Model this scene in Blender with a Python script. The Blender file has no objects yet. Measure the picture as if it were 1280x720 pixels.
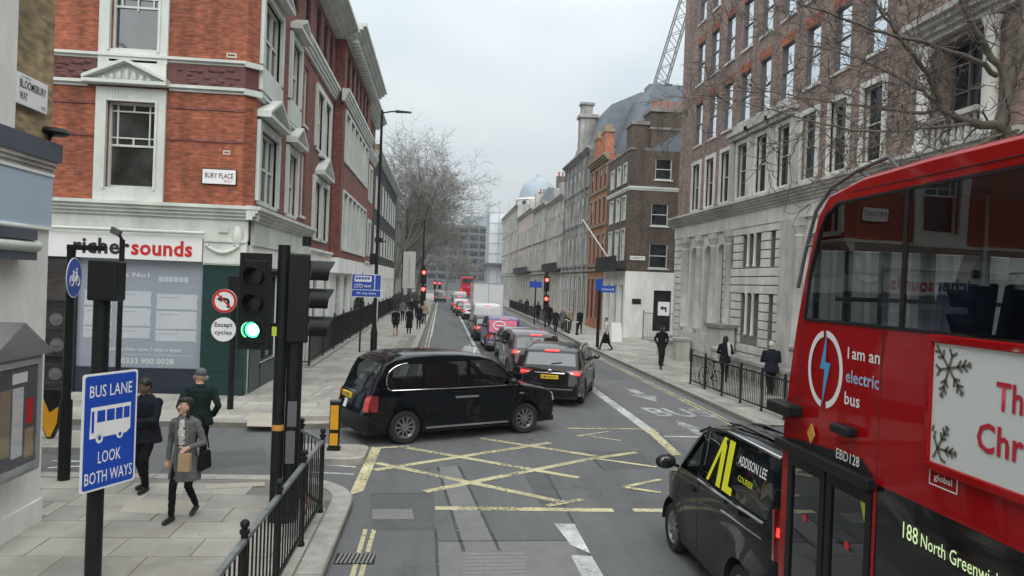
import bpy, bmesh, math, random
import numpy as np
from mathutils import Vector, Matrix
from mathutils.geometry import delaunay_2d_cdt
random.seed(7)
sc = bpy.context.scene
COL = sc.collection
R = math.radians
# ------------------------------------------------------------------ camera
CAM_H, FPX = 3.45, 930.0
_yaw, _pitch, _roll = math.atan(88/930), -math.atan(6.7/930), 0.038
_fw = Vector((math.sin(_yaw)*math.cos(_pitch), math.cos(_yaw)*math.cos(_pitch), math.sin(_pitch)))
_r0 = Vector((math.cos(_yaw), -math.sin(_yaw), 0)); _u0 = _r0.cross(_fw)
_rt = _r0*math.cos(_roll)+_u0*math.sin(_roll); _up = -_r0*math.sin(_roll)+_u0*math.cos(_roll)
cd = bpy.data.cameras.new('camera'); cam = bpy.data.objects.new('camera', cd); COL.objects.link(cam)
M4 = Matrix.Identity(4)
for i in range(3):
    M4[i][0], M4[i][1], M4[i][2] = _rt[i], _up[i], -_fw[i]
M4[2][3] = CAM_H
cam.matrix_world = M4
cd.sensor_width = 36; cd.lens = FPX/1280*36; cd.clip_start = .1; cd.clip_end = 3000
sc.camera = cam
# ------------------------------------------------------------------ world / sun / exposure
SUN_EL, SUN_AZ = R(52), R(178)      # high, behind the camera, hidden by cloud
w = bpy.data.worlds.new('World'); sc.world = w; w.use_nodes = True
nt = w.node_tree; nt.nodes.clear()
def nd(t, kind, **kw):
    n = t.nodes.new(kind)
    for k, v in kw.items(): setattr(n, k, v)
    return n
out = nd(nt, 'ShaderNodeOutputWorld'); bg = nd(nt, 'ShaderNodeBackground'); bg.inputs[1].default_value = .056
sky = nd(nt, 'ShaderNodeTexSky', sky_type='NISHITA', sun_disc=False, sun_elevation=SUN_EL, sun_rotation=SUN_AZ)
sky.air_density = 1.2; sky.dust_density = 3.0
tc = nd(nt, 'ShaderNodeTexCoord'); mp = nd(nt, 'ShaderNodeMapping'); mp.inputs['Scale'].default_value = (1.4, 1.4, 3.6); mp.inputs['Location'].default_value = (.3, .1, .35)
nz = nd(nt, 'ShaderNodeTexNoise'); nz.inputs['Scale'].default_value = 1.5; nz.inputs['Detail'].default_value = 5; nz.inputs['Roughness'].default_value = .5
cr = nd(nt, 'ShaderNodeValToRGB')
cr.color_ramp.elements[0].position = .34; cr.color_ramp.elements[0].color = (6.0, 7.05, 7.75, 1)
cr.color_ramp.elements[1].position = .66; cr.color_ramp.elements[1].color = (8.5, 8.95, 9.1, 1)
mx = nd(nt, 'ShaderNodeMix', data_type='RGBA'); mx.inputs['Factor'].default_value = .93
L = nt.links.new
L(tc.outputs['Generated'], mp.inputs[0]); L(mp.outputs[0], nz.inputs[0]); L(nz.outputs[0], cr.inputs[0])
# overcast sky law: luminance grows as (1 + 2 sin elevation) / 3 towards the zenith
sx_ = nd(nt, 'ShaderNodeSeparateXYZ'); ov = nd(nt, 'ShaderNodeMath', operation='MULTIPLY_ADD'); ov.inputs[1].default_value = 2/1.62; ov.inputs[2].default_value = 1/1.62
mz = nd(nt, 'ShaderNodeMath', operation='MAXIMUM'); mz.inputs[1].default_value = 0; vm = nd(nt, 'ShaderNodeVectorMath', operation='SCALE')
L(tc.outputs['Generated'], sx_.inputs[0]); L(sx_.outputs[2], mz.inputs[0]); L(mz.outputs[0], ov.inputs[0]); L(cr.outputs[0], vm.inputs[0]); L(ov.outputs[0], vm.inputs['Scale'])
L(sky.outputs[0], mx.inputs[6]); L(vm.outputs[0], mx.inputs[7]); L(mx.outputs[2], bg.inputs[0]); L(bg.outputs[0], out.inputs[0])
sl = bpy.data.lights.new('sun', 'SUN'); sun = bpy.data.objects.new('sun', sl); COL.objects.link(sun)
sl.energy = 1.5; sl.angle = R(85); sl.color = (1, .965, .92)
sd = Vector((math.sin(SUN_AZ)*math.cos(SUN_EL), math.cos(SUN_AZ)*math.cos(SUN_EL), math.sin(SUN_EL)))
sun.rotation_euler = sd.to_track_quat('Z', 'Y').to_euler()
sc.view_settings.view_transform = 'Standard'; sc.view_settings.look = 'None'
sc.view_settings.exposure = 1.05; sc.view_settings.gamma = 1; sc.view_settings.use_curve_mapping = False
sc.render.engine = 'CYCLES'
# ------------------------------------------------------------------ materials
MAT = {}
def mat(name, col, rough=.7, var=.12, scale=3.0, metal=0., bump=0., bscale=40., coat=0., spec=.5, emit=None, dirt=0.):
    if name in MAT: return MAT[name]
    m = bpy.data.materials.new(name); m.use_nodes = True; t = m.node_tree; b = t.nodes['Principled BSDF']
    b.inputs['Roughness'].default_value = rough; b.inputs['Metallic'].default_value = metal
    b.inputs['Coat Weight'].default_value = coat; b.inputs['Coat Roughness'].default_value = .04
    b.inputs['Specular IOR Level'].default_value = spec
    g = nd(t, 'ShaderNodeNewGeometry')
    if var > 0:
        n = nd(t, 'ShaderNodeTexNoise'); n.inputs['Scale'].default_value = scale; n.inputs['Detail'].default_value = 6; n.inputs['Roughness'].default_value = .6
        r = nd(t, 'ShaderNodeValToRGB'); a, c = r.color_ramp.elements
        a.position = .3; c.position = .7
        a.color = tuple(max(0, x*(1-var)) for x in col)+(1,); c.color = tuple(min(1, x*(1+var)) for x in col)+(1,)
        t.links.new(g.outputs['Position'], n.inputs['Vector']); t.links.new(n.outputs[0], r.inputs[0])
        last = r.outputs[0]
        if dirt > 0:
            n2 = nd(t, 'ShaderNodeTexNoise'); n2.inputs['Scale'].default_value = .9; n2.inputs['Detail'].default_value = 8; n2.inputs['Roughness'].default_value = .7
            mpn = nd(t, 'ShaderNodeMapping'); mpn.inputs['Scale'].default_value = (1, 1, .35)
            r2 = nd(t, 'ShaderNodeValToRGB'); r2.color_ramp.elements[0].position = .42; r2.color_ramp.elements[0].color = (1-dirt,)*3+(1,)
            r2.color_ramp.elements[1].position = .62; r2.color_ramp.elements[1].color = (1, 1, 1, 1)
            mm = nd(t, 'ShaderNodeMix', data_type='RGBA', blend_type='MULTIPLY'); mm.inputs['Factor'].default_value = 1
            t.links.new(g.outputs['Position'], mpn.inputs[0]); t.links.new(mpn.outputs[0], n2.inputs['Vector']); t.links.new(n2.outputs[0], r2.inputs[0])
            t.links.new(last, mm.inputs[6]); t.links.new(r2.outputs[0], mm.inputs[7]); last = mm.outputs[2]
        t.links.new(last, b.inputs['Base Color'])
    else: b.inputs['Base Color'].default_value = tuple(col)+(1,)
    if bump > 0:
        n3 = nd(t, 'ShaderNodeTexNoise'); n3.inputs['Scale'].default_value = bscale; n3.inputs['Detail'].default_value = 4
        bu = nd(t, 'ShaderNodeBump'); bu.inputs['Strength'].default_value = bump; bu.inputs['Distance'].default_value = .01
        t.links.new(g.outputs['Position'], n3.inputs['Vector']); t.links.new(n3.outputs[0], bu.inputs['Height']); t.links.new(bu.outputs[0], b.inputs['Normal'])
    if emit: b.inputs['Emission Color'].default_value = tuple(emit[0])+(1,); b.inputs['Emission Strength'].default_value = emit[1]
    MAT[name] = m; return m
def brick(name, c1, c2, mortar, rough=.85, bw=.225, bh=.075, msz=.012, dirt=.25):
    m = bpy.data.materials.new(name); m.use_nodes = True; t = m.node_tree; b = t.nodes['Principled BSDF']; b.inputs['Roughness'].default_value = rough
    g = nd(t, 'ShaderNodeNewGeometry'); s = nd(t, 'ShaderNodeSeparateXYZ'); ad = nd(t, 'ShaderNodeMath', operation='ADD'); cb = nd(t, 'ShaderNodeCombineXYZ')
    t.links.new(g.outputs['Position'], s.inputs[0]); t.links.new(s.outputs[0], ad.inputs[0]); t.links.new(s.outputs[1], ad.inputs[1]); t.links.new(ad.outputs[0], cb.inputs[0]); t.links.new(s.outputs[2], cb.inputs[1])
    k = nd(t, 'ShaderNodeTexBrick'); k.inputs['Scale'].default_value = 1; k.inputs['Brick Width'].default_value = bw; k.inputs['Row Height'].default_value = bh; k.inputs['Mortar Size'].default_value = msz; k.inputs['Bias'].default_value = -.1
    k.inputs['Color1'].default_value = tuple(c1)+(1,); k.inputs['Color2'].default_value = tuple(c2)+(1,); k.inputs['Mortar'].default_value = tuple(mortar)+(1,)
    t.links.new(cb.outputs[0], k.inputs['Vector'])
    n = nd(t, 'ShaderNodeTexNoise'); n.inputs['Scale'].default_value = .8; n.inputs['Detail'].default_value = 8; n.inputs['Roughness'].default_value = .65
    r = nd(t, 'ShaderNodeValToRGB'); r.color_ramp.elements[0].position = .35; r.color_ramp.elements[0].color = (1-dirt,)*3+(1,); r.color_ramp.elements[1].position = .65; r.color_ramp.elements[1].color = (1.0, 1.0, 1.0, 1)
    mm = nd(t, 'ShaderNodeMix', data_type='RGBA', blend_type='MULTIPLY'); mm.inputs['Factor'].default_value = 1
    t.links.new(g.outputs['Position'], n.inputs['Vector']); t.links.new(n.outputs[0], r.inputs[0]); t.links.new(k.outputs[0], mm.inputs[6]); t.links.new(r.outputs[0], mm.inputs[7]); t.links.new(mm.outputs[2], b.inputs['Base Color'])
    # rain and soot streaks down the wall, and bricks of uneven firing
    mp2 = nd(t, 'ShaderNodeMapping'); mp2.inputs['Scale'].default_value = (2.6, 2.6, .22); n4 = nd(t, 'ShaderNodeTexNoise'); n4.inputs['Scale'].default_value = 1.0; n4.inputs['Detail'].default_value = 7; r4 = nd(t, 'ShaderNodeValToRGB'); r4.color_ramp.elements[0].position = .36; r4.color_ramp.elements[0].color = (.78, .78, .79, 1); r4.color_ramp.elements[1].position = .56; r4.color_ramp.elements[1].color = (1.06, 1.06, 1.06, 1)
    mp5 = nd(t, 'ShaderNodeMapping'); mp5.inputs['Scale'].default_value = (4.4, 4.4, 13.3); n5 = nd(t, 'ShaderNodeTexNoise'); n5.inputs['Scale'].default_value = 1.0; n5.inputs['Detail'].default_value = 1; r5 = nd(t, 'ShaderNodeValToRGB'); r5.color_ramp.elements[0].position = .35; r5.color_ramp.elements[0].color = (.70, .70, .72, 1); r5.color_ramp.elements[1].position = .65; r5.color_ramp.elements[1].color = (1.25, 1.22, 1.2, 1)
    m4 = nd(t, 'ShaderNodeMix', data_type='RGBA', blend_type='MULTIPLY'); m4.inputs['Factor'].default_value = 1; m5 = nd(t, 'ShaderNodeMix', data_type='RGBA', blend_type='MULTIPLY'); m5.inputs['Factor'].default_value = 1; q = t.links.new
    q(g.outputs['Position'], mp2.inputs[0]); q(mp2.outputs[0], n4.inputs['Vector']); q(n4.outputs[0], r4.inputs[0]); q(g.outputs['Position'], mp5.inputs[0]); q(mp5.outputs[0], n5.inputs['Vector']); q(n5.outputs[0], r5.inputs[0])
    q(mm.outputs[2], m4.inputs[6]); q(r4.outputs[0], m4.inputs[7]); q(m4.outputs[2], m5.inputs[6]); q(r5.outputs[0], m5.inputs[7]); q(m5.outputs[2], b.inputs['Base Color'])
    bu = nd(t, 'ShaderNodeBump', invert=True); bu.inputs['Strength'].default_value = .5; bu.inputs['Distance'].default_value = .01
    t.links.new(k.outputs[1], bu.inputs['Height']); t.links.new(bu.outputs[0], b.inputs['Normal'])
    MAT[name] = m; return m
def schlick(t, refl):
    """reflectance of a pane from either side: base + (1-base)*(1-|n.i|)^5"""
    g = nd(t, 'ShaderNodeNewGeometry'); d = nd(t, 'ShaderNodeVectorMath', operation='DOT_PRODUCT'); a = nd(t, 'ShaderNodeMath', operation='ABSOLUTE'); s1 = nd(t, 'ShaderNodeMath', operation='SUBTRACT', use_clamp=True); pw = nd(t, 'ShaderNodeMath', operation='POWER'); ma = nd(t, 'ShaderNodeMath', operation='MULTIPLY_ADD', use_clamp=True)
    s1.inputs[0].default_value = 1; pw.inputs[1].default_value = 5.0; base = .05+refl; ma.inputs[1].default_value = 1-base; ma.inputs[2].default_value = base
    k = t.links.new; k(g.outputs['Incoming'], d.inputs[0]); k(g.outputs['Normal'], d.inputs[1]); k(d.outputs['Value'], a.inputs[0]); k(a.outputs[0], s1.inputs[1]); k(s1.outputs[0], pw.inputs[0]); k(pw.outputs[0], ma.inputs[0])
    return ma.outputs[0]
def thin_glass(name, tint, refl=.12, rough=.01):
    m = bpy.data.materials.new(name); m.use_nodes = True; t = m.node_tree; t.nodes.clear()
    o = nd(t, 'ShaderNodeOutputMaterial'); tr = nd(t, 'ShaderNodeBsdfTransparent'); gl = nd(t, 'ShaderNodeBsdfGlossy'); ms = nd(t, 'ShaderNodeMixShader'); fac = schlick(t, refl)
    tr.inputs[0].default_value = tuple(tint)+(1,); gl.inputs['Roughness'].default_value = rough; gl.inputs[0].default_value = (.9, .93, .95, 1)
    t.links.new(fac, ms.inputs[0]); t.links.new(tr.outputs[0], ms.inputs[1]); t.links.new(gl.outputs[0], ms.inputs[2]); t.links.new(ms.outputs[0], o.inputs[0])
    MAT[name] = m; return m
def pane_glass(name, col, refl=.2):
    m = bpy.data.materials.new(name); m.use_nodes = True; t = m.node_tree; t.nodes.clear()
    o = nd(t, 'ShaderNodeOutputMaterial'); df = nd(t, 'ShaderNodeBsdfDiffuse'); gl = nd(t, 'ShaderNodeBsdfGlossy'); ms = nd(t, 'ShaderNodeMixShader'); fac = schlick(t, refl)
    g = nd(t, 'ShaderNodeNewGeometry'); n = nd(t, 'ShaderNodeTexNoise'); n.inputs['Scale'].default_value = 1.3; n.inputs['Detail'].default_value = 3
    r = nd(t, 'ShaderNodeValToRGB'); r.color_ramp.elements[0].position = .35; r.color_ramp.elements[0].color = tuple(c*.35 for c in col)+(1,); r.color_ramp.elements[1].position = .68; r.color_ramp.elements[1].color = tuple(c*1.7 for c in col)+(1,)
    t.links.new(g.outputs['Position'], n.inputs[0]); t.links.new(n.outputs[0], r.inputs[0]); t.links.new(r.outputs[0], df.inputs[0])
    bu = nd(t, 'ShaderNodeBump'); bu.inputs['Strength'].default_value = .06; bu.inputs['Distance'].default_value = .02; n2 = nd(t, 'ShaderNodeTexNoise'); n2.inputs['Scale'].default_value = 2.2
    t.links.new(g.outputs['Position'], n2.inputs[0]); t.links.new(n2.outputs[0], bu.inputs['Height']); t.links.new(bu.outputs[0], gl.inputs['Normal'])
    gl.inputs['Roughness'].default_value = .03; gl.inputs[0].default_value = (.88, .92, .95, 1)
    t.links.new(fac, ms.inputs[0]); t.links.new(df.outputs[0], ms.inputs[1]); t.links.new(gl.outputs[0], ms.inputs[2]); t.links.new(ms.outputs[0], o.inputs[0])
    MAT[name] = m; return m
brick('red_brick', (.33, .082, .037), (.42, .125, .058), (.29, .12, .075), dirt=.32)
brick('dark_red_brick', (.20, .058, .045), (.26, .08, .06), (.22, .11, .09))
brick('stock_brick', (.40, .30, .14), (.28, .21, .10), (.33, .28, .19), dirt=.4)
brick('brown_brick', (.30, .205, .165), (.225, .155, .13), (.29, .225, .19), dirt=.28)
brick('grey_brick', (.15, .105, .085), (.115, .085, .072), (.16, .135, .115), dirt=.3)
brick('orange_brick', (.50, .17, .07), (.42, .13, .06), (.4, .22, .14))
mat('terracotta_dark', (.10, .032, .028), .6, .3, 12, bump=.8, bscale=14)
mat('white_paint', (.60, .635, .59), .6, .06, 1.5, dirt=.16)
mat('cream_paint', (.66, .70, .64), .6, .08, 1.2, dirt=.22)
mat('white_wall', (.84, .84, .80), .65, .05, 1.0, dirt=.2)
mat('portland', (.54, .525, .48), .8, .16, 1.3, bump=.2, bscale=20, dirt=.35)
mat('portland_light', (.66, .645, .60), .8, .10, 1.5, bump=.15, bscale=20, dirt=.25)
mat('grey_stone', (.36, .35, .33), .85, .2, 1.1, dirt=.45)
mat('sooty_stone', (.27, .255, .225), .85, .25, 2.0, bump=.3, bscale=25, dirt=.4)
mat('slate', (.13, .15, .18), .5, .2, 2.0)
mat('lead', (.28, .33, .37), .45, .15, .6)
mat('groove', (.16, .155, .14), .9, .2, 4)
mat('black_paint', (.012, .013, .014), .35, .2, 5, spec=.2)
mat('black_iron', (.014, .015, .016), .38, .3, 8, spec=.2)
mat('signal_black', (.012, .014, .014), .42, .15, 5, spec=.2)
mat('dark_green', (.010, .038, .036), .35, .2, 2)
mat('navy_panel', (.018, .026, .045), .35, .2, 2)
mat('shop_dark', (.012, .014, .018), .4, .2, 3)
mat('slate_blue', (.40, .49, .60), .45, .05, 1.0)
mat('ledge_grey', (.075, .09, .115), .5, .12, 2)
mat('sign_white', (.78, .79, .78), .45, .03, 3)
mat('sign_blue', (.010, .065, .42), .35, .06, 3)
mat('ink', (.012, .012, .014), .6, 0)
mat('sign_red', (.55, .015, .02), .45, 0)
mat('poster_grey', (.33, .37, .43), .3, .04, 1.0)
mat('poster_pale', (.56, .60, .64), .35, .05, 2)
mat('amber', (.75, .36, .015), .4, .08, 6)
mat('silver', (.45, .46, .48), .3, .05, 4, metal=.8)
mat('galv', (.42, .44, .46), .45, .12, 6, metal=.5)
mat('chrome', (.7, .71, .72), .12, 0, metal=1)
mat('rubber', (.016, .016, .017), .75, .2, 20)
mat('rim', (.30, .31, .32), .3, 0, metal=.8)
mat('underbody', (.010, .010, .011), .8, 0)
mat('plastic_black', (.014, .014, .015), .45, .1, 10, spec=.2)
mat('paint_black', (.003, .0045, .0065), .12, 0, coat=.6, spec=.05)
mat('paint_black2', (.006, .0055, .0065), .14, 0, coat=.65, spec=.05)
mat('paint_maroon', (.035, .012, .014), .15, 0, coat=1.0, spec=.05)
mat('paint_slate', (.035, .042, .05), .2, 0, coat=1.0, spec=.05)
mat('paint_white', (.66, .67, .68), .25, .03, 2, coat=.6, spec=.05)
mat('paint_grey', (.16, .17, .18), .22, 0, coat=1, spec=.05)
mat('paint_silver', (.42, .43, .44), .25, 0, metal=.3, coat=.8, spec=.05)
mat('paint_pink', (.62, .075, .16), .25, .03, 2, coat=.8, spec=.05)
mat('paint_purple', (.085, .03, .16), .25, 0, coat=.8, spec=.05)
mat('paint_red', (.45, .012, .02), .25, 0, coat=.8, spec=.05)
mat('bus_red', (.30, .0025, .0045), .3, .05, 1.2, coat=.45, spec=.05)
mat('bus_grey', (.10, .105, .11), .5, .1, 3)
mat('seat_blue', (.03, .045, .10), .8, .3, 30)
mat('seat_dark', (.02, .02, .024), .8, .2, 10)
mat('lamp_red', (.20, .006, .008), .2, 0, coat=1)
mat('lamp_red_lit', (.3, .006, .006), .3, 0, emit=((1, .03, .025), 1.5))
mat('lamp_red_soft', (.28, .006, .008), .25, 0, coat=1, emit=((1, .03, .02), .16))
mat('signal_red_lit', (.5, .01, .01), .3, 0, emit=((1, .035, .03), 6))
mat('signal_green_lit', (.05, .5, .2), .3, 0, emit=((.04, 1, .38), 3.2))
mat('lens_dark', (.02, .012, .012), .2, 0)
mat('lamp_clear', (.5, .5, .52), .15, 0, metal=.2, coat=1)
mat('plate_yellow', (.72, .50, .03), .45, 0)
mat('al_yellow', (.80, .80, .02), .45, 0)
mat('van_glass', (.008, .008, .009), .08, 0, spec=.6)
mat('ad_white', (.60, .64, .63), .4, .03, 1)
mat('ad_red', (.45, .012, .03), .4, 0)
mat('flake', (.12, .11, .09), .5, .1, 8)
mat('el_blue', (.05, .33, .62), .4, 0)
mat('el_pale', (.33, .48, .66), .4, 0)
mat('led_text', (.42, .52, .30), .5, 0, emit=((.62, .8, .4), .35))
mat('diamond', (.55, .28, .06), .4, 0)
mat('lime', (.45, .55, .05), .4, 0)
mat('paving', (.37, .355, .315), .85, .13, .9, bump=.15, bscale=30, dirt=.22)
mat('paving_b', (.335, .32, .285), .85, .13, 1.1, bump=.15, bscale=30, dirt=.25)
mat('paving_c', (.40, .385, .34), .85, .12, 1.0, bump=.15, bscale=30, dirt=.2)
mat('pave_joint', (.13, .12, .105), .95, .2, 4)
mat('tactile', (.37, .34, .28), .85, .1, 2)
mat('kerb', (.36, .345, .315), .8, .2, 5, bump=.2, bscale=40, dirt=.25)
mat('dirt', (.13, .12, .095), .95, .3, 6)
mat('bark', (.12, .108, .085), .9, .35, 3.0, bump=.6, bscale=12)
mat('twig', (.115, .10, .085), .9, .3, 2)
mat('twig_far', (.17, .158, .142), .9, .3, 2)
mat('hedge', (.05, .055, .045), .9, .4, 6)
mat('scaffold_wrap', (.62, .66, .70), .7, .07, .8)
mat('concrete_dark', (.12, .125, .13), .85, .15, .6)
mat('concrete', (.30, .30, .295), .85, .15, .6)
mat('crane', (.14, .15, .16), .6, .1, 3)
mat('pot', (.36, .15, .09), .8, .2, 4)
mat('skin_a', (.52, .32, .235), .55, .04, 10)
mat('skin_b', (.15, .085, .058), .55, .04, 10)
mat('hair_dark', (.012, .009, .008), .55, .2, 60)
mat('hair_grey', (.22, .22, .22), .6, .2, 60)
mat('navy_cloth', (.012, .014, .022), .85, .2, 25, bump=.3, bscale=60, spec=.15)
mat('black_cloth', (.009, .009, .010), .85, .2, 25, bump=.3, bscale=60, spec=.15)
mat('green_cloth', (.010, .022, .021), .85, .2, 25, bump=.3, bscale=60, spec=.15)
mat('grey_cloth', (.125, .13, .132), .9, .14, 40, bump=.4, bscale=70, spec=.15)
mat('pale_cloth', (.50, .49, .46), .85, .1, 25, spec=.15)
mat('beige_cloth', (.30, .24, .17), .85, .1, 25, spec=.15)
mat('red_cloth', (.30, .03, .03), .85, .1, 25, spec=.15)
mat('kraft', (.36, .25, .15), .8, .1, 12)
mat('shoe', (.012, .011, .010), .5, 0)
mat('wood_board', (.30, .13, .06), .6, .2, 8)
mat('line_white', (.62, .63, .60), .75, .2, 7, dirt=.42)
mat('line_faded', (.48, .49, .48), .8, .3, 9, dirt=.5)
mat('line_yellow', (.60, .55, .33), .75, .18, 7, dirt=.38)
mat('iron_cover', (.20, .20, .19), .6, .25, 30, bump=.8, bscale=70)
mat('patch_dark', (.088, .091, .093), .85, .14, 3, bump=.35, bscale=90)
mat('patch_light', (.168, .170, .168), .85, .12, 3, bump=.35, bscale=90)
mat('red_asphalt', (.135, .133, .135), .85, .14, 2, bump=.35, bscale=90)
pane_glass('glass_dark', (.018, .02, .022), .0)
pane_glass('glass_sky', (.06, .065, .07), .78)
pane_glass('glass_front', (.035, .038, .038), .05)
pane_glass('car_glass', (.010, .011, .012), .06)
thin_glass('car_clear', (.42, .46, .45), .02)
thin_glass('bus_glass', (.46, .48, .50), .0)
thin_glass('door_glass', (.34, .36, .36), .12)

def worn(name, amount=.5, scale=14.):
    """paint rubbed away in places: the mask lets the road below show through"""
    t = MAT[name].node_tree; b = t.nodes['Principled BSDF']; o = t.nodes['Material Output']; g = [n for n in t.nodes if n.type == 'NEW_GEOMETRY'][0]
    n = nd(t, 'ShaderNodeTexNoise'); n.inputs['Scale'].default_value = scale; n.inputs['Detail'].default_value = 8; n.inputs['Roughness'].default_value = .75
    n2 = nd(t, 'ShaderNodeTexNoise'); n2.inputs['Scale'].default_value = 1.1; n2.inputs['Detail'].default_value = 3
    ad = nd(t, 'ShaderNodeMath', operation='MULTIPLY_ADD'); ad.inputs[1].default_value = .55; r = nd(t, 'ShaderNodeValToRGB'); r.color_ramp.elements[0].position = amount; r.color_ramp.elements[1].position = amount+.10
    tr = nd(t, 'ShaderNodeBsdfTransparent'); ms = nd(t, 'ShaderNodeMixShader'); k = t.links.new
    k(g.outputs['Position'], n.inputs['Vector']); k(g.outputs['Position'], n2.inputs['Vector']); k(n2.outputs[0], ad.inputs[0]); k(n.outputs[0], ad.inputs[2]); k(ad.outputs[0], r.inputs[0]); k(r.outputs[0], ms.inputs[0]); k(tr.outputs[0], ms.inputs[1]); k(b.outputs[0], ms.inputs[2]); k(ms.outputs[0], o.inputs[0])
worn('line_white', .60); worn('line_yellow', .64); worn('line_faded', .64)
mat('tar', (.045, .046, .047), .6, .2, 8); worn('tar', .66, 6.)
mat('glass_far', (.022, .025, .028), .4, .5, .7, spec=.25)
brick('soot_brick', (.125, .088, .062), (.088, .064, .05), (.13, .105, .082), dirt=.35)
# ------------------------------------------------------------------ mesh helpers
class MB:
    def __init__(s, xf=None): s.v, s.f, s.m, s.xf, s.cur = [], [], [], xf, 0
    def add(s, vs, fs):
        o = len(s.v)
        s.v += [tuple(s.xf(*p)) if s.xf else tuple(p) for p in vs]
        s.f += [tuple(i+o for i in f) for f in fs]; s.m += [s.cur]*len(fs); return s
    def box(s, x0, x1, y0, y1, z0, z1):
        return s.add([(x, y, z) for z in (z0, z1) for y in (y0, y1) for x in (x0, x1)], [(0, 2, 3, 1), (4, 5, 7, 6), (0, 1, 5, 4), (2, 6, 7, 3), (0, 4, 6, 2), (1, 3, 7, 5)])
    def hexa(s, b, t):   # bottom 4, top 4 corner points
        return s.add(list(b)+list(t), [(3, 2, 1, 0), (4, 5, 6, 7), (0, 1, 5, 4), (1, 2, 6, 5), (2, 3, 7, 6), (3, 0, 4, 7)])
    def quad(s, a, b, c, d): return s.add([a, b, c, d], [(0, 1, 2, 3)])
    def prism(s, pts, d0, d1, axis='y'):  # 2D outline (p,q) swept along axis
        n = len(pts)
        def P(p, d):
            return (p[0], d, p[1]) if axis == 'y' else ((d, p[0], p[1]) if axis == 'x' else (p[0], p[1], d))
        vs = [P(p, d0) for p in pts]+[P(p, d1) for p in pts]
        return s.add(vs, [tuple(range(n))[::-1], tuple(range(n, 2*n))]+[(i, (i+1) % n, n+(i+1) % n, n+i) for i in range(n)])
    def tube(s, path, rad, n=8, cap=True):
        path = [Vector(p) for p in path]; k = len(path)
        if not hasattr(rad, '__len__'): rad = [rad]*k
        vs = []; prev = None
        for i, p in enumerate(path):
            t = (path[min(i+1, k-1)]-path[max(i-1, 0)])
            t = t.normalized() if t.length > 1e-9 else Vector((0, 0, 1))
            a = prev if prev is not None else (Vector((1, 0, 0)) if abs(t.x) < .9 else Vector((0, 1, 0)))
            a = (a-t*a.dot(t)).normalized(); b = t.cross(a); prev = a
            vs += [p+(a*math.cos(2*math.pi*j/n)+b*math.sin(2*math.pi*j/n))*rad[i] for j in range(n)]
        fs = [(i*n+j, i*n+(j+1) % n, (i+1)*n+(j+1) % n, (i+1)*n+j) for i in range(k-1) for j in range(n)]
        if cap: fs += [tuple(range(n))[::-1], tuple(range((k-1)*n, k*n))]
        return s.add(vs, fs)
    def cyl(s, a, b, r, n=12, r2=None): return s.tube([a, b], [r, r if r2 is None else r2], n)
    def lathe(s, prof, c=(0, 0, 0), n=16, axis='z', caps=True):
        vs, fs = [], []
        for r, z in prof:
            for j in range(n):
                a = 2*math.pi*j/n; x, y = r*math.cos(a), r*math.sin(a)
                vs.append((c[0]+x, c[1]+y, c[2]+z) if axis == 'z' else ((c[0]+z, c[1]+x, c[2]+y) if axis == 'x' else (c[0]+x, c[1]+z, c[2]+y)))
        k = len(prof)
        fs = [(i*n+j, i*n+(j+1) % n, (i+1)*n+(j+1) % n, (i+1)*n+j) for i in range(k-1) for j in range(n)]
        if caps and prof[0][0] > 1e-6: fs.append(tuple(range(n))[::-1])
        if caps and prof[-1][0] > 1e-6: fs.append(tuple(range((k-1)*n, k*n)))
        return s.add(vs, fs)
    def ball(s, c, r, n=10, m=7):
        r = r if hasattr(r, '__len__') else (r, r, r)
        vs = [(c[0], c[1], c[2]-r[2])]; fs = []
        for i in range(1, m):
            a = math.pi*i/m
            for j in range(n):
                b = 2*math.pi*j/n; vs.append((c[0]+r[0]*math.sin(a)*math.cos(b), c[1]+r[1]*math.sin(a)*math.sin(b), c[2]-r[2]*math.cos(a)))
        vs.append((c[0], c[1], c[2]+r[2])); top = len(vs)-1
        for j in range(n):
            fs.append((0, 1+(j+1) % n, 1+j)); fs.append((top, top-n+j, top-n+(j+1) % n))
            for i in range(m-2): fs.append((1+i*n+j, 1+i*n+(j+1) % n, 1+(i+1)*n+(j+1) % n, 1+(i+1)*n+j))
        return s.add(vs, fs)
    def mesh(s, name, mats, smooth=None, recalc=True):
        me = bpy.data.meshes.new(name); me.from_pydata(s.v, [], s.f)
        if not isinstance(mats, (list, tuple)): mats = [mats]
        for m in mats: me.materials.append(MAT[m] if isinstance(m, str) else m)
        if len(mats) > 1: me.polygons.foreach_set('material_index', s.m)
        if recalc:
            bm = bmesh.new(); bm.from_mesh(me); bmesh.ops.remove_doubles(bm, verts=bm.verts, dist=1e-5); bmesh.ops.recalc_face_normals(bm, faces=bm.faces); bm.to_mesh(me); bm.free()
        if smooth:
            me.polygons.foreach_set('use_smooth', [True]*len(me.polygons)); me.set_sharp_from_angle(angle=R(smooth))
        me.update(); return me
    def build(s, name, mats, parent=None, smooth=None, bevel=0, recalc=True, loc=None, kind=None, seg=2):
        o = link(name, s.mesh(name, mats, smooth, recalc), parent)
        if loc is not None: o.location = loc
        if bevel:
            b = o.modifiers.new('bevel', 'BEVEL'); b.width = bevel; b.segments = seg; b.limit_method = 'ANGLE'; b.angle_limit = R(40)
        if kind: o['kind'] = kind
        return o
def link(name, me, parent=None, loc=None):
    o = bpy.data.objects.new(name, me); COL.objects.link(o)
    if parent is not None: o.parent = parent
    if loc is not None: o.location = loc
    return o
def tag(o, label=None, cat=None, group=None, kind=None):
    if label: o['label'] = label
    if cat: o['category'] = cat
    if group: o['group'] = group
    if kind: o['kind'] = kind
    return o
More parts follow.
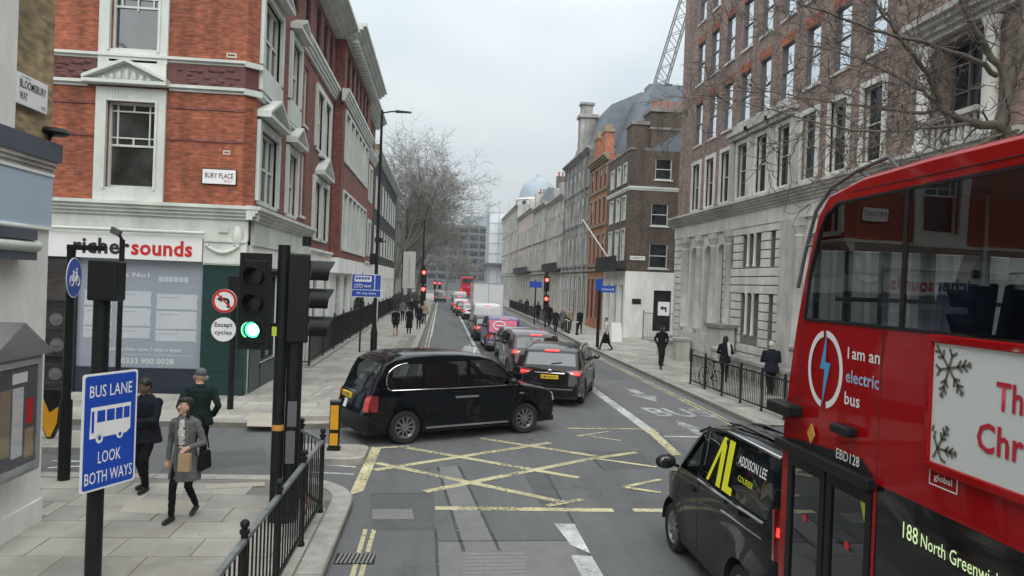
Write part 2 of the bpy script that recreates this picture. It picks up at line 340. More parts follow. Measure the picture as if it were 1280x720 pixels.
def thing(name, label, cat, loc=(0, 0, 0), rz=0., group=None):
    o = bpy.data.objects.new(name, None); COL.objects.link(o); o.location = loc; o.rotation_euler = (0, 0, rz); o.empty_display_size = .2
    return tag(o, label, cat, group)
def copy_tree(o, parent=None):
    c = o.copy(); COL.objects.link(c)
    if parent is not None: c.parent = parent
    for ch in list(o.children): copy_tree(ch, c)
    return c
def dup(o, loc, rz=0., label=None, group=None):
    c = copy_tree(o); c.location = loc; c.rotation_euler = (0, 0, rz)
    if label: c['label'] = label
    if group: c['group'] = group
    return c
def frame(o, ax, nr):      # (along, outward, up) -> xyz
    o, ax, nr = Vector(o), Vector(ax), Vector(nr)
    return lambda a, d, z: (o.x+ax.x*a+nr.x*d, o.y+ax.y*a+nr.y*d, o.z+z)
def text(name, s, mtl, parent, o, ax, ay, width=None, height=None, bold=0., depth=.004, align='l', recalc=True):
    """flat lettering fitted to a width and/or height, lying in the plane ax, ay at o"""
    c = bpy.data.curves.new('t', 'FONT'); c.body = s; c.size = 1; c.offset = bold; c.resolution_u = 2; c.space_character = 1+bold*1.5
    t = bpy.data.objects.new('t', c); me = bpy.data.meshes.new_from_object(t)
    n = len(me.vertices); co = np.empty(n*3, dtype=np.float32); me.vertices.foreach_get('co', co); co = co.reshape(-1, 3)
    mn, mxx = co.min(0), co.max(0); sz = mxx-mn
    if width is None: sx = sy = height/sz[1]
    elif height is None: sx = sy = width/sz[0]
    else: sx, sy = width/sz[0], height/sz[1]
    ax, ay, o = np.array(ax, float), np.array(ay, float), np.array(o, float)
    nr = np.cross(ax, ay)
    off = 0 if align == 'l' else (-sz[0]*sx/2 if align == 'c' else -sz[0]*sx)
    P = o+np.outer((co[:, 0]-mn[0])*sx+off, ax)+np.outer((co[:, 1]-mn[1])*sy, ay)+nr*depth
    me.vertices.foreach_set('co', P.astype(np.float32).ravel()); me.materials.clear(); me.materials.append(MAT[mtl]); me.update()
    me.name = name; bpy.data.objects.remove(t); bpy.data.curves.remove(c)
    return link(name, me, parent)
def inside(p, poly):
    x, y = p; c = False; j = len(poly)-1
    for i in range(len(poly)):
        xi, yi = poly[i]; xj, yj = poly[j]
        if (yi > y) != (yj > y) and x < (xj-xi)*(y-yi)/(yj-yi)+xi: c = not c
        j = i
    return c
def cdt(outline, holes=(), step=.15):
    vs, es = [], []
    for lp in [outline]+list(holes):
        o = len(vs); vs += [Vector(p) for p in lp]; es += [(o+i, o+(i+1) % len(lp)) for i in range(len(lp))]
    xs = [p[0] for p in outline]; ys = [p[1] for p in outline]; nb = len(vs)
    y = min(ys)+step*.37
    bnd = np.array([tuple(v) for v in vs])
    while y < max(ys):
        x = min(xs)+step*.41
        while x < max(xs):
            if inside((x, y), outline) and not any(inside((x, y), h) for h in holes) and np.min(np.abs(bnd-(x, y)).sum(1)) > step*.5: vs.append(Vector((x, y)))
            x += step
        y += step
    r = delaunay_2d_cdt(vs, es, [], 0, 1e-5)
    V = [tuple(v) for v in r[0]]; F = []
    for f in r[2]:
        c = (sum(V[i][0] for i in f)/len(f), sum(V[i][1] for i in f)/len(f))
        if inside(c, outline) and not any(inside(c, h) for h in holes): F.append(tuple(f))
    return V, F
def rrect(x0, x1, y0, y1, r, n=4):
    pts = []
    for cx, cy, a0 in ((x1-r, y1-r, 0), (x0+r, y1-r, 90), (x0+r, y0+r, 180), (x1-r, y0+r, 270)):
        for k in range(n+1):
            a = R(a0+90*k/n); pts.append((cx+r*math.cos(a), cy+r*math.sin(a)))
    return pts
# ------------------------------------------------------------------ ground, road, pavements
def gp(px, py, z=0.):          # a road-level point read off the photograph
    d = _fw*FPX+_rt*(px-640)-_up*(py-360); t = (z-CAM_H)/d.z
    return (d.x*t, d.y*t, z)
mat('paving_bed', (.19, .178, .155), .95, .2, 2)
mat('ground', (.12, .12, .12), .9, .2, .3)
def asphalt():
    m = mat('asphalt', (.116, .119, .120), .8, .10, .5, bump=.35, bscale=110)
    t = m.node_tree; b = t.nodes['Principled BSDF']; g = [n for n in t.nodes if n.type == 'NEW_GEOMETRY'][0]
    src = b.inputs['Base Color'].links[0].from_socket
    def mul(scale, lo, hi, stretch, detail, p0=.35, p1=.65):
        nonlocal src
        mpn = nd(t, 'ShaderNodeMapping'); mpn.inputs['Scale'].default_value = stretch
        n = nd(t, 'ShaderNodeTexNoise'); n.inputs['Scale'].default_value = scale; n.inputs['Detail'].default_value = detail; n.inputs['Roughness'].default_value = .7
        r = nd(t, 'ShaderNodeValToRGB'); r.color_ramp.elements[0].position = p0; r.color_ramp.elements[0].color = (lo, lo, lo, 1); r.color_ramp.elements[1].position = p1; r.color_ramp.elements[1].color = (hi, hi, hi, 1)
        k = nd(t, 'ShaderNodeMix', data_type='RGBA', blend_type='MULTIPLY'); k.inputs['Factor'].default_value = 1
        t.links.new(g.outputs['Position'], mpn.inputs[0]); t.links.new(mpn.outputs[0], n.inputs['Vector']); t.links.new(n.outputs[0], r.inputs[0]); t.links.new(src, k.inputs[6]); t.links.new(r.outputs[0], k.inputs[7]); src = k.outputs[2]
    mul(60, .78, 1.2, (1, 1, 1), 3)                 # aggregate
    mul(.9, .86, 1.1, (1.6, .12, 1), 6)             # streaks worn along the lanes
    mul(2.2, .72, 1.0, (1, 1, 1), 9, .30, .42)      # oil and patch stains
    # hairline cracks: edges of a distorted cell pattern, present only in places
    nz_ = nd(t, 'ShaderNodeTexNoise'); nz_.inputs['Scale'].default_value = 1.7; nz_.inputs['Detail'].default_value = 5
    av = nd(t, 'ShaderNodeVectorMath', operation='ADD'); vo = nd(t, 'ShaderNodeTexVoronoi', feature='DISTANCE_TO_EDGE'); vo.inputs['Scale'].default_value = .55
    rc = nd(t, 'ShaderNodeValToRGB'); rc.color_ramp.elements[0].position = .0; rc.color_ramp.elements[0].color = (.45, .45, .45, 1); rc.color_ramp.elements[1].position = .012; rc.color_ramp.elements[1].color = (1, 1, 1, 1)
    km = nd(t, 'ShaderNodeMix', data_type='RGBA', blend_type='MULTIPLY'); mk = nd(t, 'ShaderNodeTexNoise'); mk.inputs['Scale'].default_value = .35; rm = nd(t, 'ShaderNodeValToRGB'); rm.color_ramp.elements[0].position = .48; rm.color_ramp.elements[1].position = .60
    q = t.links.new; q(g.outputs['Position'], nz_.inputs['Vector']); q(g.outputs['Position'], av.inputs[0]); q(nz_.outputs[1], av.inputs[1]); q(av.outputs[0], vo.inputs['Vector']); q(vo.outputs['Distance'], rc.inputs[0]); q(g.outputs['Position'], mk.inputs['Vector']); q(mk.outputs[0], rm.inputs[0]); q(rm.outputs[0], km.inputs[0]); q(src, km.inputs[6]); q(rc.outputs[0], km.inputs[7]); src = km.outputs[2]
    t.links.new(src, b.inputs['Base Color'])
asphalt()
tag(MB().quad((-900, -300, -.06), (900, -300, -.06), (900, 1500, -.06), (-900, 1500, -.06)).build('ground', 'ground'), kind='structure')
tag(MB().quad((-60, -30, 0), (60, -30, 0), (60, 420, 0), (-60, 420, 0)).build('road', 'asphalt'), kind='structure')
def sheet(name, pts, m, z=.004, par=None):
    return tag(MB().add([(p[0], p[1], z) for p in pts], [tuple(range(len(pts)))]).build(name, m, par), kind='structure')
def stripe(a, b, wd):
    a, b = Vector(a[:2]), Vector(b[:2]); n = Vector((-(b-a).y, (b-a).x)).normalized()*wd/2
    return [a+n, a-n, b-n, b+n]
def zz(x, y): return gp(400+.3594*x, 480+.3594*y)
# asphalt repairs
sheet('road_patch', [zz(410, 290), zz(482, 286), zz(625, 580), zz(500, 583)], 'patch_light', .003)
sheet('road_patch', [zz(175, 383), zz(395, 378), zz(402, 505), zz(182, 508)], 'patch_dark', .003)
sheet('road_patch', [zz(412, 547), zz(873, 545), zz(960, 700), zz(400, 700)], 'patch_light', .002)
sheet('road_patch', [zz(700, 300), zz(790, 300), zz(860, 440), zz(780, 445)], 'patch_dark', .002)
sheet('road_patch', [zz(930, 235), zz(1110, 232), zz(1170, 290), zz(985, 300)], 'patch_dark', .002)
sheet('road_patch', [(5.35, 14), (8.0, 14), (8.0, 27), (5.35, 27)], 'red_asphalt', .002)
sheet('road_patch', [(1.95, 24), (5.0, 24), (5.0, 60), (1.95, 60)], 'patch_dark', .0015)
sheet('road_patch', [gp(215, 570), gp(330, 560), gp(335, 580), gp(200, 590)], 'patch_dark', .002)
for a, b, wd in (((410, 290), (500, 583), .05), ((482, 286), (625, 580), .05), ((402, 505), (412, 700), .04), ((412, 547), (873, 545), .04), ((780, 300), (860, 440), .045), ((175, 383), (395, 378), .04), ((860, 440), (990, 700), .04), ((930, 235), (985, 300), .05)): sheet('tar_seam', stripe(zz(*a), zz(*b), wd), 'tar', .0038)
# yellow box junction
YB = []
for a, b, wd in [((400, 432), (1020, 440), .17), ((1090, 440), (1260, 441), .17), ((190, 300), (800, 205), .16), ((365, 375), (935, 262), .16), ((935, 262), (1100, 238), .16),
               ((300, 222), (900, 327), .16), ((195, 275), (860, 415), .16), ((560, 190), (960, 252), .16), ((860, 155), (1180, 158), .11), ((895, 182), (1005, 166), .1), ((935, 182), (1045, 198), .1),
               ((1055, 360), (1185, 333), .11), ((1055, 360), (1185, 379), .11), ((970, 262), (1170, 290), .11), ((790, 425), (915, 403), .12), ((200, 224), (310, 218), .12)]:
    YB.append(stripe(zz(*a), zz(*b), wd))
YB.append([zz(180, 220), zz(212, 225), zz(150, 375), zz(100, 390)])
YB.append([zz(1130, 160), zz(1160, 160), zz(1260, 250), zz(1225, 250)])
YB = YB[:]
for q in YB: sheet('yellow_box_line', q, 'line_yellow', .005+.0004*YB.index(q))
# white lines
for q in ([zz(815, 487), zz(885, 487), zz(940, 590), zz(872, 560)], [zz(872, 596), zz(945, 600), zz(1010, 710), zz(930, 710)], [(5.0, 17.2), (5.28, 17.2), (5.28, 70), (5.0, 70)],
          [(1.78, 33), (1.95, 33), (1.95, 96), (1.78, 96)], [(-.55, 45), (-.47, 45), (-.47, 120), (-.55, 120)]):
    sheet('white_line', q, 'line_white', .005)
for k in range(5): sheet('white_line', [(1.55, 27+k*3), (1.66, 27+k*3), (1.66, 28.2+k*3), (1.55, 28.2+k*3)], 'line_white', .005)
sheet('white_line', stripe((5.28, 16.9), (8.0, 16.9), .12), 'line_white', .006)
text('lane_lettering', 'BUS', 'line_faded', None, (5.95, 19.55, .002), (1, 0, 0), (-.12, 1, 0), 1.75, 1.35, .015, .004)['kind'] = 'structure'
sheet('lane_arrow', [(6.30, 24.9), (6.62, 24.7), (6.72, 23.3), (6.95, 23.25), (6.62, 22.0), (6.12, 23.4), (6.42, 23.3)], 'line_faded', .005)
sheet('lane_arrow', [(6.25, 19.0), (6.55, 17.9), (6.42, 17.95), (6.4, 16.0), (6.2, 16.0), (6.18, 17.95), (6.02, 17.9)], 'line_faded', .005)
for a, b in (((456.8, 662), (440.5, 720)), ((467.6, 662), (451, 720))):
    p, q = Vector(gp(*a)), Vector(gp(*b)); sheet('double_yellow_line', stripe(p, q+(q-p)*3, .06), 'line_yellow', .005)
for x in (7.55, 7.72): sheet('double_yellow_line', stripe((x, 14), (x, 110), .07), 'line_yellow', .0045)
for x in (-.72, -.56): sheet('double_yellow_line', stripe((x, 21), (x, 110), .06), 'line_yellow', .0045)
# cycle gap markings beside the island
for a, b in (((403, 581), (445, 584)), ((340, 588), (442, 593)), ((300, 603), (345, 601)), ((403, 611), (437, 617)), ((403, 618), (430, 625)), ((385, 598), (418, 606))):
    sheet('white_line', stripe(gp(*a), gp(*b), .07), 'line_white', .005)
for a, b in (((60, 585), (100, 583)), ((62, 592), (100, 597)), ((66, 576), (100, 577))): sheet('white_line', stripe(gp(*a), gp(*b), .08), 'line_white', .005)
for a, b in (((395, 500), (412, 498)), ((404, 487), (416, 483)), ((396, 494), (405, 488))): sheet('white_line', stripe(gp(*a, .12), gp(*b, .12), .08), 'line_white', .126)
# iron covers and the gully
def cover(name, label, c4, rows, cols):
    a, b, c, d = [Vector(gp(*p)) for p in c4]
    t = thing(name, label, 'cover', ((a+c)/2)); o = (a+c)/2
    P = lambda u, v, z: tuple((a*(1-u)+b*u)*(1-v)+(d*(1-u)+c*u)*v-o+Vector((0, 0, z)))
    m = MB(); m.add([P(0, 0, .007), P(1, 0, .007), P(1, 1, .007), P(0, 1, .007)], [(0, 1, 2, 3)]); m.build('plate', 'iron_cover', t)
    m = MB()
    for i in range(rows):
        for j in range(cols):
            u0, u1, v0, v1 = (j+.15)/cols, (j+.85)/cols, (i+.15)/rows, (i+.85)/rows
            m.hexa([P(u0, v0, .007), P(u1, v0, .007), P(u1, v1, .007), P(u0, v1, .007)], [P(u0, v0, .013), P(u1, v0, .013), P(u1, v1, .013), P(u0, v1, .013)])
    m.build('tread_studs', 'iron_cover', t, kind='stuff')
cover('manhole_cover', 'small rectangular iron manhole cover in the dark asphalt patch', [(465, 637), (515, 637), (518, 650), (465, 650)], 5, 14)
cover('manhole_cover', 'large rectangular iron manhole cover in the pale asphalt patch', [(581, 692), (655, 691), (660, 740), (576, 742)], 10, 18)
t = thing('gully_grate', 'slatted iron gully grate beside the kerb on the yellow lines', 'grate', gp(444, 699))
m = MB(); m.box(-.24, .24, -.17, .17, .004, .010); m.build('backing', 'underbody', t)
for k in range(9):
    MB().hexa([(-.22+k*.05, -.16, .01), (-.195+k*.05, -.16, .01), (-.165+k*.05, .16, .01), (-.19+k*.05, .16, .01)], [(-.22+k*.05, -.16, .018), (-.195+k*.05, -.16, .018), (-.165+k*.05, .16, .018), (-.19+k*.05, .16, .018)]).build('slat', 'iron_cover', t)
# pavements: a bed with loose slabs and kerb stones on it
def arc(cx, cy, r, a0, a1, n=8): return [(cx+r*math.cos(R(a0+(a1-a0)*k/n)), cy+r*math.sin(R(a0+(a1-a0)*k/n))) for k in range(n+1)]
NEAR = [(-1.2, -12)]+arc(-2.6, 11.2, 1.4, 0, 90)+[(-40, 12.6), (-40, -12)]
FARL = [(-40, 16.95)]+arc(-3.2, 18.95, 2.0, -90, 0)[1:]+[(-1.0, 70), (-.75, 180), (-40, 180)]
FARL = [(-40, 16.95)]+arc(-3.1, 18.95, 2.0, -90, 0)+[(-1.0, 70), (-.75, 180), (-40, 180)]
RIGHT = [(8.1, -12), (8.1, 30), (8.15, 44), (8.6, 60), (8.7, 180), (45, 180), (45, -12)]
def bed(name, poly, top, m): return tag(MB().prism(poly, -.05, top, 'z').build(name, m), kind='structure')
pv_near = bed('pavement', NEAR, .113, 'paving_bed'); pv_far = bed('pavement', FARL, .113, 'paving_bed'); pv_right = bed('pavement', RIGHT, .113, 'paving_bed')
KM = {}
def kerb_run(path, par, wd=.3, h=.125, step=.92, upto=95):
    # walk the polyline; each stone is its own piece, laid on the left of the walking direction
    pts = [Vector(p) for p in path]; acc = 0
    for i in range(len(pts)-1):
        a, b = pts[i], pts[i+1]; ln = (b-a).length; n = max(1, round(ln/step))
        if ln < .02: continue
        d = (b-a).normalized(); nr = Vector((-d.y, d.x))
        for k in range(n):
            p = a+(b-a)*(k/n); q = a+(b-a)*((k+1)/n)
            if p.y > upto: continue
            l = (q-p).length-.008; key = round(l, 2)
            if key not in KM:
                mb = MB(); mb.hexa([(0, 0, -.05), (key, 0, -.05), (key, wd, -.05), (0, wd, -.05)], [(0, .02, h), (key, .02, h), (key, wd, h), (0, wd, h)]); KM[key] = mb.mesh('kerb_stone', 'kerb')
            o = link('kerb_stone', KM[key], par); o.location = (p.x, p.y, random.uniform(-.004, .003)); o.rotation_euler = (0, 0, math.atan2(d.y, d.x))
kerb_run(NEAR[:10]+[(-12, 12.6)], pv_near)
kerb_run([(-12, 16.95)]+FARL[1:11], pv_far)
kerb_run(RIGHT[:5][::-1], pv_right) if False else None
def rev(path): return list(path)[::-1]
class _: pass
# right kerb: walk northward->southward so that stones fall on the pavement side
kerb_run([(8.7, 100), (8.6, 60), (8.15, 44), (8.1, 30), (8.1, 5)], pv_right)
SLM = {}
def slabs(par, poly, x0, x1, y0, y1, sx, sy, keep=.33, mats=('paving', 'paving_b', 'paving_c')):
    j = 0; y = y0
    while y < y1:
        x = x0-(sx*.5 if j % 2 else 0)
        while x < x1:
            a, b = max(x, x0), min(x+sx, x1)
            c4 = [(a, y), (b, y), (b, y+sy), (a, y+sy)]
            if b-a > .15 and all(inside(c, poly) for c in c4):
                key = (round(b-a, 2), sy, random.choice(mats))
                if key not in SLM:
                    w_, h_ = key[0]-.012, sy-.012
                    SLM[key] = MB().hexa([(0, 0, 0), (w_, 0, 0), (w_, h_, 0), (0, h_, 0)], [(.004, .004, .022), (w_-.004, .004, .022), (w_-.004, h_-.004, .022), (.004, h_-.004, .022)]).mesh('paving_slab', key[2])
                o = link('paving_slab', SLM[key], par); o.location = (a+.006, y+.006, .1+random.uniform(-.002, .004)); o.rotation_euler = (random.uniform(-.003, .003), random.uniform(-.003, .003), 0)
            x += sx
        y += sy; j += 1
def inset_poly(poly, d):
    n = len(poly); res = []
    for i in range(n):
        a, b, c = Vector(poly[i-1]), Vector(poly[i]), Vector(poly[(i+1) % n])
        e1, e2 = (b-a), (c-b); n1 = Vector((-e1.y, e1.x)).normalized(); n2 = Vector((-e2.y, e2.x)).normalized()
        nn = (n1+n2); nn = nn/max(.3, nn.length_squared)*2 if nn.length > 1e-6 else n1
        res.append(tuple(b+nn*d))
    return res
NI = inset_poly(NEAR, .31); FI = inset_poly(FARL, .31); RI = inset_poly(RIGHT, .31)
slabs(pv_near, NI, -5.1, -1.52, 4.6, 12.3, .92, .62)
slabs(pv_near, NI, -9, -5.1, 10.4, 12.3, .92, .62)
slabs(pv_far, FI, -5.3, -1.36, 17.28, 44, .9, .62)
slabs(pv_far, FI, -11, -5.3, 17.28, 20.7, .9, .62)
slabs(pv_right, RI, 8.42, 11.9, 17, 37, .9, .75)
slabs(pv_right, RI, 8.42, 13.0, 37, 46, .9, .75)
# beyond the slabs that can be told apart the paving is a plain sheet
sheet('pavement', [(-40, 44.1), (-1.33, 44.1), (-1.05, 180), (-40, 180)], 'paving', .1225)
sheet('pavement', [(8.45, 46.1), (13, 46.1), (13, 180), (9.05, 180), (8.93, 60)], 'paving', .1225)
sheet('pavement', [(13, 36), (45, 36), (45, 46.1), (13, 46.1)], 'asphalt', .1225)
for a, b, c, d in (((258, 606), (330, 603), (332, 608), (258, 612)), ((160, 624), (262, 628), (240, 645), (150, 640))):
    sheet('tactile_paving', [gp(*p, .12) for p in (a, b, c, d)], 'tactile', .1275)
sheet('tactile_paving', [gp(308, 533, .12), gp(345, 534, .12), gp(345, 517, .12), gp(312, 516, .12)], 'tactile', .1275)
sheet('dirt_strip', [(-1.52, 4.6), (-1.6, 4.6), (-1.6, 11.2), (-1.52, 11.2)], 'dirt', .119)
# traffic islands
def island(label, x0, x1, y0, y1):
    pl = rrect(x0, x1, y0, y1, .25, 4); t = thing('traffic_island', label, 'island', ((x0+x1)/2, (y0+y1)/2, 0)); cx, cy = (x0+x1)/2, (y0+y1)/2
    MB().prism([(p[0]-cx, p[1]-cy) for p in rrect(x0, x1, y0, y1, .25, 4)], -.02, .13, 'z').build('kerb_ring', 'kerb', t, bevel=.015)
    MB().prism([(p[0]-cx, p[1]-cy) for p in rrect(x0+.16, x1-.16, y0+.16, y1-.16, .16, 4)], .1, .136, 'z').build('paved_top', 'paving_b', t)
island('kerbed traffic island under the yellow bollard beside the guard railing', -2.75, -1.3, 13.75, 14.95)
island('kerbed traffic island beside the white corner wall', -9.5, -6.35, 14.3, 15.8)

# chewing-gum spots and drips on the slabs
for nm in ('paving', 'paving_b', 'paving_c'):
    t = MAT[nm].node_tree; b_ = t.nodes['Principled BSDF']; g_ = [n for n in t.nodes if n.type == 'NEW_GEOMETRY'][0]; src_ = b_.inputs['Base Color'].links[0].from_socket
    vo = nd(t, 'ShaderNodeTexVoronoi'); vo.inputs['Scale'].default_value = 3.4; rc = nd(t, 'ShaderNodeValToRGB'); rc.color_ramp.elements[0].position = .055; rc.color_ramp.elements[0].color = (.62, .62, .62, 1); rc.color_ramp.elements[1].position = .085; rc.color_ramp.elements[1].color = (1, 1, 1, 1)
    km = nd(t, 'ShaderNodeMix', data_type='RGBA', blend_type='MULTIPLY'); km.inputs[0].default_value = 1; q = t.links.new
    q(g_.outputs['Position'], vo.inputs['Vector']); q(vo.outputs['Distance'], rc.inputs[0]); q(src_, km.inputs[6]); q(rc.outputs[0], km.inputs[7]); q(km.outputs[2], b_.inputs['Base Color'])
# ------------------------------------------------------------------ facade kit
WC = {}
class Fac:
    def __init__(s, t, o, ax, nr):
        s.t = t; s.o = Vector(o)-t.location; s.ax, s.nr = Vector(ax), Vector(nr); s.F = frame(s.o, ax, nr)
    def mb(s): return MB(s.F)
    def box(s, name, m, a0, a1, d0, d1, z0, z1, par=None, bevel=0): return s.mb().box(a0, a1, d0, d1, z0, z1).build(name, m, par or s.t, bevel=bevel)
    def boxes(s, name, m, lst, par=None, kind=None):
        k = s.mb()
        for b in lst: k.box(*b)
        return k.build(name, m, par or s.t, kind=kind)
    def band(s, name, m, a0, a1, z0, z1, proj, steps=3, d0=-.05):
        """a moulded string course: stepped outward towards the top"""
        k = s.mb(); pr = [(d0, z0)]
        for i in range(steps):
            f0 = .35+.65*i/max(1, steps-1); za = z0+(z1-z0)*i/steps; zb = z0+(z1-z0)*(i+1)/steps
            pr += [(proj*f0, za), (proj*f0, zb)]
        pr += [(d0, z1+.02)]
        n = len(pr); k.add([(a0, p[0], p[1]) for p in pr]+[(a1, p[0], p[1]) for p in pr], [tuple(range(n)), tuple(range(n, 2*n))[::-1]]+[(i, (i+1) % n, n+(i+1) % n, n+i) for i in range(n)])
        return k.build(name, m, s.t)
    def wall(s, name, m, a0, a1, z0, z1, holes=(), reveal=.22, d=0.):
        k = s.mb(); As = sorted({a0, a1, *[h[0] for h in holes], *[h[1] for h in holes]}); Zs = sorted({z0, z1, *[h[2] for h in holes], *[h[3] for h in holes]})
        As = [a for a in As if a0 <= a <= a1]; Zs = [z for z in Zs if z0 <= z <= z1]
        for i in range(len(As)-1):
            for j in range(len(Zs)-1):
                ca, cz = (As[i]+As[i+1])/2, (Zs[j]+Zs[j+1])/2
                if not any(h[0] < ca < h[1] and h[2] < cz < h[3] for h in holes):
                    k.quad((As[i], d, Zs[j]), (As[i+1], d, Zs[j]), (As[i+1], d, Zs[j+1]), (As[i], d, Zs[j+1]))
        for h in holes:
            A, B, C, D = (h[0], h[2]), (h[1], h[2]), (h[1], h[3]), (h[0], h[3])
            for p, q in ((A, B), (B, C), (C, D), (D, A)): k.quad((p[0], d, p[1]), (q[0], d, q[1]), (q[0], d-reveal, q[1]), (p[0], d-reveal, p[1]))
        for p, q in (((a0+.004, z0), (a0+.004, z1)), ((a1-.004, z0), (a1-.004, z1)), ((a0, z1-.004), (a1, z1-.004))): k.quad((p[0], d, p[1]), (q[0], d, q[1]), (q[0], d-.4, q[1]), (p[0], d-.4, p[1]))
        return k.build(name, m, s.t, recalc=False)
    def window(s, a0, a1, z0, z1, glass='glass_dark', fm='white_paint', recess=.14, fw=.06, cols=1, rows=2, sill=True, bars=None, blind=0., surround=None, ov=.08, sp=.07, sm=None, split=True):
        """a sash window set in an opening: frame (part) with panes, sill and blind below it"""
        wd, ht = a1-a0, z1-z0
        key = (tuple(s.ax), tuple(s.nr), round(wd, 3), round(ht, 3), glass, fm, recess, fw, cols, rows, sill, str(bars), blind, str(surround), ov, sp, sm)
        if key not in WC:
            G_ = frame((0, 0, 0), s.ax, s.nr); pan = []
            k = MB(G_); r = -recess
            k.box(0, fw, r-.05, r+.05, 0, ht); k.box(wd-fw, wd, r-.05, r+.05, 0, ht); k.box(fw, wd-fw, r-.05, r+.05, ht-fw, ht); k.box(fw, wd-fw, r-.05, r+.05, 0, fw*1.2)
            for i in range(1, cols): x = wd*i/cols; k.box(x-fw*.5, x+fw*.5, r-.045, r+.045, fw*1.2, ht-fw)
            for j in range(1, rows): z = ht*j/rows; k.box(fw, wd-fw, r-.03, r+.03, z-fw*.45, z+fw*.45)
            if bars:   # margin-light glazing bars in the upper sash (fractions)
                b = .018
                for x in bars[0]: k.box(wd*x-b, wd*x+b, r-.02, r+.025, ht*bars[2], ht-fw)
                for z in bars[1]: k.box(fw, wd-fw, r-.02, r+.022, ht*z-b, ht*z+b)
                for x, za, zb in (bars[3] if len(bars) > 3 else ()): k.box(wd*x-b, wd*x+b, r-.02, r+.024, ht*za, ht*zb)
            if surround:
                w_, pj = surround; k.cur = 1
                k.box(-w_, 0, -.06, pj, -.001, ht+w_); k.box(wd, wd+w_, -.06, pj, -.001, ht+w_); k.box(0, wd, -.06, pj, ht, ht+w_); k.cur = 0
            fr = k.mesh('window', [fm, sm or fm])
            for i in range(cols):
                for j in range(rows):
                    p = MB(G_); xa, xb = max(fw*.6, wd*i/cols), min(wd-fw*.6, wd*(i+1)/cols); za, zb = max(fw*.6, ht*j/rows), min(ht-fw*.6, ht*(j+1)/rows)
                    tl = random.uniform(-.006, .006); p.quad((xa, r-.02-.01*j+tl, za), (xb, r-.02-.01*j-tl, za), (xb, r-.02-.01*j-tl, zb), (xa, r-.02-.01*j+tl, zb)); pan.append(p.mesh('pane', glass, recalc=False))
            si = None
            if sill: si = MB(G_).box(-ov, wd+ov, -.05, sp, -.09, 0).mesh('sill', sm or fm)
            bl = MB(G_).box(fw, wd-fw, r+.0, r+.012, ht*(1-blind), ht-fw).mesh('blind', 'poster_pale') if blind else None
            WC[key] = (fr, pan, si, bl)
        fr, pan, si, bl = WC[key]
        o = link('window', fr, s.t, Vector(s.F(a0, 0, z0)))
        for p in pan: link('pane', p, o)
        if si: link('sill', si, o)
        if bl: link('blind', bl, o)
        return o
    def pediment(s, m, a0, a1, z0, z1, pj, th=.09, fill=True):
        k = s.mb(); am = (a0+a1)/2
        k.box(a0, a1, -.04, pj, z0, z0+th)
        for sa, e in ((a0, 1), (a1, -1)):
            b = [(sa, -.04, z0+th), (sa, pj, z0+th), (am, pj, z1-th), (am, -.04, z1-th)]
            k.add([(p[0], p[1], p[2]) for p in b]+[(p[0], p[1], p[2]+th) for p in b], [(0, 1, 2, 3), (7, 6, 5, 4), (0, 4, 5, 1), (1, 5, 6, 2), (2, 6, 7, 3), (3, 7, 4, 0)])
        k.add([(a0+.05, pj*.35, z0+th), (a1-.05, pj*.35, z0+th), (am, pj*.35, z1-th*.6)], [(0, 1, 2)])
        o = k.build('pediment', m, s.t)
        if fill:
            q = s.mb()
            for i in range(-3, 4):
                x = am+i*(a1-a0)*.09; h = (z1-z0-th)*(.62-.13*abs(i)); q.ball((x, pj*.4, z0+th+h*.5), ((a1-a0)*.035, pj*.25, max(.04, h*.5)), 8, 5)
            q.build('carved_ornament', m, o, smooth=60)
        return o
def core(t, x0, x1, y0, y1, z0, z1, m='grey_brick'):
    l = t.location; return MB().box(x0-l.x, x1-l.x, y0-l.y, y1-l.y, z0-l.z, z1-l.z).build('inner_mass', m, t)
# ------------------------------------------------------------------ the corner shop building
shop = thing('corner_building', 'red brick corner building with white window surrounds above a hi-fi shop', 'building', (-8, 24, 0))
core(shop, -20, -5.75, 21.3, 55, .0, 14.6)
f = Fac(shop, (-11, 20.7, 0), (1, 0, 0), (0, -1, 0)); A = lambda x: x+11.0
W1 = (A(-8.98), A(-7.74), 5.58, 7.86); W2 = (A(-8.96), A(-7.74), 9.24, 11.6)
f.wall('wall', 'red_brick', A(-22), A(-5.45), 5.0, 15.0, [W1, W2, (A(-13.9), A(-12.5), 5.58, 7.86), (A(-13.9), A(-12.5), 9.24, 11.6)])
BAR = ([.17, .83], [.94, .60], .5, [(.5, .94, .99), (.5, .50, .60)])
w1 = f.window(*W1, glass='glass_front', fm='white_paint', recess=.16, bars=([.17, .83], [.90, .59], .5, [(.5, .90, .98), (.5, .50, .59)]), sill=True)
w2 = f.window(*W2, glass='glass_front', fm='white_paint', recess=.16, rows=2, bars=([.17, .83], [.60, .93], .5, [(.5, .46, .60)]), blind=0.0, sill=True)
f.box('blind', 'poster_pale', A(-8.88), A(-7.82), -.16, -.148, 9.62, 10.33, par=w2)
for (a0, a1, z0, z1) in (W1, W2):    # broad flat surrounds
    f.boxes('window_surround', 'white_paint', [(a0-.28, a0-.001, -.05, .09, z0-.34, z1+.36), (a1+.001, a1+.26, -.05, .09, z0-.34, z1+.36), (a0-.001, a1+.001, -.05, .085, z1, z1+.36), (a0-.001, a1+.001, -.05, .085, z0-.34, z0-.09)])
    f.boxes('surround_moulding', 'white_paint', [(a0-.06, a0, .09, .12, z0-.05, z1+.06), (a1, a1+.06, .09, .12, z0-.05, z1+.06), (a0, a1, .086, .118, z1, z1+.06)])
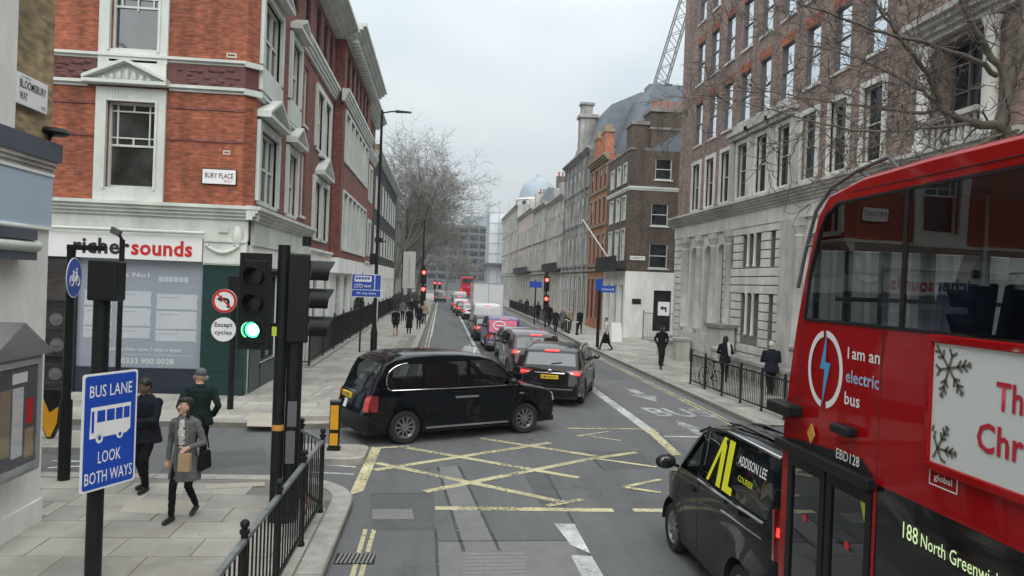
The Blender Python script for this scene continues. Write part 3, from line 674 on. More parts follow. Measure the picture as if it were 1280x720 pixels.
f.boxes('lintel_fluting', 'white_paint', [(W1[0]+.1+.075*k, W1[0]+.14+.075*k, .085, .10, 7.95, 8.14) for k in range(14) if k not in (6, 7)], kind='stuff')
f.boxes('apron', 'white_paint', [(A(-9.24), A(-7.50), -.05, .085, 8.39, 8.96)])
f.pediment('white_paint', A(-9.53), A(-7.40), 8.28, 8.95, .34)
f.band('string_course', 'white_paint', A(-22), A(-9.5), 8.22, 8.38, .13, 2); f.band('string_course', 'white_paint', A(-7.42), A(-5.44), 8.22, 8.38, .13, 2)
f.band('string_course', 'white_paint', A(-22), A(-5.44), 8.97, 9.11, .13, 2)
for a0, a1 in ((A(-10.6), A(-9.26)), (A(-7.48), A(-5.46))):
    f.boxes('terracotta_panel', 'terracotta_dark', [(a0, a1, -.02, .035, 8.385, 8.968)])
    k = f.mb(); rr = random.Random(3)
    for i in range(22): k.ball((a0+(a1-a0)*(.08+.84*rr.random()), .035, 8.46+.42*rr.random()), (.12*rr.uniform(.5, 1.2), .03, .06*rr.uniform(.6, 1.3)), 8, 5)
    k.build('terracotta_relief', 'terracotta_dark', shop, smooth=60)
for z in (7.80, 6.95, 11.4): f.boxes('shaded_brick_course', 'dark_red_brick', [(A(-22), A(-9.28), -.02, .025, z-.035, z+.035), (A(-7.46), A(-5.46), -.02, .025, z-.035, z+.035)])  # dark brick lines paint in the shade of slightly projecting courses
f.boxes('brick_vent', 'white_paint', [(A(-5.98), A(-5.72), 0, .012, 9.30, 9.33), (A(-5.98), A(-5.72), 0, .012, 9.21, 9.24), (A(-5.98), A(-5.95), 0, .012, 9.24, 9.30), (A(-5.75), A(-5.72), 0, .012, 9.24, 9.30)])
f.boxes('brick_vent', 'white_paint', [(A(-5.98), A(-5.80), 0, .012, 6.68, 6.71), (A(-5.98), A(-5.80), 0, .012, 6.60, 6.63), (A(-5.98), A(-5.96), 0, .012, 6.63, 6.68), (A(-5.82), A(-5.80), 0, .012, 6.63, 6.68)])
# chamfered brick corner
c = MB(); l = shop.location
P = lambda x, y, z: (x-l.x, y-l.y, z-l.z)
c.quad(P(-5.45, 20.7, 5), P(-5.2, 20.95, 5), P(-5.2, 20.95, 15), P(-5.45, 20.7, 15)); c.build('wall', 'red_brick', shop, recalc=False)
for z0, z1, p_ in ((8.22, 8.38, .12), (8.97, 9.11, .12)):
    MB().prism([(-5.46+3-l.x-3+0, 20.72-l.y), (-5.46-l.x, 20.57-l.y), (-5.06-l.x, 20.9-l.y), (-5.06-l.x, 20.97-l.y), (-5.22-l.x, 20.97-l.y)], z0, z1, 'z').build('string_course', 'white_paint', shop)
MB().prism([(-5.46-l.x, 20.74-l.y), (-5.46-l.x, 20.68-l.y), (-5.18-l.x, 20.94-l.y), (-5.24-l.x, 20.97-l.y)], 8.385, 8.965, 'z').build('terracotta_panel', 'terracotta_dark', shop)
# shop storey, front
f.band('cornice', 'cream_paint', A(-22), A(-4.98), 4.86, 5.22, .32, 4)
f.boxes('frieze', 'cream_paint', [(A(-22), A(-5.25), -.05, .05, 4.30, 4.86)])
f.boxes('wall', 'cream_paint', [(A(-22), A(-11.0), -.1, .03, .1, 4.3)])
f.boxes('fascia_sign', 'sign_white', [(A(-10.42), A(-6.40), 0, .16, 3.69, 4.33)], )
k = f.mb(); k.cyl((A(-10.5), .22, 4.45), (A(-6.32), .22, 4.45), .05, 10); k.build('roller_tube', 'white_paint', shop, smooth=60)
text('lettering', 'richer', 'ink', shop, Vector(f.F(A(-9.66), .165, 3.80)), (1, 0, 0), (0, 0, 1), 1.42, .42, .028, .004)
text('lettering', 'sounds', 'sign_red', shop, Vector(f.F(A(-8.20), .165, 3.80)), (1, 0, 0), (0, 0, 1), 1.56, .42, .028, .004)
# pilaster with swag capital
for x0, x1 in ((-6.38, -5.26),):
    f.boxes('capital', 'cream_paint', [(A(x0), A(x1), -.02, .10, 3.62, 4.30), (A(x0)+.02, A(x1)-.02, .10, .13, 3.66, 3.74), (A(x0)+.02, A(x1)-.02, .10, .14, 4.24, 4.30), (A(x0)+.38, A(x1)-.50, .05, .09, 4.5, 4.66)])
    k = f.mb(); k.tube([(A(x0)+.1+.8*i/10, .13, 4.12-.16*math.sin(math.pi*i/10)) for i in range(11)], [.03+.02*math.sin(math.pi*i/10) for i in range(11)], 8)
    k.ball((A(x0)+.1, .13, 4.14), .05); k.ball((A(x0)+.9, .13, 4.14), .05); k.build('swag', 'cream_paint', shop, smooth=60)
    for q, rq in (((A(-5.5), .10, 4.4), (.14, .09, .3)), ((A(-10.6), .05, 4.5), (.08, .08, .25))): k = f.mb(); k.ball(q, rq, 10, 8); k.build('console_bracket', 'cream_paint', shop, smooth=60)
    f.boxes('pilaster', 'dark_green', [(A(x0), A(-5.22), -.3, .06, .09, 3.62), (A(x0)+.02, A(-5.24), .06, .10, .09, .55), (A(x0)+.14, A(-5.24)-.14, .06, .075, .75, 3.4)])
# window with the price poster
f.boxes('stall_riser', 'navy_panel', [(A(-9.62), A(-6.38), -.3, .0, .09, .80), (A(-9.5), A(-6.5), 0, .015, .2, .70)])
f.boxes('window_frame', 'shop_dark', [(A(-9.70), A(-9.60), -.3, .04, .09, 3.69), (A(-11.1), A(-9.70), -.3, .02, 3.60, 3.69), (A(-11.1), A(-11.0), -.3, .03, .09, 3.69)])
po = f.box('window_poster', 'poster_grey', A(-9.60), A(-6.38), -.08, -.06, .80, 3.69)
k = [(A(-9.45), A(-8.72), 2.85), (A(-8.62), A(-7.72), 2.85), (A(-7.60), A(-6.52), 2.80)]
for (a0, a1, zt) in k:
    for z0, z1 in ((zt-.42, zt), (zt-.95, zt-.46), (zt-1.28, zt-.98)):
        jag = [(a0, z0+.01), (a0+.06, z0), (a1-.07, z0+.015), (a1, z0), (a1-.03, (z0+z1)/2), (a1, z1-.02), (a1-.1, z1), (a0+.05, z1-.01), (a0, z1), (a0+.025, (z0+z1)/2)]
        f.mb().prism(jag, -.06, -.054, 'y').build('torn_price_panel', 'poster_pale', shop) if False else f.mb().add([(p[0], -.056, p[1]) for p in jag], [tuple(range(len(jag)))]).build('torn_price_panel', 'poster_pale', po)
        f.mb().add([(a0+.08, -.0545, z1-.11), (a0+.55*(a1-a0), -.0545, z1-.11), (a0+.55*(a1-a0), -.0545, z1-.09), (a0+.08, -.0545, z1-.09)], [(0, 1, 2, 3)]).build('printed_line', 'poster_grey', po)
tx = lambda s, x, z, w_, h_, m='sign_white': text('lettering', s, m, po, Vector(f.F(A(x), -.056, z)), (1, 0, 0), (0, 0, 1), w_, h_, .01, .003)
tx('The UK\'s No1', -9.35, 3.22, 1.55, .13); f.boxes('award_badges', 'poster_pale', [(A(-7.55)+.13*i, A(-7.55)+.13*i+.11, -.056, -.052, 3.12, 3.26) for i in range(6)], par=po, kind='stuff')
tx('phone lines open 7 days a week', -8.75, 1.22, 1.85, .12); tx('0333 900 0028', -8.45, .90, 1.35, .15)
f.box('printed_line', 'sign_white', A(-8.6), A(-6.6), -.056, -.053, 1.14, 1.15, par=po)
po2 = f.mb().quad((A(-9.6), -.02, .8), (A(-6.38), -.02, .8), (A(-6.38), -.02, 3.69), (A(-9.6), -.02, 3.69)).build('window_glass', thin_glass('shop_glass', (.97, .97, .97), .0), shop, recalc=False)
f.boxes('display_shelf', 'shop_dark', [(A(-11), A(-9.7), -1.2, -.2, z, z+.04) for z in (.3, 1.02, 1.75, 2.5)])
f.mb().quad((A(-11), -.12, .1), (A(-9.7), -.12, .1), (A(-9.7), -.12, 3.6), (A(-11), -.12, 3.6)).build('window_glass', 'shop_glass', shop, recalc=False)
for i, (x, z, w_, h_, lb) in enumerate([(-10.22, 1.79, .46, .52, 'small black speaker cabinet on the upper shelf of the shop window'), (-10.18, 1.06, .5, .62, 'black speaker cabinet with one large cone in the shop window'), (-10.2, .34, .46, .5, 'low black speaker cabinet on the bottom shelf of the shop window')]):
    sp = thing('loudspeaker', lb, 'speaker', (x, 21.1, z), 0)
    MB().box(-w_/2, w_/2, -.16, .16, 0, h_).build('cabinet', 'plastic_black', sp, bevel=.01)
    MB().lathe([(.0, -.02), (.06, -.02), (w_*.30, .02), (w_*.36, .03), (w_*.36, .0)], (0, -.17, h_*.42), 18, 'y').build('cone', 'bus_grey', sp, smooth=40)
# Bury Place name plate
pl = thing('street_name_plate', 'white street name plate reading BURY PLACE on red brick', 'street sign', (-6.05, 20.66, 5.8))
MB().box(-.43, .43, -.015, .03, 0, .38).build('plate', 'sign_white', pl); MB().box(-.45, .45, -.008, .032, -.02, .40).build('rim', 'ink', pl)
text('lettering', 'BURY PLACE', 'ink', pl, (-.37, -.016, .15), (1, 0, 0), (0, 0, 1), .74, .14, .01, .003); text('lettering', 'W.C.1', 'sign_red', pl, (.12, -.016, .05), (1, 0, 0), (0, 0, 1), .22, .06, .01, .003)
# ------------------------------------------------------------------ same building, street side
g = Fac(shop, (-5.2, 20.7, 0), (0, 1, 0), (1, 0, 0)); B = lambda y: y-20.7
H1 = [(B(21.25), B(23.45), 5.45, 7.45), (B(25.05), B(26.5), 5.45, 7.45), (B(21.25), B(23.45), 9.2, 11.15), (B(25.05), B(26.5), 9.2, 11.15), (B(27.55), B(28.25), 5.6, 7.9), (B(27.55), B(28.25), 8.9, 11.0),
      (B(30.1), B(31.6), 4.95, 7.2), (B(32.0), B(33.5), 4.95, 7.2), (B(30.1), B(31.6), 8.55, 10.8), (B(32.0), B(33.5), 8.55, 10.8)]
H1 += [(B(y), B(y+.9), 12.3, 14.0) for y in (21.6, 23.2, 25.2, 27.4, 29.6, 31.4, 33.0)]
H1 += [(B(y), B(y+1.4), z, z+2.2) for y in (48.2, 51.6) for z in (5.0, 8.7)]+[(B(y), B(y+.9), 12.3, 14.0) for y in (48, 50, 52)]
g.wall('wall', 'dark_red_brick', B(20.95), B(34.8), 4.3, 14.6, [h for h in H1 if h[1] < B(34.8)]); g.wall('wall', 'dark_red_brick', B(46.8), B(55), 4.3, 14.6, [h for h in H1 if h[0] > B(46.8)])
for h in H1:
    big = h[2] < 12; tri = h[1]-h[0] > 2; slit = h[1]-h[0] < .8
    g.window(*h, glass='glass_dark', cols=3 if tri else (1 if not big or slit else 2), rows=2 if big else 1, recess=.12, surround=None if slit or not big else (.22, .10), fm='white_paint' if big else 'ink', sill=big, fw=.07)
for y0, y1, z, h in ((21.0, 23.7, 7.75, .75), (24.8, 26.75, 7.75, .65), (21.0, 23.7, 11.45, .7), (24.8, 26.75, 11.45, .6), (30.4, 33.2, 7.5, .85)): g.pediment('white_paint', B(y0), B(y1), z, z+h, .38, fill=False)
for q in ((B(21.03), B(23.67), -.03, .10, 8.5, 9.11), (B(24.83), B(26.72), -.03, .10, 8.45, 9.11), (B(30.9), B(32.7), -.03, .2, 8.3, 8.46)): g.box('window_apron', 'white_paint', *q)
g.band('string_course', 'white_paint', B(20.95), B(27.3), 8.22, 8.38, .13, 2)
g.band('cornice', 'cream_paint', B(20.40), B(29.4), 4.86, 5.22, .32, 4); g.boxes('frieze', 'cream_paint', [(B(20.95), B(29.3), -.05, .05, 4.2, 4.86)])
for y0, y1 in ((26.9, 34.8), (46.8, 55)): g.band('string_course', 'white_paint', B(y0), B(y1), 11.45, 12.0, .3, 4)
g.band('cornice', 'white_paint', B(20.6), B(34.6), 14.25, 14.8, 1.0, 4); g.band('cornice', 'white_paint', B(47), B(55.3), 14.25, 14.8, .8, 4)
# projecting brick bay with many lights
by = Fac(shop, (-4.78, 34.8, 0), (0, 1, 0), (1, 0, 0))
H2 = [(.9+1.75*k, 2.35+1.75*k, 4.75, 7.4) for k in range(6)]+[(.9+1.75*k, 2.35+1.75*k, 8.9, 11.15) for k in range(6)]+[(.9+1.75*k, 1.9+1.75*k, 12.3, 14.0) for k in range(6)]
by.wall('bay_wall', 'dark_red_brick', 0, 12, 4.3, 14.7, H2, .2)
for h in H2: by.window(*h, glass='glass_dark', cols=1, rows=2 if h[2] < 12 else 1, recess=.1, surround=(.13, .07) if h[2] < 12 else None, fm='white_paint' if h[2] < 12 else 'ink', sill=h[2] < 12)
by.band('string_course', 'white_paint', -.28, 12.2, 11.45, 12.0, .3, 4); by.band('cornice', 'white_paint', -.3, 12.3, 14.3, 15.0, .95, 5)
by.boxes('dentils', 'white_paint', [(.1+.55*k, .3+.55*k, .1, .55, 14.2, 14.36) for k in range(22)], kind='stuff')
by.boxes('gable_block', 'white_paint', [(10.2, 11.6, -.5, .1, 15.0, 16.0)])
# stucco basement storey of the street side
g.wall('wall', 'white_wall', B(20.95), B(29.3), .1, 4.2, [(B(22.2), B(24.4), .8, 3.4), (B(25.4), B(27.4), .1, 3.2)]); g.window(B(22.2), B(24.4), .8, 3.4, glass='glass_dark', fm='dark_green', cols=2, rows=1); g.box('door', 'dark_green', B(25.4), B(27.4), -.2, -.12, .1, 3.2)
g.boxes('shop_panel', 'dark_green', [(B(20.97), B(22.15), -.02, .03, .1, 3.6), (B(20.97), B(27.5), -.02, .035, 3.42, 3.6), (B(22.2), B(24.4), -.02, .04, .1, .78), (B(24.45), B(25.35), -.02, .03, .1, 3.6)])
HH = [(B(y), B(y+1.5), .9, 3.5) for y in (30.5, 33.3, 37, 40, 43, 49, 52)]
g.wall('wall', 'white_wall', B(29.3), B(55), .1, 4.3, HH, .25, .06)
for h in HH: g.window(*h, glass='glass_dark', recess=.1)
g.boxes('rusticated_course', 'white_wall', [(B(29.4), B(54.9), .06, .09, z, z+.36) for z in (3.62, 3.98)]); g.band('string_course', 'white_wall', B(29.3), B(55), 4.22, 4.5, .2, 3)
by.boxes('bay_base', 'white_wall', [(0, 12, -.5, .0, 3.6, 4.3)])
MB().prism([P(-5.2, 0, 14.6)[::2], P(-9, 0, 17.5)[::2], P(-16, 0, 17.5)[::2], P(-20, 0, 14.6)[::2]], 21.2-l.y, 55-l.y, 'y').build('roof', 'slate', shop)
# ------------------------------------------------------------------ near corner building on the left
nb = thing('corner_building', 'white painted corner building with yellow stock brick above a grey ledge', 'building', (-7, 5, 0))
n = Fac(nb, (-5.09, 0, 0), (0, 1, 0), (1, 0, 0)); l = nb.location
core(nb, -14, -5.4, -8, 9.95, 0, 11, 'stock_brick')
n.boxes('wall', 'white_wall', [(-8, 10.17, -.32, 0, .1, 3.92)]); n.boxes('plinth', 'white_wall', [(-8, 10.19, -.3, .025, .1, .42)])
MB().box(-14-l.x, -5.4-l.x, 9.9-l.y, 10.17-l.y, .1, 4.6).build('wall', 'white_wall', nb); MB().box(-14-l.x, -5.4-l.x, 9.9-l.y, 10.15-l.y, 5.02, 11).build('wall', 'stock_brick', nb)
n.boxes('brick_wall', 'stock_brick', [(9.22, 10.15, -.32, 0, 5.0, 11), (-8, 7.2, -.32, 0, 5, 11)]); n.boxes('pilaster', 'white_wall', [(7.2, 9.22, -.3, .06, 5.0, 11)])
n.boxes('fascia_panel', 'slate_blue', [(-8, 10.17, -.2, .03, 3.93, 4.60)]); n.boxes('fascia_trim', 'sign_white', [(-8, 10.18, .0, .045, 3.90, 3.94), (-8, 10.18, 0, .045, 4.585, 4.62)])
n.band('stone_moulding', 'portland', -8, 10.19, 4.62, 4.78, .07, 3); n.boxes('ledge', 'ledge_grey', [(-8, 10.27, -.4, .09, 4.78, 5.02)])
n.boxes('awning_cassette', 'ledge_grey', [(6, 9.48, 0, .22, 3.50, 3.60), (6, 9.40, 0, .26, 3.74, 3.86)]); k = n.mb(); k.cyl((6, .2, 3.67), (9.5, .2, 3.67), .07, 10); k.cyl((6, .14, 3.89), (9.42, .14, 3.89), .035, 8); k.build('awning_roller', 'white_paint', nb, smooth=60)
n.boxes('painted_number', 'galv', [(10.171, 10.175, -.26, -.08, 3.62, 3.80)])
sg = thing('street_name_plate', 'white street name plate reading BLOOMSBURY WAY on yellow brick', 'street sign', (-5.06, 9.24, 5.34))
MB().box(0, .03, 0, .68, 0, .37).build('plate', 'sign_white', sg, bevel=.008)
text('lettering', 'BLOOMSBURY', 'ink', sg, (.031, .05, .20), (0, 1, 0), (0, 0, 1), .58, .10, .01, .003); text('lettering', 'WAY', 'ink', sg, (.031, .05, .06), (0, 1, 0), (0, 0, 1), .17, .10, .01, .003); text('lettering', 'WC1', 'ink', sg, (.031, .53, .03), (0, 1, 0), (0, 0, 1), .10, .05, .005, .003)
text('lettering', 'LB CAMDEN', 'poster_grey', sg, (.031, .08, .32), (0, 1, 0), (0, 0, 1), .2, .03, .005, .003)
dl = thing('floodlight', 'black dish floodlight standing on the grey ledge', 'lamp', (-5.10, 10.06, 5.02))
MB().lathe([(.0, .10), (.15, .10), (.2, .13), (.17, .18), (.05, .2), (0, .2)], (.05, .05, 0), 16).build('dish', 'signal_black', dl, smooth=50); MB().cyl((-.05, 0, 0), (.03, .04, .12), .02).cyl((.05, -.05, 0), (.05, .03, .12), .02).build('leg', 'signal_black', dl)
nbx = thing('notice_case', 'grey metal notice case with a peaked roof on the white wall', 'notice case', (-5.085, 9.0, .98))
MB().box(.02, .30, -.52, .52, 0, 1.42).build('case', 'galv', nbx, bevel=.01)
MB().prism([(-.6, 1.40), (.6, 1.40), (.6, 1.45), (0, 1.80), (-.6, 1.45)], 0, .36, 'x').build('roof', 'silver', nbx)
nbf = MB().box(.30, .325, -.47, -.40, .06, 1.36).box(.30, .325, .40, .47, .06, 1.36).box(.30, .325, -.40, .40, .06, .13).box(.30, .325, -.40, .40, 1.29, 1.36).build('door_frame', 'galv', nbx)
MB().box(.301, .306, -.40, .40, .13, 1.29).build('board', 'bus_grey', nbx)
for i, (y, z, w_, h_, m_) in enumerate([(-.3, .3, .2, .75, 'beige_cloth'), (-.05, .25, .22, .8, 'poster_pale'), (.2, .6, .14, .3, 'sign_red'), (.2, .2, .18, .35, 'kraft'), (-.02, 1.1, .3, .12, 'sign_white')]): MB().box(.306, .309, y-w_/2+.05, y+w_/2+.05, z, z+h_).build('notice', m_, nbx)
MB().quad((.322, -.4, .13), (.322, .4, .13), (.322, .4, 1.29), (.322, -.4, 1.29)).build('glass', 'shop_glass', nbx, recalc=False)
# ------------------------------------------------------------------ the long stone and brick building on the right
bank = thing('office_building', 'long brown brick office building on a rusticated pale stone ground storey', 'building', (14, 24, 0))
core(bank, 12.35, 24, -6, 36.9, 0, 20.5, 'brown_brick')
b = Fac(bank, (11.9, 0, 0), (0, 1, 0), (-1, 0, 0))
WY = [35.0-1.825*k for k in range(9)]
rows = [(7.25, 9.4), (10.32, 12.3), (13.25, 15.2), (16.2, 18.2)]
holes = [(y-.95, y, z0, z1) for y in WY for z0, z1 in rows]
b.wall('wall', 'brown_brick', 18.35, 37.2, 7.0, 20.5, holes, .2)
for h in holes:
    low = h[2] < 8
    b.window(*h, glass='glass_dark' if low else 'glass_sky', blind=0, fm='portland_light' if low else 'bus_grey', recess=.13 if low else .09, fw=.035, rows=2, surround=(.17, .06) if low else None, sm='portland_light', sp=.06, ov=.1)
    if not low:
        k = b.mb(); k.add([(h[0]-.05, .004, h[3]), (h[1]+.05, .004, h[3]), (h[1]+.18, .004, h[3]+.34), (h[0]-.18, .004, h[3]+.34)], [(0, 1, 2, 3)]); k.build('gauged_brick_arch', 'red_brick', bank, recalc=False)
MB().quad((11.9-14, 37.2-24, 0), (24-14, 37.2-24, 0), (24-14, 37.2-24, 20.5), (11.9-14, 37.2-24, 20.5)).build('wall', 'brown_brick', bank, recalc=False)
b.band('parapet', 'portland', 18.3, 37.3, 20.2, 20.7, .3, 3)
# stone centrepiece between the first-floor windows
for y0, y1 in ((30.5-.02, 31.35), (28.72, 29.45), (26.9, 27.45), (24.9, 25.6)):
    pass
for yc in (29.08, 27.28, 25.45):
    b.boxes('window_hood', 'portland', [(yc-.95, yc+.95, -.02, .22, 9.62, 9.78), (yc-1.05, yc+1.05, -.02, .32, 9.78, 9.92), (yc-.8, yc+.8, -.02, .16, 9.92, 10.2)])
for y0, y1 in ((29.78, 30.25), (27.9, 28.42), (26.08, 26.6), (24.25, 24.78)): b.box('stone_pier', 'portland', y0, y1, -.02, .09, 7.02, 9.6)
b.boxes('stone_apron', 'portland', [(18.35, 37.2, -.02, .05, 7.0, 7.14)])
# ground storey
b.band('cornice', 'portland', 14, 37.45, 6.55, 7.02, .5, 5); b.boxes('frieze', 'portland_light', [(14, 37.25, -.1, .1, 5.98, 6.55)])
def arcade(y0, y1, centres, wd=.95, zb=1.5, zs=4.98):
    """wall with round-headed openings"""
    out_ = [(y0, .1), (y1, .1), (y1, 5.98), (y0, 5.98)]
    hs = []
    for c_ in centres: hs.append([(c_-wd/2, zb), (c_+wd/2, zb), (c_+wd/2, zs)]+[(c_+wd/2*math.cos(R(a)), zs+wd/2*math.sin(R(a))) for a in range(20, 180, 20)]+[(c_-wd/2, zs)])
    V, F_ = cdt(out_, hs, 3.0); k = b.mb(); k.add([(v[0], 0, v[1]) for v in V], F_)
    for h in hs:
        n_ = len(h); k.add([(p[0], 0, p[1]) for p in h]+[(p[0], -.35, p[1]) for p in h], [(i, (i+1) % n_, n_+(i+1) % n_, n_+i) for i in range(n_)])
    k.build('arcade_wall', 'portland_light', bank, recalc=False)
    for c_, h in zip(centres, hs):
        wn = b.mb(); wn.box(c_-wd/2, c_-wd/2+.05, -.34, -.24, zb, zs); wn.box(c_+wd/2-.05, c_+wd/2, -.34, -.24, zb, zs); wn.box(c_-wd/2, c_+wd/2, -.33, -.25, zs-.05, zs+.05); wn.box(c_-.03, c_+.03, -.33, -.26, zb, zs); wn.box(c_-wd/2, c_+wd/2, -.33, -.26, 3.2, 3.3)
        o = wn.build('arched_window', 'bus_grey', bank); k = b.mb(); k.add([(p[0], -.3, p[1]) for p in h], [tuple(range(len(h)))]); k.build('pane', 'glass_dark', o, recalc=False)
    for i in range(len(centres)+1):
        yc = centres[0]+1.81/2-i*1.81
        k = b.mb(); k.box(yc-.33, yc+.33, 0, .22, .7, 1.45); k.box(yc-.27, yc+.27, 0, .16, 1.45, 1.6)
        k.lathe([(.22, 1.6), (.24, 1.68), (.2, 1.74), (.195, 3.2), (.17, 5.3), (.2, 5.36), (.17, 5.42), (.24, 5.62), (.28, 5.7)], (yc, .06, 0), 14)
        k.box(yc-.3, yc+.3, 0, .24, 5.7, 5.98); k.build('column', 'portland', bank, smooth=35)
arcade(30.55, 37.2, [34.42, 32.61, 30.98][:2]+[30.98] if False else [34.42, 32.61, 30.98+.0])
arcade(14.2, 24.0, [22.9, 21.09, 19.28, 17.47, 15.66])
wh = [(29.55, 30.1, 4.4, 5.7), (28.1, 28.6, 4.4, 5.7), (27.5, 28.0, 4.4, 5.7), (26.9, 27.4, 4.4, 5.7), (25.68, 26.1, 4.4, 5.7), (29.65, 30.15, 1.9, 3.4), (28.1, 28.6, 1.75, 3.4), (27.5, 28.0, 1.75, 3.4), (26.9, 27.4, 1.75, 3.4), (25.69, 26.12, 1.75, 3.4)]
b.wall('wing_wall', 'groove', 24.0, 30.55, .1, 5.98, wh, .3)
for h in wh: b.window(*h, glass='glass_dark', fm='bus_grey', recess=.22, fw=.03, rows=1, sill=False)
for y in (28.05, 27.45):
    for z0, z1 in ((1.75, 3.4), (4.4, 5.7)): k = b.mb(); k.lathe([(.07, z0), (.09, z0+.06), (.06, z0+.12), (.055, z1-.15), (.09, z1)], (y, .04, 0), 10); k.build('colonnette', 'portland_light', bank, smooth=40)
seg = {0: [(25.15, 25.66), (26.13, 26.87), (28.64, 29.60), (30.18, 30.55)], 1: [(25.15, 25.65), (26.13, 26.87), (28.64, 29.52), (30.13, 30.55)]}
zc = [(.75+.33*i) for i in range(16)]
for z in zc:
    zt = z+.29
    if zt < 1.7 or 3.42 < (z+zt)/2 < 4.36 or zt > 5.72: sg_ = [(25.15, 30.55)]
    else: sg_ = seg[0] if z < 3.5 else seg[1]
    if z+.1 > 5.7: sg_ = [(25.15, 30.55)]
    for a0, a1 in sg_: b.box('stone_course', 'portland_light', a0, a1, -.02, .07, z, min(zt, 5.97), bevel=.012)
    for a0, a1 in ((36.25, 37.22), (14.0, 14.6)): b.box('stone_course', 'portland_light', a0, a1, -.02, .07, z, min(zt, 5.97), bevel=.012)
b.box('pilaster', 'portland', 24.0, 25.13, -.02, .16, .7, 5.98)
b.boxes('plinth', 'portland', [(14, 37.2, -.1, .16, .1, .72)])
# entrance bay above the bus
b.wall('entrance_wall', 'brown_brick', 14.0, 18.35, 7.0, 20.5, [(15.35, 17.2, 7.25, 9.6), (15.35, 17.2, 11.2, 13.2), (15.35, 17.2, 14.6, 16.6)], .5)
for z0, z1 in ((7.25, 9.6), (11.2, 13.2), (14.6, 16.6)): b.window(15.35, 17.2, z0, z1, glass='glass_dark', fm='bus_grey', recess=.4, cols=3, rows=2)
for y in (15.15, 17.4): k = b.mb(); k.lathe([(.22, 7.0), (.22, 7.2), (.17, 7.3), (.15, 9.4), (.22, 9.6)], (y, .22, 0), 12); k.build('entrance_column', 'portland_light', bank, smooth=40)
b.band('entrance_cornice', 'portland', 14.5, 18.0, 9.75, 10.3, .5, 4); b.band('entrance_cornice', 'portland', 14.5, 18.0, 13.5, 13.9, .35, 3)
for i in range(8): k = b.mb(); k.lathe([(.06, 7.02), (.08, 7.2), (.04, 7.5), (.07, 7.62)], (15.45+.235*i, .3, 0), 8); k.build('baluster', 'portland', bank, smooth=40)
b.boxes('balustrade_rail', 'portland', [(15.3, 17.25, .18, .42, 7.62, 7.74)])
# low area wall in front
lw = thing('area_wall', 'low stone wall with a coping and square pedestals before the stone building', 'wall', (11.2, 27, 0))
for y0, y1 in ((33.95, 36.2), (19, 28.6)): MB().box(-.18, .18, y0-27, y1-27, .1, .85).build('wall_panel', 'portland', lw); MB().box(-.26, .26, y0-27-.03, y1-27+.03, .85, 1.0).build('coping', 'grey_stone', lw, bevel=.02)
for y in (33.7, 36.3, 28.75): MB().box(-.3, .3, y-27-.3, y-27+.3, .1, 1.08).box(-.36, .36, y-27-.36, y-27+.36, 1.08, 1.2).build('pedestal', 'portland', lw, bevel=.01)
for i in range(14): MB().lathe([(.07, .3), (.1, .4), (.05, .6), (.08, .72)], (-.2, 19.6-27+.62*i, 0), 8).build('boss', 'sooty_stone', lw, smooth=40)
eb = thing('stone_block', 'plain grey stone block with a flat cap against the stone building', 'block', (11.45, 29.6, 0))
MB().box(-.3, .3, -.8, .8, .1, 1.95).build('block', 'portland', eb, bevel=.01); MB().box(-.38, .38, -.9, .9, 1.95, 2.08).build('cap', 'sooty_stone', eb)
# ------------------------------------------------------------------ brown brick corner house with white ground floor
cr_ = thing('corner_house', 'brown brick corner house with a white painted ground floor and tall chimney', 'building', (16, 54, 0))
core(cr_, 12.4, 22, 48.4, 54.6, 0, 12.2, 'grey_brick'); core(cr_, 13.2, 22, 48.8, 54.6, 12.2, 12.8, 'slate')
s_ = Fac(cr_, (12.05, 48, 0), (1, 0, 0), (0, -1, 0)); st = Fac(cr_, (12.05, 48, 0), (0, 1, 0), (-1, 0, 0))
hs = [(1.68, 2.80, 10.6, 12.0), (1.52, 2.66, 7.55, 9.05), (1.48, 2.72, 4.75, 6.4)]
s_.wall('wall', 'soot_brick', 0, 9, 4.5, 12.5, hs)
for h in hs: s_.window(*h, glass='glass_dark', rows=2, recess=.12, blind=0)
s_.band('string_course', 'white_paint', -.02, 9, 9.85, 10.1, .06, 2)
s_.wall('ground_wall', 'white_wall', 0, 9, .1, 4.5, [(1.9, 3.1, .6, 3.3)]); s_.box('door', 'shop_dark', 1.9, 3.1, -.22, -.15, .6, 3.3); s_.box('name_board', 'shop_dark', .45, 1.05, 0, .03, 2.35, 2.7)
nbp = thing('street_name_plate', 'small white street name plate on the brown brick corner house', 'street sign', (12.75, 47.97, 5.25)); MB().box(-.5, .5, -.03, .02, 0, .26).build('plate', 'sign_white', nbp); text('lettering', 'BLOOMSBURY WAY', 'ink', nbp, (-.42, -.032, .08), (1, 0, 0), (0, 0, 1), .84, .11, .01, .003)
hs = [(y, y+.85, z0, z1) for y in (.9, 2.6, 4.6) for z0, z1 in ((5.3, 7.3), (8.0, 9.5), (10.5, 11.7))]
st.wall('wall', 'soot_brick', 0, 6.6, 4.5, 12.5, hs)
for h in hs: st.window(*h, glass='glass_sky', rows=2, recess=.1, surround=(.1, .04))
hg = [(.5, 1.6, .6, 3.6), (2.4, 3.5, .9, 3.6), (4.4, 5.4, .9, 3.6)]
st.wall('ground_wall', 'white_wall', 0, 6.6, .1, 4.5, hg, .25, .05)
for h in hg: st.window(*h, glass='glass_dark', recess=.15)
st.band('string_course', 'white_paint', 0, 6.6, 9.85, 10.1, .06, 2); st.boxes('balcony', 'black_iron', [(0, 6.4, 0, .75, 4.5, 4.65), (0, 6.4, .70, .75, 4.65, 5.5)]); st.boxes('parapet_coping', 'sooty_stone', [(-.05, 6.6, -.3, .06, 12.5, 12.62)])
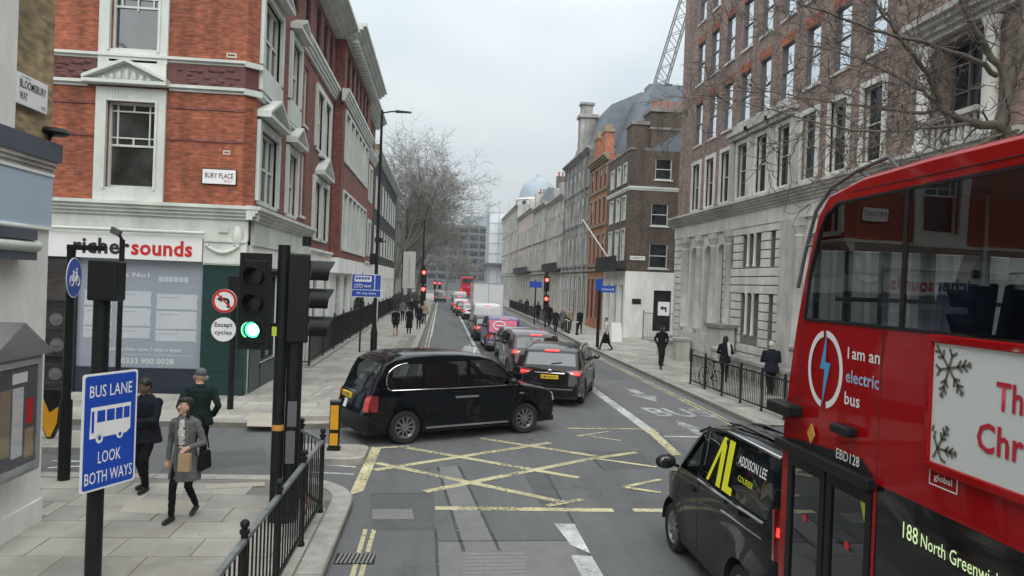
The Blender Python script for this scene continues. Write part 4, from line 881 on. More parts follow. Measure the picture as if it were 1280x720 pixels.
lx, ly = cr_.location.x, cr_.location.y
MB().box(12.5-lx, 13.7-lx, 49.6-ly, 51.2-ly, 12, 14.5).build('chimney_stack', 'soot_brick', cr_); MB().box(12.4-lx, 13.7-lx, 49.5-ly, 51.3-ly, 14.5, 14.75).build('chimney_cap', 'sooty_stone', cr_)
MB().box(13.7-lx, 16.6-lx, 49.4-ly, 51.2-ly, 12, 15.4).build('chimney_stack', 'soot_brick', cr_); MB().box(13.6-lx, 16.7-lx, 49.3-ly, 51.3-ly, 15.4, 15.65).build('chimney_cap', 'sooty_stone', cr_); MB().box(13.65-lx, 16.65-lx, 49.35-ly, 51.25-ly, 14.2, 14.35).build('chimney_band', 'sooty_stone', cr_)
for i in range(5): MB().lathe([(.17, 0), (.14, .5), (.17, .62), (.17, .72)], (14.2-lx+.5*i, 50.3-ly, 15.65), 10).build('chimney_pot', 'pot', cr_, smooth=40)
MB().prism([(13.2-16, 12.5), (16.5-16, 14.5), (22-16, 14.5), (22-16, 12.5)], 48.4-54, 54.6-54, 'y').build('roof', 'slate', cr_)
fl = thing('flagpole', 'white flagpole slanting out from the brown brick corner house', 'flagpole', (12.0, 51.5, 4.9)); MB().cyl((0, 0, 0), (-1.6, 3.6, 3.4), .05, 8).build('pole', 'white_paint', fl); MB().ball((-1.6, 3.6, 3.4), .09).build('finial', 'white_paint', fl)
# ------------------------------------------------------------------ terrace further along the right
def terrace(name, label, y0, y1, zt, wallm, nwin, floors, X=12.05, depth=12, glass='glass_sky', fm='white_paint', base=None, bz=4.6, sur=(.12, .05), cm='portland', top=None, ww=1.05, pil=False, mans=0, chim=False, bal=False):
    t = thing(name, label, 'building', (X+depth/2, (y0+y1)/2, 0)); core(t, X+.35, X+depth, y0+.05, y1-.05, 0, zt-.1, wallm)
    q = Fac(t, (X, y0, 0), (0, 1, 0), (-1, 0, 0)); Ln = y1-y0; pit = Ln/nwin
    hs = [(pit*(i+.5)-ww/2, pit*(i+.5)+ww/2, z0, z1) for i in range(nwin) for z0, z1 in floors]
    zb = bz if base else .1
    q.wall('wall', wallm, 0, Ln, zb, zt, [h for h in hs if h[2] >= zb])
    if base: q.wall('ground_wall', base, 0, Ln, .1, zb, [h for h in hs if h[2] < zb], .25, .04)
    for h in hs: q.window(*h, glass='glass_far', blind=random.choice((0, 0, 0, .35)), fm=fm, rows=2, recess=.06, fw=.05, surround=sur, sm=cm)
    q.band('cornice', cm, -.05, Ln+.05, zt-.35, zt+.1, .45, 3); q.band('string_course', cm, 0, Ln, bz-.1, bz+.15, .2, 2)
    MB().quad((X-t.location.x, y0-t.location.y, 0), (X+depth-t.location.x, y0-t.location.y, 0), (X+depth-t.location.x, y0-t.location.y, zt), (X-t.location.x, y0-t.location.y, zt)).build('gable_wall', wallm, t, recalc=False)
    for z0, z1 in floors[1:]: q.band('string_course', cm, 0, Ln, z0-.32, z0-.14, .14, 2)
    if bal: q.boxes('balcony', 'black_iron', [(.2, Ln-.2, 0, .6, bz+.2, bz+.28), (.2, Ln-.2, .56, .6, bz+.28, bz+1.1)])
    for i in range(nwin+1):
        if pil: q.box('pilaster', cm, max(0, pit*i-.16), min(Ln, pit*i+.16), -.02, .14, bz+.16, zt-.36)
    if mans:
        X0 = X+.5-t.location.x; d_ = depth-1; MB().prism([(X0, zt), (X0+1.3, zt+mans), (X0+d_-1, zt+mans), (X0+d_, zt)], y0+.1-t.location.y, y1-.1-t.location.y, 'y').build('mansard_roof', 'slate', t)
        for i in range(0, nwin, 2): q.box('dormer', cm, pit*(i+.5)-.55, pit*(i+.5)+.55, -1.4, -.35, zt+.1, zt+mans*.72); q.box('dormer_window', 'glass_dark', pit*(i+.5)-.38, pit*(i+.5)+.38, -.36, -.335, zt+.3, zt+mans*.6)
    if chim:
        for yy_ in (y0+.6, y1-.6):
            cx_ = X+3-t.location.x; zc_ = zt+(mans or 0); MB().box(cx_, cx_+2.2, yy_-.4-t.location.y, yy_+.4-t.location.y, zt-.2, zc_+1.6).build('chimney_stack', 'grey_brick', t)
            for j in range(4): MB().lathe([(.15, 0), (.12, .45), (.15, .6)], (cx_+.3+.52*j, yy_-t.location.y, zc_+1.6), 8).build('chimney_pot', 'pot', t)
    return t, q
ob, q = terrace('terrace_house', 'narrow orange brick and terracotta house with two gabled dormers', 54.65, 61, 13.3, 'orange_brick', 4, [(.9, 4.0), (5.2, 7.4), (8.3, 10.2), (11, 12.6)], base='orange_brick', fm='red_cloth', cm='beige_cloth', sur=(.14, .08), ww=.9)
for a in (1.1, 3.9):
    q.boxes('gable', 'orange_brick', [(a, a+1.5, -.6, .05, 13.4, 15.2)]); q.boxes('gable_cap', 'beige_cloth', [(a-.1, a+1.6, -.65, .12, 15.2, 15.45), (a+.2, a+1.3, -.5, .1, 15.45, 15.8)])
sb, q = terrace('terrace_house', 'tall soot stained stone house with a turret and blue slate roof', 61.1, 74, 15.0, 'grey_stone', 6, [(.9, 4.2), (5.3, 8.0), (9.0, 11.2), (12.0, 13.8)], depth=16, cm='grey_stone', base='portland', pil=True)
lx, ly = sb.location.x, sb.location.y
q.boxes('turret', 'grey_stone', [(5.3, 6.5, -1.3, .1, 15.1, 18.6), (5.1, 6.7, -1.5, .25, 18.6, 18.9), (5.5, 6.3, -1.0, .0, 18.9, 19.8), (5.35, 6.45, -1.15, .12, 19.8, 20.0)])
MB().prism([(12.4-lx, 15.1), (13.5-lx, 18.6), (16-lx, 19.8), (24-lx, 19.8), (27-lx, 15.1)], 61.2-ly, 73.8-ly, 'y').build('roof', 'slate', sb)
MB().prism([(13.0-lx, 12.2), (15.4-lx, 18.8), (28-lx, 18.8), (30-lx, 12.2)], 55-ly, 61-ly, 'y').build('rear_roof', 'slate', sb)
ct, q = terrace('terrace_house', 'cream stuccoed terrace house next to the sooty stone house', 74.1, 86, 12.6, mat('cream_stucco', (.62, .575, .48), .75, .1, 1, dirt=.25), 5, [(.9, 4.0), (5.3, 7.9), (8.8, 10.8)], pil=True, mans=2.6, chim=True, bal=True)
core(ct, 13.5, 20, 76, 80, 12.6, 16, 'grey_stone')
gt, q = terrace('terrace_house', 'greenish grey terrace house with dark side wall and pale bands', 86.2, 98, 13.0, 'portland', 4, [(.9, 4.0), (5.3, 7.6), (8.8, 11)], X=11.9, chim=True); lx, ly = gt.location.x, gt.location.y
MB().box(11.88-lx, 23-lx, 86.05-ly, 86.15-ly, 0, 12.9).build('side_wall', mat('green_render', (.16, .17, .14), .8, .15, 1), gt)
pt, q = terrace('terrace_house', 'pale pinkish stucco terrace house towards the end of the street', 98.2, 118, 13.5, mat('pink_stucco', (.52, .44, .40), .8, .1, 1), 6, [(.9, 4.0), (5.3, 7.6), (8.8, 11)], X=11.8, mans=2.8, chim=True, bal=True)
lt, q = terrace('terrace_house', 'long pale stone terrace house below the far dome', 118.2, 150, 16, 'portland', 9, [(.9, 4.0), (5.3, 7.6), (8.8, 11), (12.2, 14.2)], X=11.8, depth=20, pil=True, chim=True)
dm = thing('domed_building', 'distant building with a grey lead dome above the terrace roofs', 'building', (21.5, 172, 0))
MB().box(-9, 9, -8, 8, 0, 19).build('wall', 'portland', dm); MB().lathe([(4.9, 19), (4.9, 22.5), (5.2, 22.6), (4.6, 23)], n=20).build('drum', 'portland_light', dm, smooth=30)
MB().lathe([(4.4, 23), (4.2, 24.6), (3.4, 26.4), (1.9, 27.7), (.5, 28.2), (.4, 28.7), (0, 29.1)], n=20).build('dome', 'lead', dm, smooth=40)
for i in range(8): a = R(45*i); MB().box(-.5, .5, -.2, .2, 20.3, 22.2).build('window', 'glass_dark', dm, loc=(4.85*math.cos(a), 4.85*math.sin(a), 0)).rotation_euler = (0, 0, a+R(90))
wr = thing('scaffolded_building', 'building wrapped in white sheeting over scaffolding at the end of the terrace', 'building', (11.6, 150, 0))
MB().box(-2.6, 6, -2, 9, 7.2, 17.5).build('sheeting', 'scaffold_wrap', wr); MB().box(-2.0, 6, -1.4, 9, 0, 6.8).build('lower_sheeting', 'scaffold_wrap', wr); MB().box(-3.6, 6.2, -3, 9, 6.8, 7.2).build('deck', 'slate', wr)
for i in range(6): MB().cyl((-2.65, -2.05+1.8*i, 0), (-2.65, -2.05+1.8*i, 19.5), .06, 6).build('scaffold_pole', 'galv', wr)
for i in range(4): MB().cyl((-2.6+1.9*i, -2.06, 0), (-2.6+1.9*i, -2.06, 19.5+random.random()), .06, 6).build('scaffold_pole', 'galv', wr)
for z in (9.2, 11.2, 13.2, 15.2, 17.4, 18.6): MB().cyl((-2.7, -2.12, z), (6, -2.12, z), .05, 6).build('scaffold_rail', 'galv', wr)
eb_ = thing('office_block', 'dark grey flat roofed office block closing the far end of the street', 'building', (5, 262, 0))
MB().box(-70, 22, -6, 10, 0, 22.5).build('wall', 'concrete_dark', eb_); MB().box(2, 16, -3, 8, 22.5, 26).build('roof_plant', 'lead', eb_); MB().lathe([(4, 22.5), (3.6, 25), (2, 26.5), (0, 27)], (14, 0, 0), 16).build('roof_dome', 'lead', eb_, smooth=40)
for i in range(7): MB().box(-70, 22.3, -6.3, -6.0, 3.2+2.7*i, 3.5+2.7*i).build('floor_band', 'slate', eb_)
for i in range(7):
    for j in range(26): MB().box(-69.5+3.5*j, -66.6+3.5*j, -6.06, -6.0, 3.9+2.7*i, 5.4+2.7*i).build('window', 'glass_far', eb_) if j > 14 else None
# ------------------------------------------------------------------ left side beyond the shop building
bk = thing('terrace_house', 'black painted terrace house with white sash windows and slate mansard', 'building', (-9, 68, 0)); core(bk, -16, -5.55, 55.4, 82, 0, 12.4, 'grey_brick')
q = Fac(bk, (-5.2, 55.3, 0), (0, 1, 0), (1, 0, 0))
brick('black_brick', (.03, .03, .032), (.045, .044, .046), (.06, .06, .06))
hs = [(1.35+3.1*i, 2.45+3.1*i, z0, z1) for i in range(8) for z0, z1 in ((5.3, 7.3), (8.7, 11.0))]
q.wall('wall', 'black_brick', 0, 26.6, 4.5, 12.6, hs)
for h in hs: q.window(*h, glass='glass_far', rows=2, recess=.05, surround=(.07, .05))
hs = [(1.2+3.1*i, 2.7+3.1*i, 1, 3.4) for i in range(8)]
q.wall('ground_wall', 'white_wall', 0, 26.6, .1, 4.5, hs)
for h in hs: q.window(*h, glass='glass_dark', rows=2)
q.band('cornice', 'white_paint', 0, 26.7, 12.3, 12.8, .5, 4)
MB().prism([(3.75, 12.8), (1.6, 15.6), (-6, 15.6), (-7, 12.8)], 55.3-68, 81.9-68, 'y').build('roof', 'lead', bk)
MB().box(.4, 2.4, 8.5, 9.8, 12.8, 17.0).build('chimney_stack', 'grey_brick', bk); MB().lathe([(.2, 17), (.16, 17.9), (.2, 18.1)], (1.4, 9.1, 0), 10).build('chimney_pot', 'pot', bk)
bk2 = thing('terrace_house', 'soot stained stone terrace house behind the bare plane trees', 'building', (-10, 104, 0)); MB().box(-7, 4.4, -14, 14, 0, 11).build('wall', 'sooty_stone', bk2)
q = Fac(bk2, (-5.6, 90, 0), (0, 1, 0), (1, 0, 0))
for i in range(8):
    for z0, z1 in ((1, 3.4), (5, 7.2), (8, 10)): q.window(1+3.4*i, 2.4+3.4*i, z0, z1, recess=-.08)
# ------------------------------------------------------------------ tower crane
cn = thing('tower_crane', 'grey lattice luffing jib of a tower crane above the roofs', 'crane', (33.4, 118, 0))
MB().box(-1, 1, -1, 1, 0, 33.5).build('mast', 'crane', cn); MB().box(-1.6, 1.6, -1.6, 1.6, 33.5, 36).build('slew_platform', 'crane', cn)
j0, j1 = Vector((.5, 0, 36)), Vector((8.5, 0, 66)); ax_ = (j1-j0); sd_ = Vector((1, 0, -.27)).normalized()
for s1 in (-1, 1):
    for s2 in (-1, 1): MB().cyl(j0+sd_*s1*.95+Vector((0, s2*.8, 0)), j1+sd_*s1*.8+Vector((0, s2*.8, 0)), .12, 6).build('jib_chord', 'crane', cn)
N_ = 22
for i in range(N_):
    a, c_ = j0+ax_*(i/N_), j0+ax_*((i+1)/N_); sg1 = 1 if i % 2 else -1
    MB().cyl(a+sd_*.95*sg1+Vector((0, -.8, 0)), c_-sd_*.95*sg1+Vector((0, -.8, 0)), .06, 5).build('jib_lacing', 'crane', cn); MB().cyl(a+sd_*.95*sg1+Vector((0, .8, 0)), c_-sd_*.95*sg1+Vector((0, .8, 0)), .06, 5).build('jib_lacing', 'crane', cn)
    MB().cyl(a+sd_*.95+Vector((0, -.8*sg1, 0)), c_+sd_*.95+Vector((0, .8*sg1, 0)), .05, 5).build('jib_lacing', 'crane', cn)
MB().box(3.6, 4.8, -.9, .9, 51, 56).build('ballast_panel', 'galv', cn)
# ------------------------------------------------------------------ vehicle kit
class Body:
    """side panels traced in (y,z) with real wheel arches and window openings, joined over the top by a strip that follows the centre profile"""
    def __init__(s, prof, W, belt, roof, tum=.12, e=.055, pf=.10, pr=.08, plow=.05, sill=.26, wheels=(), ra=.40, zw=.34):
        s.prof = [Vector(p) for p in prof]; s.W, s.belt, s.roof, s.tum, s.e, s.pf, s.pr, s.plow, s.sill, s.wheels, s.ra, s.zw = W, belt, roof, tum, e, pf, pr, plow, sill, wheels, ra, zw
        ys = [p.x for p in s.prof]; s.y0, s.y1 = min(ys), max(ys); s.ym = (s.y0+s.y1)/2; s.hl = (s.y1-s.y0)/2
        s.ins = []
        n = len(s.prof)
        for i in range(n):
            a, b_ = s.prof[max(0, i-1)], s.prof[min(n-1, i+1)]; d = (b_-a).normalized(); s.ins.append(s.prof[i]-Vector((d.y, -d.x))*-1*0+Vector((d.y, -d.x))*(-s.e)*-1*(-1) if False else s.prof[i]+Vector((-d.y, d.x))*s.e)
    def w(s, y, z):
        h = s.W/2; t = min(1, max(0, (z-s.belt)/(s.roof-s.belt))); h *= 1-s.tum*t**1.1
        if z < s.belt: h *= 1-s.plow*((s.belt-z)/s.belt)**2
        yn = (y-s.ym)/s.hl; q = max(0, (abs(yn)-.58)/.42); h *= 1-(s.pf if yn > 0 else s.pr)*q*q
        for wy in s.wheels:
            r = math.hypot(y-wy, z-s.zw); 
            if s.ra-.02 < r < s.ra+.10: h += .016*(1-(r-s.ra+.02)/.12)
        return h
    def outline(s):
        pts = [tuple(p) for p in s.ins]; zs = s.sill
        for wy in sorted(s.wheels):
            a0 = math.asin((zs-s.zw)/s.ra)
            for k in range(13):
                a = math.pi-a0+(2*a0-math.pi)*k/12; pts.append((wy+s.ra*math.cos(a), s.zw+s.ra*math.sin(a)))
        return pts
    def sides(s, m, t, holes, name='body_side', step=.13, hl=None):
        for sg, hs in ((1, holes), (-1, hl if hl is not None else holes)):
            V, F = cdt(s.outline(), hs, step)
            MB().add([(sg*s.w(*v), v[0], v[1]) for v in V], F).build(name, m, t, smooth=38)
    TS = [-1, -.992, -.97, -.93, -.86, -.6, -.3, 0, .3, .6, .86, .93, .97, .992, 1]
    def pt(s, i, t):
        k = (1-abs(t)**4)**.5; p = s.ins[i].lerp(s.prof[i], k); return (t*s.w(*s.ins[i]), p.x, p.y)
    def strip(s, m, t, skips=(), name='body_top', bands=()):
        """skips: (i0,i1,tmax) index ranges left open for glass; bands: (i0,i1,material)"""
        k = MB(); n = len(s.prof); T = s.TS; mats = [m]+[b_[2] for b_ in bands]
        k.v = [s.pt(i, tt) for i in range(n) for tt in T]
        for i in range(n-1):
            for j in range(len(T)-1):
                tc_ = abs((T[j]+T[j+1])/2)
                if any(a <= i < b_ and tc_ < tm for a, b_, tm in skips): continue
                mi = 0
                for q, b_ in enumerate(bands):
                    if b_[0] <= i < b_[1]: mi = q+1
                k.f.append((i*len(T)+j, i*len(T)+j+1, (i+1)*len(T)+j+1, (i+1)*len(T)+j)); k.m.append(mi)
        k.build(name, mats, t, smooth=32)
    def strip_glass(s, name, m, t, i0, i1, tm):
        k = MB(); T = [x for x in s.TS if abs(x) <= tm+1e-6]
        k.v = [tuple(Vector(s.pt(i, tt))*1.0-Vector((0, 0, .006))) for i in range(i0, i1+1) for tt in T]; c = len(T)
        k.f = [(i*c+j, i*c+j+1, (i+1)*c+j+1, (i+1)*c+j) for i in range(i1-i0) for j in range(c-1)]; k.m = [0]*len(k.f)
        return k.build(name, m, t, smooth=60)
    def pane(s, name, m, t, poly, sg, off=-.012):
        V, F = cdt(poly, (), .3); return MB().add([(sg*(s.w(*v)+off), v[0], v[1]) for v in V], F).build(name, m, t, smooth=60)
    def patch(s, name, m, t, poly, sg, off=.008, step=.2):
        V, F = cdt(poly, (), step); k = MB(); k.add([(sg*(s.w(*v)+off), v[0], v[1]) for v in V], F)
        n = len(poly); k.add([(sg*(s.w(*v)+off), v[0], v[1]) for v in poly]+[(sg*(s.w(*v)-.02), v[0], v[1]) for v in poly], [(i, (i+1) % n, n+(i+1) % n, n+i) for i in range(n)])
        return k.build(name, m, t, smooth=35)
    def ribbon(s, name, m, t, pts, sg, wd=.012, off=.004, closed=False):
        k = MB(); P_ = [Vector((sg*(s.w(*p)+off), p[0], p[1])) for p in pts]
        if closed: P_.append(P_[0])
        k.tube(P_, wd/2, 5, cap=not closed); return k.build(name, m, t, smooth=60)
    def end_y(s, z, rear=True, x=0.):
        best = None; pr = s.prof
        mid = max(range(len(pr)), key=lambda i: pr[i].y)
        rng = range(mid, len(pr)-1) if rear else range(0, mid)
        for i in rng:
            a, b_ = pr[i], pr[i+1]
            if min(a.y, b_.y)-1e-6 <= z <= max(a.y, b_.y)+1e-6 and abs(a.y-b_.y) > 1e-6:
                f_ = (z-a.y)/(b_.y-a.y); ia, ib = s.ins[i], s.ins[i+1]; o_ = a.lerp(b_, f_); q = ia.lerp(ib, f_); t_ = min(1, abs(x)/s.w(q.x, q.y)); k = (1-t_**4)**.5
                return q.x+(o_.x-q.x)*k
        return s.y0 if rear else s.y1
    def end_patch(s, name, m, t, x0, x1, z0, z1, rear=True, off=.01, nx=6, nz=4, shape=None):
        sg = -1 if rear else 1; k = MB(); g_ = []
        for j in range(nz+1):
            for i in range(nx+1):
                z = z0+(z1-z0)*j/nz; x = x0+(x1-x0)*i/nx
                if shape: x, z = shape(i/nx, j/nz)
                g_.append((x, s.end_y(z, rear, x)+sg*off, z))
        c = nx+1; k.add(g_, [(j*c+i, j*c+i+1, (j+1)*c+i+1, (j+1)*c+i) for j in range(nz) for i in range(nx)])
        ring = list(range(c))+[j*c+nx for j in range(1, nz+1)]+[nz*c+i for i in range(nx-1, -1, -1)]+[j*c for j in range(nz-1, 0, -1)]
        n = len(ring); k.add([g_[i] for i in ring]+[(g_[i][0], g_[i][1]-sg*.04, g_[i][2]) for i in ring], [(i, (i+1) % n, n+(i+1) % n, n+i) for i in range(n)])
        return k.build(name, m, t, smooth=35)
def wheel(t, x, y, r, wd, sg, steer=0., style='spoke', rimr=None, n=24):
    rr = rimr or r*.66
    o = MB().lathe([(rr, -wd/2+.01), (r*.9, -wd/2), (r*.985, -wd/2+.03), (r, -wd/2+.06), (r, wd/2-.06), (r*.985, wd/2-.03), (r*.9, wd/2), (rr, wd/2-.01), (rr, -wd/2+.01)], n=n, axis='x', caps=False).build('wheel', 'rubber', t, smooth=35)
    o.location = (x, y, r); o.rotation_euler = (0, 0, steer)
    k = MB(); d = sg*(wd/2-.015)
    k.lathe([(rr, d*1.0), (rr*.95, d*1.02), (rr*.88, d*.75), (rr*.80, d*.55)], n=n, axis='x', caps=False)
    k.lathe([(0, d*.8), (rr*.2, d*.8), (rr*.24, d*.55)], n=16, axis='x')
    ns = 10 if style == 'spoke' else 5
    for q in range(ns):
        a = 2*math.pi*q/ns; c, s_ = math.cos(a), math.sin(a); w_ = rr*(.085 if ns > 6 else .15)
        P_ = lambda rad, tt, dd: (dd, rad*c-tt*s_, rad*s_+tt*c)
        k.hexa([P_(rr*.15, -w_, d*.4), P_(rr*.92, -w_*.8, d*.5), P_(rr*.92, w_*.8, d*.5), P_(rr*.15, w_, d*.4)], [P_(rr*.15, -w_, d*.85), P_(rr*.92, -w_*.8, d*.92), P_(rr*.92, w_*.8, d*.92), P_(rr*.15, w_, d*.85)])
    k.build('rim', 'rim', o, smooth=35)
    MB().lathe([(rr*.99, d*.35), (0, d*.35)], n=n, axis='x', caps=False).build('brake_disc', 'underbody', o)
    return o
def underside(B_, t, floor=.55):
    k = MB(); k.box(-B_.W/2+.26, B_.W/2-.26, B_.y0+.25, B_.y1-.25, .2, floor)
    k.box(-B_.W/2+.06, B_.W/2-.06, min(B_.wheels)+B_.ra+.02, max(B_.wheels)-B_.ra-.02, .22, floor-.06)
    for wy in B_.wheels:
        for sg in (1, -1):
            xo, xi = sg*(B_.w(wy, B_.zw+B_.ra)-.015), sg*(B_.W/2-.34); n = 14; vs = []
            for a in range(n+1):
                g_ = math.pi*a/n; vs += [(xo, wy+(B_.ra+.004)*math.cos(g_), B_.zw+(B_.ra+.004)*math.sin(g_)), (xi, wy+B_.ra*math.cos(g_), B_.zw+B_.ra*math.sin(g_))]
            k.add(vs, [(2*i, 2*i+1, 2*i+3, 2*i+2) for i in range(n)])
    for y, sg in ((B_.y0, 1), (B_.y1, -1)): k.box(-B_.W/2*.86, B_.W/2*.86, min(y+sg*.06, y+sg*.5), max(y+sg*.06, y+sg*.5), .24, .36)
    return k.build('underbody', 'underbody', t)
def interior(B_, t, rows, dash, driver=1, seatm='seat_dark', z=.55):
    for y in rows:
        for x in (-.38, .38):
            k = MB(); k.box(x-.25, x+.25, y-.05, y+.42, z, z+.24); k.hexa([(x-.25, y-.16, z+.1), (x+.25, y-.16, z+.1), (x+.25, y-.02, z+.1), (x-.25, y-.02, z+.1)], [(x-.22, y-.30, z+.78), (x+.22, y-.30, z+.78), (x+.22, y-.20, z+.78), (x-.22, y-.20, z+.78)]); k.box(x-.13, x+.13, y-.31, y-.21, z+.80, z+.98); k.build('seat', seatm, t, bevel=.03)
    MB().hexa([(-.7, dash-.25, .8), (.7, dash-.25, .8), (.7, dash+.25, .8), (-.7, dash+.25, .8)], [(-.66, dash-.18, B_.belt-.03), (.66, dash-.18, B_.belt-.03), (.66, dash+.25, B_.belt-.05), (-.66, dash+.25, B_.belt-.05)]).build('dashboard', 'plastic_black', t, bevel=.02)
    MB().tube([(driver*.38+.18*math.cos(2*math.pi*a/16), dash-.30+.05*math.sin(2*math.pi*a/16), B_.belt-.02+.17*math.sin(2*math.pi*a/16)) for a in range(17)], .015, 6, cap=False).build('steering_wheel', 'plastic_black', t, smooth=60)
def plate(B_, t, s_, z, x=0., rear=True, w_=.5, h_=.11):
    y = B_.end_y(z, rear, x)-(.012 if rear else -.012)
    y = min(y, B_.end_y(z-h_/2, rear, x)-.012, B_.end_y(z+h_/2, rear, x)-.012) if rear else y
    o = MB().box(x-w_/2, x+w_/2, y-.012, y+.05, z-h_/2, z+h_/2).build('number_plate', 'plate_yellow' if rear else 'sign_white', t)
    if rear: text('lettering', s_, 'ink', o, (x-w_*.45, y-.013, z-h_*.32), (1, 0, 0), (0, 0, 1), w_*.9, h_*.64, .012, .002)
    return o
def mirror(B_, t, y, z, sg, m='paint_black', s_=1.):
    x = B_.w(y, z); k = MB(); k.ball((sg*(x+.13*s_), y, z+.03), (.11*s_, .075, .075*s_), 12, 8); k.tube([(sg*(x-.02), y+.03, z-.04), (sg*(x+.08), y, z)], .022, 6); o = k.build('mirror', m, t, smooth=60)
    MB().ball((sg*(x+.13*s_), y-.062, z+.03), (.092*s_, .018, .06*s_), 12, 6).build('mirror_glass', 'car_glass', o, smooth=60)
DRV = R(0)
def place(t, x, y, heading): t.location = (x, y, 0); t.rotation_euler = (0, 0, -R(heading)); return t
# ------------------------------------------------------------------ the black cab
TP = [(2.34, .27), (2.40, .42), (2.42, .60), (2.39, .78), (2.32, .92), (2.16, 1.01), (1.80, 1.09), (1.46, 1.14), (1.38, 1.17), (1.02, 1.48), (.80, 1.65), (.62, 1.75), (.30, 1.83), (-.2, 1.875), (-.8, 1.885), (-1.35, 1.865), (-1.72, 1.81), (-1.92, 1.73), (-1.99, 1.67), (-2.12, 1.42), (-2.22, 1.16), (-2.26, 1.08), (-2.33, .95), (-2.36, .78), (-2.40, .66), (-2.41, .45), (-2.36, .28)]
def arcpts(cx, cy, rx, ry, a0, a1, n=7): return [(cx+rx*math.cos(R(a0+(a1-a0)*k/n)), cy+ry*math.sin(R(a0+(a1-a0)*k/n))) for k in range(n+1)]
def taxi():
    t = thing('taxi', 'black London taxi cab turning out of the side road across the yellow box', 'taxi')
    B_ = Body(TP, 1.87, 1.10, 1.885, tum=.15, wheels=(1.50, -1.485), ra=.415, zw=.35, sill=.27, pf=.16, pr=.13, e=.07)
    q1 = [(-1.12, 1.16), (-1.12, 1.66)]+arcpts(-1.42, 1.36, .48, .30, 90, 180)+arcpts(-1.80, 1.26, .10, .10, 180, 270, 4)
    q2 = [(-1.04, 1.16), (-.06, 1.16), (-.06, 1.70), (-1.04, 1.67)]; q3 = [(.04, 1.16), (1.20, 1.17), (1.04, 1.32), (.80, 1.53), (.62, 1.66), (.45, 1.70), (.04, 1.71)]
    B_.sides('paint_black', t, [q1, q2, q3]); B_.strip('paint_black', t, [(8, 11, .87), (18, 20, .87)])
    B_.strip_glass('windscreen', 'car_clear', t, 8, 11, .86); rg = B_.strip_glass('rear_window', 'car_clear', t, 18, 20, .86)
    for sg in (1, -1):
        for q in (q1, q2, q3): o = B_.pane('side_window', 'car_clear', t, q, sg)
        B_.ribbon('window_trim', 'chrome', t, [(1.24, 1.145), (.5, 1.135), (-.5, 1.13), (-1.78, 1.135)]+arcpts(-1.80, 1.26, .125, .125, 265, 180, 4)+arcpts(-1.42, 1.36, .505, .325, 180, 95, 6), sg, .022, .006)
        for y in (-1.08, -.01): B_.patch('pillar', 'paint_black', t, [(y-.035, 1.15), (y+.045, 1.15), (y+.045, 1.70), (y-.035, 1.70)], sg, .003)
        for ln in ([(-.02, 1.12), (-.03, .7), (-.03, .38)], [(1.22, 1.12), (1.16, .9), (1.02, .6), (.98, .38)], [(-1.08, 1.12), (-1.04, .82), (-1.0, .62)]): B_.ribbon('door_seam', 'underbody', t, ln, sg, .012, -.002)
        B_.patch('sill_trim', 'silver', t, [(-1.02, .30), (1.02, .30), (1.02, .335), (-1.02, .335)], sg, .022)
        B_.patch('door_crease', 'paint_black', t, [(-1.0, .47), (1.0, .47), (1.0, .52), (-1.0, .52)], sg, .012)
        hb = B_.patch('door_handle', 'silver', t, rrect(-.35, .22, .915, .955, .015, 2), sg, .03)
        B_.patch('tail_lamp', 'lamp_red', t, rrect(-2.25, -2.10, .70, 1.03, .03, 3), sg, .012)
        lp = B_.end_patch('tail_lamp', 'lamp_red', t, sg*.72, sg*.89, .70, 1.03, True, .014); [B_.end_patch('light_unit', 'lamp_red_soft', lp, sg*.745, sg*.865, z_, z_+.12, True, .02, 3, 3) for z_ in (.735, .875)]; B_.end_patch('headlamp', 'lamp_clear', t, sg*.5, sg*.82, .72, .9, False)
        B_.patch('side_badge', 'silver', t, rrect(1.3, 1.42, .93, .96, .01, 2), sg, .006)
        mirror(B_, t, 1.05, 1.2, sg)
        for y, st_ in ((1.5, .10), (-1.485, 0)): wheel(t, sg*.80, y, .35, .235, sg, -st_)
    underside(B_, t); interior(B_, t, (.15,), 1.15)
    k = MB(); k.box(-.7, .7, -1.75, -1.3, .55, .82); k.hexa([(-.7, -1.75, .8), (.7, -1.75, .8), (.7, -1.55, .8), (-.7, -1.55, .8)], [(-.68, -1.88, 1.35), (.68, -1.88, 1.35), (.68, -1.72, 1.35), (-.68, -1.72, 1.35)]); k.build('seat', 'seat_dark', t, bevel=.03)
    MB().box(-.8, .8, -.28, -.25, .55, 1.62).build('partition', 'plastic_black', t)
    MB().hexa([(-.30, .42, 1.80), (.30, .42, 1.80), (.30, .62, 1.76), (-.30, .62, 1.76)], [(-.26, .47, 1.925), (.26, .47, 1.925), (.26, .56, 1.915), (-.26, .56, 1.915)]).build('roof_sign', 'lamp_clear', t, bevel=.02)
    plate(B_, t, 'LC19 RFX', .93, -.28, True, .5, .11); B_.end_patch('licence_plate', 'sign_white', t, -.36, -.20, .66, .84, True, .008)
    B_.end_patch('tailgate_trim', 'chrome', t, -.55, .05, 1.02, 1.045, True, .02); MB().box(-.12, .12, -1.985, -1.94, 1.655, 1.685).build('high_brake_lamp', 'lamp_red', t)
    B_.end_patch('rear_bumper', 'plastic_black', t, -.86, .86, .30, .62, True, .012, 8)
    return t
tx_ = taxi()
hd = math.degrees(math.atan2(2.55, 1.29)); u_ = Vector((2.55, 1.29)).normalized(); mid = Vector((.69, 16.28))+Vector((-u_.y, u_.x))*.90
place(tx_, mid.x-u_.x*.0075, mid.y-u_.y*.0075, hd)
